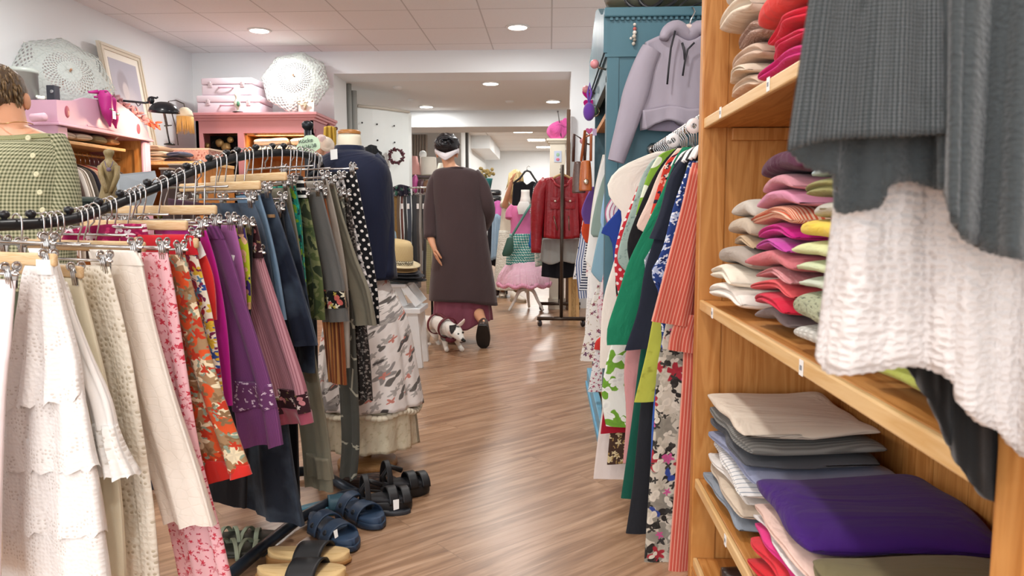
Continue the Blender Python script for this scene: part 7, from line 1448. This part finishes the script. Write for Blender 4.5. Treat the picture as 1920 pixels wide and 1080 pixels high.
# ------------------------------------------------------------------ panelled white cupboard with wreath, pipes
wpn = plain('#e4eceb', .45, name='white_panel'); zc = 2.33
pc = thing('panelled_cupboard', 'tall white panelled cupboard with a berry wreath in the second room', 'cupboard', (-2.1, 9.3, 0))
A = [P(672, 300, 8.95), P(700, 300, 9.08), P(722, 300, 9.2), P(755, 300, 9.42), P(767, 300, 9.52)]; A = [V((a.x, a.y, 0)) for a in A]
for k in range(4):
    a, b_ = A[k], A[k + 1]; MB().prism([a, b_, b_ + V((0, .2, 0)), a + V((0, .2, 0))], (0, 0, zc)).build('door' if k < 3 else 'stile', wpn, pc, smooth=False)
cor = MB()
cor.tube([a + V((.01, -.012, zc)) for a in A], .018, 8).build('cornice', plain('#c9c4b8', .5), pc)
for px, py in ((707, 233), (739, 236), (708, 263), (740, 267), (707, 300), (679, 230)):
    Yk = 9.02 + (px - 690) / 72 * .4; MB().ell(P(px, py, Yk), .011, .011, .011, 10).build('door_knob', plain('#22242a', .4), pc)
wr2 = thing('berry_wreath', 'small dark red berry wreath on the white panelled cupboard', 'wreath', tuple(P(743, 293, 9.25)))
wm_ = MB(); rnd = random.Random(6); wc = P(743, 293, 9.18)
for k in range(90):
    a = rnd.uniform(0, 2 * PI); r = .085 + rnd.uniform(-.018, .018); wm_.ell(wc + V((r * cos(a), rnd.uniform(-.02, .02), r * sin(a))), .012, .012, .012, 6)
wm_.build('berries', plain('#5a2634', .5), wr2)
MB().tube([wc + V((.085 * cos(a), 0, .085 * sin(a))) for a in [2 * PI * k / 24 for k in range(25)]], .010, 8).build('ring', plain('#3f2a26', .6), wr2)
struct(MB().tube([(P(655, 200, 8.85).x, 8.85, 0), (P(655, 200, 8.85).x, 8.85, 2.57)], .03, 14).tube([(P(664, 200, 8.9).x, 8.9, 0), (P(664, 200, 8.9).x, 8.9, 2.5)], .035, 14).build('trim_2', plain('#a9aca8', .5), origin=(0, 0, 0)))
# clutter at the far left of the second room
yc = 10.0
cu2 = drape([(766, 252, 766, 470), (778, 252, 778, 470), (790, 252, 790, 470), (801, 252, 801, 470)], 12.9, .05, 7, 10, 80, 3).build('grey_curtain', cloth('#b9b2aa', rough=.7), mods=[SOL(.01)]); tag(cu2, 'grey beige curtain hanging behind the lampshades in the rear', 'curtain')
ct = thing('display_shelf', 'dark shelf with bags and lampshades behind the brown coat', 'shelf', (P(790, 400, yc).x, yc, 0))
MB().box((P(771, 325, yc).x, yc, P(790, 329, yc).z - .03), (P(850, 325, yc).x, yc + .5, P(790, 329, yc).z), bev=.004).build('shelf_top', plain('#4a3a3c', .4), ct, smooth=False)
for px in (773, 846): MB().box((P(px, 330, yc).x - .02, yc + .02, 0), (P(px, 330, yc).x + .02, yc + .48, P(790, 329, yc).z - .03)).build('leg', plain('#3a3032', .5), ct, smooth=False)
def shade(label, px, py0, py1, Y, r0, r1, c):
    a, b_ = P(px, py0, Y), P(px, py1, Y); h = a.z - b_.z
    o = MB().lathe([(r1, 0), (r0, h), (r0 - .004, h), (r1 - .004, 0)], b_, 28).build('lamp_shade_stock', cloth(c, bump=.1, wr=.1)); tag(o, label, 'lampshade', 'lampshades on the rear shelf')
zsh = 328.5
shade('small rose pink lampshade in front of the grey curtain', 776, 293, 328, yc + .15, .05, .10, '#c9948c'); shade('tall cream lampshade beside the headwrap', 803, 295, 328, yc + .2, .11, .12, '#d6d0c4'); shade('short ivory lampshade nearest the brown coat shoulder', 829, 306, 328, yc + .3, .05, .09, '#ddd6c8')
hrt = MB().lathe([(.001, -.01), (.05, -.008), (.055, 0), (.05, .008), (.001, .01)], P(793, 290, yc + .4), 24, ax=(0, 1, 0)).build('round_fan', plain('#cfd4d2', .5)); tag(hrt, 'pale round fan standing behind the lampshades', 'fan')
MB().tube([P(793, 296, yc + .4), P(793, 328.5, yc + .4)], .006, 6).build('handle', plain('#cfd4d2', .5), hrt)
for px, py, rx, rz, c, lb in ((778, 345, .05, .12, '#b04a86', 'magenta pink bag at the end of the rear shelf'), (789, 350, .06, .1, '#4b3038', 'dark plum handbag on the rear shelf'), (801, 350, .07, .09, '#7a5a44', 'brown handbag on the rear shelf nearest the coat')):
    o = MB().ell(P(px, py, yc - .1), rx, .06, rz, 18, fn=lambda d: 1 + .06 * sin(4 * d.x)).build('hanging_handbag', plain(c, .4)); tag(o, lb, 'handbag', 'handbags on the rear shelf')
# table with teal pot, black cases and clothes behind the coat's other side
yt = 10.2
tb = thing('rear_table', 'wooden rear table with black cases right of the brown coat', 'table', (P(924, 400, yt).x, yt, 0)); zt2 = P(924, 380, yt).z
MB().box((P(900, 380, yt).x, yt - .1, zt2 - .03), (P(940, 380, yt).x, yt + .4, zt2)).build('table_top', wood('#c29a66', '#8a6436', .5, 1, 0, 'crate_wood', False), tb, smooth=False)
for px in (903, 937): MB().box((P(px, 380, yt).x - .02, yt, 0), (P(px, 380, yt).x + .02, yt + .3, zt2 - .03)).build('leg', plain('#7a5c3c', .5), tb, smooth=False)
for k, (y0, y1) in enumerate(((378, 367), (366, 356))):
    a, b_ = P(908, y0, yt), P(938, y1, yt); t = thing('black_case', ('lower' if k == 0 else 'upper') + ' black hard case stacked on the rear table', 'case', ((a.x + b_.x) / 2, yt, a.z), 'black cases')
    MB().box((a.x, yt - .05, max(a.z, zt2 + .001)), (b_.x, yt + .25, b_.z), bev=.02).build('shell', plain('#1b1d22', .4), t); MB().tube([((a.x + b_.x) / 2 - .05, yt - .05, (a.z + b_.z) / 2), ((a.x + b_.x) / 2, yt - .08, (a.z + b_.z) / 2), ((a.x + b_.x) / 2 + .05, yt - .05, (a.z + b_.z) / 2)], .007, 6).build('handle', plain('#c9cac8', .3, .6), t)
tp = P(912, 354, yt); po = thing('teal_pot', 'teal pot with dried golden flowers on the black cases', 'pot', tuple(tp))
MB().lathe([(.001, 0), (.06, 0), (.085, .13), (.09, .14), (.08, .14), (.001, .12)], tp, 20).build('pot', plain('#2f8285', .4), po)
fm = MB(); rnd = random.Random(12)
for k in range(26): fm.ell(tp + V((rnd.uniform(-.09, .1), rnd.uniform(-.06, .06), .16 + rnd.uniform(0, .12))), .025, .02, .025, 7)
fm.build('dried_flowers', plain('#a08a52', .6), po)
for k, (x0, x1, y0, y1, c, pt, lb) in enumerate(((922, 946, 380, 412, '#e07ac2', None, 'bright pink top hanging beside the brown coat'), (914, 930, 405, 500, '#232126', None, 'black trousers hanging behind the brown coat'), (922, 940, 405, 488, '#9fbbd2', ('denim',), 'light blue jeans hanging left of the lace skirt'))):
    o = drape([(x0 + 3, y0, x0, y1), ((x0 + x1) / 2, y0 - 4, (x0 + x1) / 2, y1 - 3), (x1 - 3, y0, x1, y1)], 9.75 - .12 * k, .015, 2, 14, 24, k).build('hanging_' + ('blouse' if k == 0 else 'trousers'), cloth(c, pt), mods=[SOL(.03)]); tag(o, lb, 'blouse' if k == 0 else 'trousers')
gr_ = thing('rear_clothes_rail', 'clothes rail in the rear carrying pink top and blue jeans', 'clothes rail', (P(930, 400, 9.62).x, 9.62, 0)); q = P(906, 377, 9.62); q2 = P(950, 377, 9.62)
MB().tube([(q.x, 9.62, 0), (q.x, 9.62, q.z), (q2.x, 9.62, q.z), (q2.x, 9.62, 0)], .011, 8).build('frame', steel_d, gr_)
shs = thing('dark_shoe', 'dark shoes heaped on the floor under the rear trousers', 'shoes', tuple(P(930, 525, 9.4)[:2]) + (0,))
m_ = MB(); rnd = random.Random(2)
for k in range(3): m_.ell((P(912 + 7 * k, 520, 9.4).x, 9.35 + .1 * (k % 2), .055), .05, .12, .055, 12, rot=Matrix.Rotation(k * .6 - .5, 3, 'Z'))
m_.build('uppers', plain('#3c2f33', .5), shs)
# ------------------------------------------------------------------ tutu dress form
YU = 7.97; su = YU / F
def ru_(px, py, wx, ry): q = P(px, py, YU); return (q.x, q.y, q.z, wx * su, ry)
tf_ = thing('child_dress_form', 'white tripod dress form wearing pink cardigan and tutu', 'dress form', tuple(P(985, 575, YU)[:2]) + (0,)); cw = plain('#ece9e2', .4)
loft(smooth_spec(sh_r([ru_(985, 356, 8, .045), ru_(985, 366, 8, .045), ru_(985, 377, 10, .06), ru_(984, 386, 13, .06), ru_(981, 400, 17, .08), ru_(978, 425, 18, .08), ru_(976, 450, 19, .085), ru_(976, 480, 20, .09)]), 24), 28, cap0=True, cap1=True).build('torso', cw, tf_)
MB().tube([P(978, 478, YU), P(986, 545, YU), V((P(987, 560, YU).x, YU, .20))], .016, 10).build('pole', cw, tf_)
b0 = V((P(987, 545, YU).x, YU, .24))
for k, (dx, dy) in enumerate(((-.16, -.1), (.16, -.06), (.02, .19))):
    MB().tube([V(a) for a in catmull([tuple(b0), tuple(b0 + V((dx * .45, dy * .45, -.02))), tuple(b0 + V((dx * .8, dy * .8, -.13))), tuple(V((b0.x + dx * 1.15, YU + dy * 1.15, .012)))], 12)], [.020, .022, .022, .02, .019, .018, .017, .016, .015, .014, .014, .012], 10).build('leg', cw, tf_)
ft_ = thing('tutu_outfit', 'pink cardigan over white top with teal zigzag skirt and pink tutu on the form', 'outfit', tuple(P(980, 530, YU - .05)))
loft(smooth_spec([ru_(984, 386, 22, .095), ru_(981, 400, 24, .105), ru_(978, 425, 20, .095), ru_(977, 440, 21, .1)], 14), 36, (3, .02)).build('cardigan', cloth('#d977a8'), ft_, mods=[SOL(.004)])
flat([P(965, 388, YU), P(958, 398, YU), P(956, 410, YU - .02)], [.05, .055, .05]).build('cardigan_sleeve', cloth('#d977a8'), ft_); flat([P(1000, 388, YU), P(1006, 398, YU), P(1007, 412, YU - .02)], [.05, .055, .05]).build('striped_sleeve', cloth('#e9e6e2', ('stripes', '#2a2c3a', 60, .45, 1)), ft_)
MB().prism([P(x, y, YU - .125) for x, y in ((974, 378), (990, 378), (995, 386), (984, 402), (972, 402), (969, 388))], (0, .012, 0)).build('white_top', cloth('#eceae6'), ft_, mods=[BEV(.004)])
loft(smooth_spec([ru_(977, 438, 21, .11), ru_(976, 465, 25, .135), ru_(975, 496, 27, .15)], 14), 48, (5, .03)).build('zigzag_skirt', cloth('#2d8a86', ('zigzag', '#d9e6dc', 36)), ft_, mods=[SOL(.004)])
tu = MB()
for k in range(3):
    sp3 = smooth_spec([ru_(979, 490, 26, .14), ru_(980, 505, 36 + k, .21), ru_(981, 520, 43 + 2 * k, .25), ru_(982, 531 + 2 * k, 46 + k, .27)], 10)
    lo2 = loft(sp3, 160, (21 + 4 * k, .05), ph=k); lo2.build('tutu_layer', cloth('#ecc0d2', ('speck', '#f3d6e1', 40), wr=.9), ft_, mods=[SOL(.003)])
rf = MB()
for k in range(90):
    a = 2 * PI * k / 90; q = P(982, 533, YU); rf.ell((q.x + .275 * cos(a) * (1 + .03 * sin(9 * a)), YU + .27 * sin(a), q.z + .012 * sin(11 * a)), .026, .026, .022, 7)
rf.build('tutu_ruffle', cloth('#e0a0ba', wr=1.), ft_)
gb_ = thing('green_shoulder_bag', 'dark green shoulder bag slung across the tutu form', 'bag', tuple(P(950, 482, YU - .2)))
MB().tube([V(a) for a in catmull([tuple(P(x, y, Y)) for x, y, Y in ((1000, 379, YU - .08), (990, 392, YU - .185), (978, 412, YU - .20), (966, 432, YU - .20), (956, 450, YU - .20))], 16)], .013, 8).build('strap', plain('#4d7d72', .5), gb_)
MB().prism([P(x, y, YU - .225) for x, y in ((951, 446), (962, 444), (963, 470), (957, 480), (943, 481), (941, 476))], (0, .05, 0)).build('body', plain('#2f5a4c', .45), gb_, mods=[BEV(.008)])
lsh = thing('lace_shoe', 'pale lace shoe on the floor beside the tripod foot', 'shoe', tuple(P(968, 552, 8.8)[:2]) + (0,)); shoe(lsh, V((P(960, 552, 8.9).x, 8.85, .014)), V((P(975, 552, 8.8).x, 8.75, .014)), V((0, 0, 1)), '#cfc5b5', '#a89c88', L=.24)
# ------------------------------------------------------------------ rolling rack with the red jacket
YR = 6.85; YR2 = 8.0; rx = P(1053, 500, YR).x; zr = P(1053, 317, YR).z; bz = .075
rk = thing('rolling_rack', 'dark metal rolling clothes rack with casters in front of the red jacket', 'clothes rack', (rx, (YR + YR2) / 2, 0)); rst = plain('#4a3f37', .35, .7, name='bronze_metal')
MB().tube([(rx, YR, bz), (rx, YR, P(1053, 309, YR).z)], .016, 12).build('upright', rst, rk); MB().tube([(rx, YR2, bz), (rx, YR2, zr + .02)], .016, 12).build('upright', rst, rk)
MB().tube([(rx, YR, zr), (rx, YR2, zr)], .013, 12).build('rail', rst, rk)
for y in (YR, YR2):
    MB().tube([(rx - .225, y, bz), (rx + .225, y, bz)], .018, 12).build('foot_bar', rst, rk)
    for s_ in (-1, 1):
        x = rx + s_ * .2; k_ = MB().lathe([(.010, -.012), (.027, -.012), (.030, -.006), (.030, .006), (.027, .012), (.010, .012)], (x, y, .031), 20, ax=(.9, .4, 0)).build('caster', plain('#26242a', .4), rk)
        MB().tube([(x, y, bz - .012), (x - .012, y, .05), (x - .006, y, .031)], .007, 8).build('fork', chrome, k_)
MB().tube([(rx, YR, .12), (rx, YR2, .12)], .010, 10).build('lower_bar', rst, rk)
RJ = 6.98; rj = thing('red_leather_jacket', 'red leather jacket with buttoned chest pockets facing out on the rolling rack', 'jacket', tuple(P(1052, 446, RJ)))
rl_ = plain('#9c1722', .38, name='red_leather')
def rp(px, py, dy=0): return P(px, py, RJ + dy)
jb = NB('red_leather_soft'); jo = jb.coord('Object'); rl_ = jb.done(jb.mix(jb.noise(jo, 10, 3), rgb('#a81a26'), rgb('#7d0f1a')), .4, jb.bump(jb.noise(jo, 26, 3, .6, .8), .5, .012), spec=.45)
drape([(1024, 338, 1020, 444), (1032, 334, 1030, 447), (1044, 344, 1042, 448), (1053, 350, 1053, 448), (1062, 344, 1064, 448), (1073, 334, 1076, 447), (1083, 338, 1086, 444)], RJ - .05, .008, 2.5, 20, 60, 2).build('front', rl_, rj, mods=[SOL(.02)])
drape([(1022, 334, 1020, 446), (1053, 330, 1053, 447), (1084, 334, 1086, 446)], RJ + .03, .006, 2, 14, 30, 2).build('back', rl_, rj, mods=[SOL(.02)])
flat([rp(1026, 340), rp(1014, 356), rp(1009, 395), rp(1006, 440), rp(1005, 474, -.02)], [.058, .072, .060, .052, .046]).build('sleeve', rl_, rj); flat([rp(1080, 340), rp(1091, 356), rp(1096, 395), rp(1098, 430), rp(1098, 468, -.02)], [.058, .072, .060, .052, .046]).build('sleeve', rl_, rj)
MB().tube([rp(1034, 334, -.02), rp(1042, 346, -.07), rp(1053, 352, -.08), rp(1064, 346, -.07), rp(1072, 334, -.02)], .012, 10).build('collar', rl_, rj)
MB().box(rp(1049.5, 447, -.082), rp(1056.5, 352, -.070)).build('placket', rl_, rj, smooth=False)
for px in (1041, 1069):
    pk = MB().prism([rp(px - 9, 372, -.078), rp(px + 9, 372, -.078), rp(px + 9, 392, -.078), rp(px - 9, 392, -.078)], (0, .012, 0)).prism([rp(px - 9.5, 370, -.084), rp(px + 9.5, 370, -.084), rp(px + 9, 377, -.084), rp(px, 381, -.084), rp(px - 9, 377, -.084)], (0, .010, 0)).build('chest_pocket', rl_, rj, mods=[BEV(.003)])
    MB().ell(rp(px, 377, -.088), .011, .006, .011, 12).build('button', plain('#d9cfc0', .3, .8), pk)
    MB().tube([rp(px - 3, 405, -.08), rp(px + (4 if px < 1050 else -2), 432, -.08)], .005, 6).build('zip_pocket', plain('#8d7a6c', .3, .8), rj)
wh_ = thing('wooden_hanger', 'pale wooden hanger holding the red leather jacket', 'hanger', tuple(rp(1052, 330)))
MB().tube([rp(1030, 340), rp(1042, 331), rp(1053, 326), rp(1064, 331), rp(1078, 340)], .011, 8).build('shoulder_bar', wood('#d9bf94', '#b9935c', .5, 5, 0, 'hanger_wood_pale', False), wh_); MB().tube([rp(1053, 326), rp(1053, 321), rp(1049.5, 317.5), rp(1053, 313.5), rp(1057, 316), rp(1057, 319)], .003, 6).build('hook', chrome, wh_)
for k, (cols_, Y, c, pt, lb, nm) in enumerate((
    ([(1018, 448, 1012, 488), (1034, 446, 1032, 496), (1053, 446, 1053, 490), (1072, 446, 1076, 494), (1086, 446, 1086, 486)], 7.08, '#a3a4a0', None, 'grey ruffled skirt showing under the red leather jacket', 'skirt'),
    ([(1020, 460, 1016, 518), (1050, 460, 1050, 522), (1084, 460, 1084, 518)], 7.18, '#15151b', None, 'black skirt under the grey ruffled skirt on the rolling rack', 'skirt'),
    ([(1004, 345, 1000, 440), (1012, 338, 1010, 446), (1030, 334, 1030, 446)], 7.30, '#24262e', None, 'black blazer shoulder behind the red leather jacket', 'blazer'),
    ([(1003, 352, 996, 400), (1008, 342, 1004, 430), (1030, 338, 1030, 430)], 7.42, '#e4e4e6', ('stripes', '#2d2f3c', 50, .4, 1), 'black and white striped top behind the black blazer', 'top'),
    ([(1002, 400, 993, 462), (1008, 400, 1002, 468), (1016, 400, 1012, 462)], 7.54, '#1f6fb4', None, 'bright blue dress hem on the rolling rack', 'dress'),
    ([(1006, 440, 1006, 500), (1016, 440, 1016, 498), (1026, 440, 1026, 500)], 7.66, '#9db8ae', ('floral', [('#e4e6dc', 20, .3)]), 'sage printed dress hem at the back of the rolling rack', 'dress'))):
    o = drape(cols_, Y, .012, 3, 14, 30, k).build('hanging_' + nm.replace('top', 'striped_shirt'), cloth(c, pt), mods=[SOL(.03)]); tag(o, lb, nm)
# cream cabinet, pink hat, frames by the opening
YC = 8.12; ca, cb = P(1031, 260, YC).x, P(1060, 260, YC).x
cc_ = thing('cream_cabinet', 'narrow cream cabinet with cornice below the pink hat by the opening', 'cabinet', ((ca + cb) / 2, YC + .1, 0)); crm = plain('#e6dfcc', .45)
zt3 = P(1045, 268, YC).z
MB().box((ca, YC, 0), (cb, YC + .3, zt3)).box((ca - .01, YC - .015, 0), (cb + .01, YC, .12)).build('carcass', crm, cc_, smooth=False); MB().box((ca - .02, YC - .02, zt3), (cb + .02, YC + .32, zt3 + .02), bev=.004).box((ca - .035, YC - .035, zt3 + .02), (cb + .035, YC + .33, zt3 + .045), bev=.006).build('cornice', crm, cc_, smooth=False)
pcx = thing('small_picture', 'small pastel flower picture stuck on the cream cabinet', 'picture', tuple(P(1046, 303, YC - .004)))
a, b_ = P(1039, 304, YC), P(1053, 283, YC); MB().box((a.x, YC - .006, a.z), (b_.x, YC - .001, b_.z)).build('card', plain('#c3cfe4', .5), pcx, smooth=False)
MB().ell(P(1046, 299, YC - .007), .02, .003, .016, 12).build('blossom', plain('#d97a94', .6), pcx); MB().ell(P(1046, 290, YC - .007), .018, .003, .02, 12).build('leaves', plain('#9ec4a4', .6), pcx)
ph_ = thing('pink_hat', 'bright pink floppy hat tilted on top of the cream cabinet', 'hat', (P(1046, 257, YC).x, YC + .12, zt3 + .046)); pkm = cloth('#d95fa2', wr=.9)
MB().lathe([(.001, .07), (.05, .066), (.075, .03), (.082, 0), (.105, -.02), (.125, -.03), (.122, -.034), (.08, -.006)], P(1044, 242, YC + .10), 32, ax=(-.35, -.85, .4), fn=lambda a, z: 1 + .06 * sin(3 * a)).build('crown', pkm, ph_)
MB().ell(P(1056, 235, YC + .12), .035, .012, .085, 14, rot=Matrix.Rotation(.35, 3, 'Y')).build('brim_flap', pkm, ph_)
stk = MB().tube([P(1052, 256, YC + .05), P(1048, 222, YC + .06), P(1046, 210, YC + .06)], .005, 6).ell(P(1046, 209, YC + .06), .01, .01, .01, 8).build('thin_stick', plain('#4a4644', .4)); tag(stk, 'thin grey stick with black tip standing behind the pink hat', 'stick')
tbm = MB().box((P(1062, 300, 8.1).x, 8.06, 0), (P(1069, 300, 8.1).x, 8.12, P(1065, 206, 8.1).z), bev=.004).build('timber_post', wood('#7d5a3c', '#4a3222', .5, 2, 2, 'dark_timber', False), smooth=False); tag(tbm, 'dark brown timber post standing at the edge of the opening', 'post')
wf2 = thing('leaning_frame', 'light wooden picture frame leaning on the floor behind the rolling rack', 'frame', tuple(P(1075, 590, 7.5)[:2]) + (0,))
fx0, fx1 = P(1066, 560, 7.5).x, P(1086, 560, 7.5).x; wl_ = wood('#c9a468', '#8f6a38', .45, 2, 2, 'frame_wood', False)
MB().prism([(fx0, 7.45, 0), (fx0 + .03, 7.45, 0), (fx0 + .03, 7.6, .44), (fx0, 7.6, .44)], (0, .02, 0)).prism([(fx1 - .03, 7.45, 0), (fx1, 7.45, 0), (fx1, 7.6, .44), (fx1 - .03, 7.6, .44)], (0, .02, 0)).prism([(fx0, 7.59, .41), (fx1, 7.59, .41), (fx1, 7.6, .44), (fx0, 7.6, .44)], (0, .02, 0)).build('frame', plain('#b98f55', .4), wf2, smooth=False)
MB().prism([(fx0 + .02, 7.46, .005), (fx1 - .02, 7.46, .005), (fx1 - .02, 7.605, .43), (fx0 + .02, 7.605, .43)], (0, .006, 0)).build('panel', wl_, wf2, smooth=False)
# ------------------------------------------------------------------ shoes on the floor under the spiral rack
def slab_shoe(t, heel, ang, L, wd, prof, m, name, z0=0, th=.02):
    """foot shaped slab; prof(f) = (bottom lift, top height)"""
    d = V((cos(R(ang)), sin(R(ang)), 0)); s_ = V((-d.y, d.x, 0)); heel = V(heel); rings = []
    for i in range(21):
        f = i / 20; w_ = wd * (.80 + .28 * sin(PI * (f * .9 - .12)) ** 2 * (f > .15)) * math.sqrt(max(0, 1 - abs(2 * f - 1) ** 3.4)) ; w_ = max(w_, wd * .12)
        b, tp = prof(f); c = heel + d * (L * f) + s_ * (.010 * sin(PI * f))
        rings.append([c + s_ * w_ * x + V((0, 0, z0 + b + (tp - b) * z)) for x, z in ((-1, .15), (-.92, 0), (.92, 0), (1, .15), (1, .85), (.92, 1), (.0, .96), (-.92, 1), (-1, .85))])
    return MB().rings(rings, None, True, True, True).build(name, m, t)
def band_(t, heel, ang, L, wd, f0, f1, h, zb, m, name='strap', z0=0, skew=0):
    d = V((cos(R(ang)), sin(R(ang)), 0)); s_ = V((-d.y, d.x, 0)); heel = V(heel); rings = []
    for i in range(9):
        f = f0 + (f1 - f0) * i / 8
        rings.append([heel + d * (L * (f + skew * cos(a))) + s_ * (wd * 1.08 * cos(a)) + V((0, 0, z0 + zb + h * sin(a))) for a in [PI * k / 16 for k in range(17)]])
    return MB().rings(rings, None, False).build(name, m, t, mods=[SOL(.005)])
cork = cloth('#e0c08a', ('speck', '#c9a468', 90), bump=.1, wr=.1); cork_s = plain('#a87b45', .6); navy = plain('#26384e', .5, name='navy_rubber'); blk = plain('#131316', .5)
def pz(px, py): return PZ(px, py, 0)
def sandal(label, name, heel, ang, L, wd, foot, sole, strap_m, bands, hh=.03, grp=None, z0=0):
    t = thing(name, label, 'sandal', (heel.x, heel.y, z0), grp)
    slab_shoe(t, heel, ang, L, wd, lambda f: (0 + .012 * max(0, f - .75) * 2, hh - .012 * f + .0), sole, 'sole', z0)
    slab_shoe(t, heel + V((cos(R(ang)), sin(R(ang)), 0)) * .006, ang, L - .012, wd * .93, lambda f: (hh - .014 * f - .002, hh + .010 - .010 * f + .012 * abs(2 * f - 1) ** 4), foot, 'footbed', z0)
    for f0, f1, h, sk in bands: band_(t, heel, ang, L, wd, f0, f1, h, hh - .014, strap_m, 'strap', z0, sk)
    return t
h1 = pz(515, 1052); sandal('cork sandal with black wedge strap, nearer of the pair at the rack foot', 'cork_sandal', pz(480, 1092), 6, .26, .052, cork, cork_s, blk, [(.40, .72, .05, .05)], .026, 'cork sandals')
sandal('cork sandal with black wedge strap, farther of the pair at the rack foot', 'cork_sandal', pz(500, 1056), 4, .255, .052, cork, cork_s, blk, [(.40, .72, .05, .05)], .026, 'cork sandals')
for k, (px, py, a, lb) in enumerate(((583, 974, -43, 'navy rubber two strap slide, nearer of the pair'), (634, 938, -43, 'navy rubber two strap slide, farther of the pair'))):
    t = sandal(lb, 'rubber_slide', pz(px, py + 14), a, .27, .05, plain('#2f4560', .55), navy, navy, [(.28, .46, .062, .0), (.56, .76, .052, .0)], .034, 'navy slides')
    c = V(pz(px, py + 14)); d = V((cos(R(a)), sin(R(a)), 0)); s_ = V((-d.y, d.x, 0))
    for f in (.37, .66): MB().lathe([(.001, .002), (.008, .002), (.009, 0)], c + d * .27 * f - s_ * .050 + V((0, 0, .052)), 12, ax=(-s_.x, -s_.y, .5)).build('rivet', plain('#10151d', .4), t)
ptag('', 'small white tag inside the nearer navy slide', [(625, 996), (632, 992), (634, 1006), (628, 1010)], PZ(630, 1004, .06).y)
gs = plain('#a6b096', .6)
for k, (px, py, a, lb) in enumerate(((392, 1022, 14, 'sage green strappy flat sandal nearer the pink trousers'), (398, 998, 14, 'sage green strappy flat sandal behind the other sage one'))):
    sandal(lb, 'sage_sandal', pz(px, py + 22), a, .20, .042, plain('#4a4c44', .6), plain('#3c3c36', .6), gs, [(.16, .22, .05, .06), (.34, .40, .048, -.08), (.50, .56, .044, .08), (.66, .73, .036, 0)], .014, 'sage sandals')
for k, (px, py, a, lb) in enumerate(((700, 956, 58, 'black chunky platform sandal with price tag, nearer of the pair'), (741, 926, 62, 'black chunky platform sandal, farther of the pair'))):
    c = pz(px - 26, py + 12); t = sandal(lb, 'platform_sandal', c, a - 30, .19, .046, plain('#242428', .7), blk, blk, [(.50, .68, .05, 0), (.76, .92, .042, 0)], .052, 'black platform sandals')
    band_(t, c, a - 30, .19, .046, .06, .16, .105, .04, blk, 'ankle_strap', 0, 0)
    d = V((cos(R(a - 30)), sin(R(a - 30)), 0)); MB().tube([c + d * .02 + V((0, 0, .05)), c + d * .008 + V((0, 0, .09)), c + d * .03 + V((0, 0, .125)), c + d * .08 + V((0, 0, .10))], .010, 8).build('heel_loop', blk, t)
ptag('', 'white barcode price tag hanging from the black platform sandal', [(737, 938), (748, 936), (748, 954), (738, 957)], PZ(742, 948, .07).y - .055, grp='price tags')
for k, (px, py, lb) in enumerate(((662, 908, 'dark beaded slipper between navy slides and the dress form base'),)):
    c = pz(px - 20, py + 6); t = thing('dark_slipper', lb, 'shoe', tuple(c))
    slab_shoe(t, c, -5, .22, .04, lambda f: (0, .05 - .02 * abs(f - .6)), cloth('#241b1b', ('speck', '#8d6a52', 200)), 'upper'); slab_shoe(t, c - V((.003, 0, 0)), -5, .226, .042, lambda f: (0, .012), blk, 'sole')
tl = thing('teal_slipper', 'teal rimmed slipper behind the navy slides', 'shoe', tuple(pz(566, 962))); slab_shoe(tl, pz(560, 968), 20, .2, .04, lambda f: (0, .03), plain('#2a7186', .4), 'sole'); band_(tl, pz(560, 968), 20, .2, .04, .5, .8, .04, .02, plain('#1d4a5a', .5), 'strap')
fl2 = thing('grey_flat', 'grey pointed flat shoe lying before the platform sandals', 'shoe', tuple(pz(690, 962))); slab_shoe(fl2, pz(662, 966), 10, .2, .036, lambda f: (0, .032 - .02 * f), plain('#33363c', .5), 'upper')
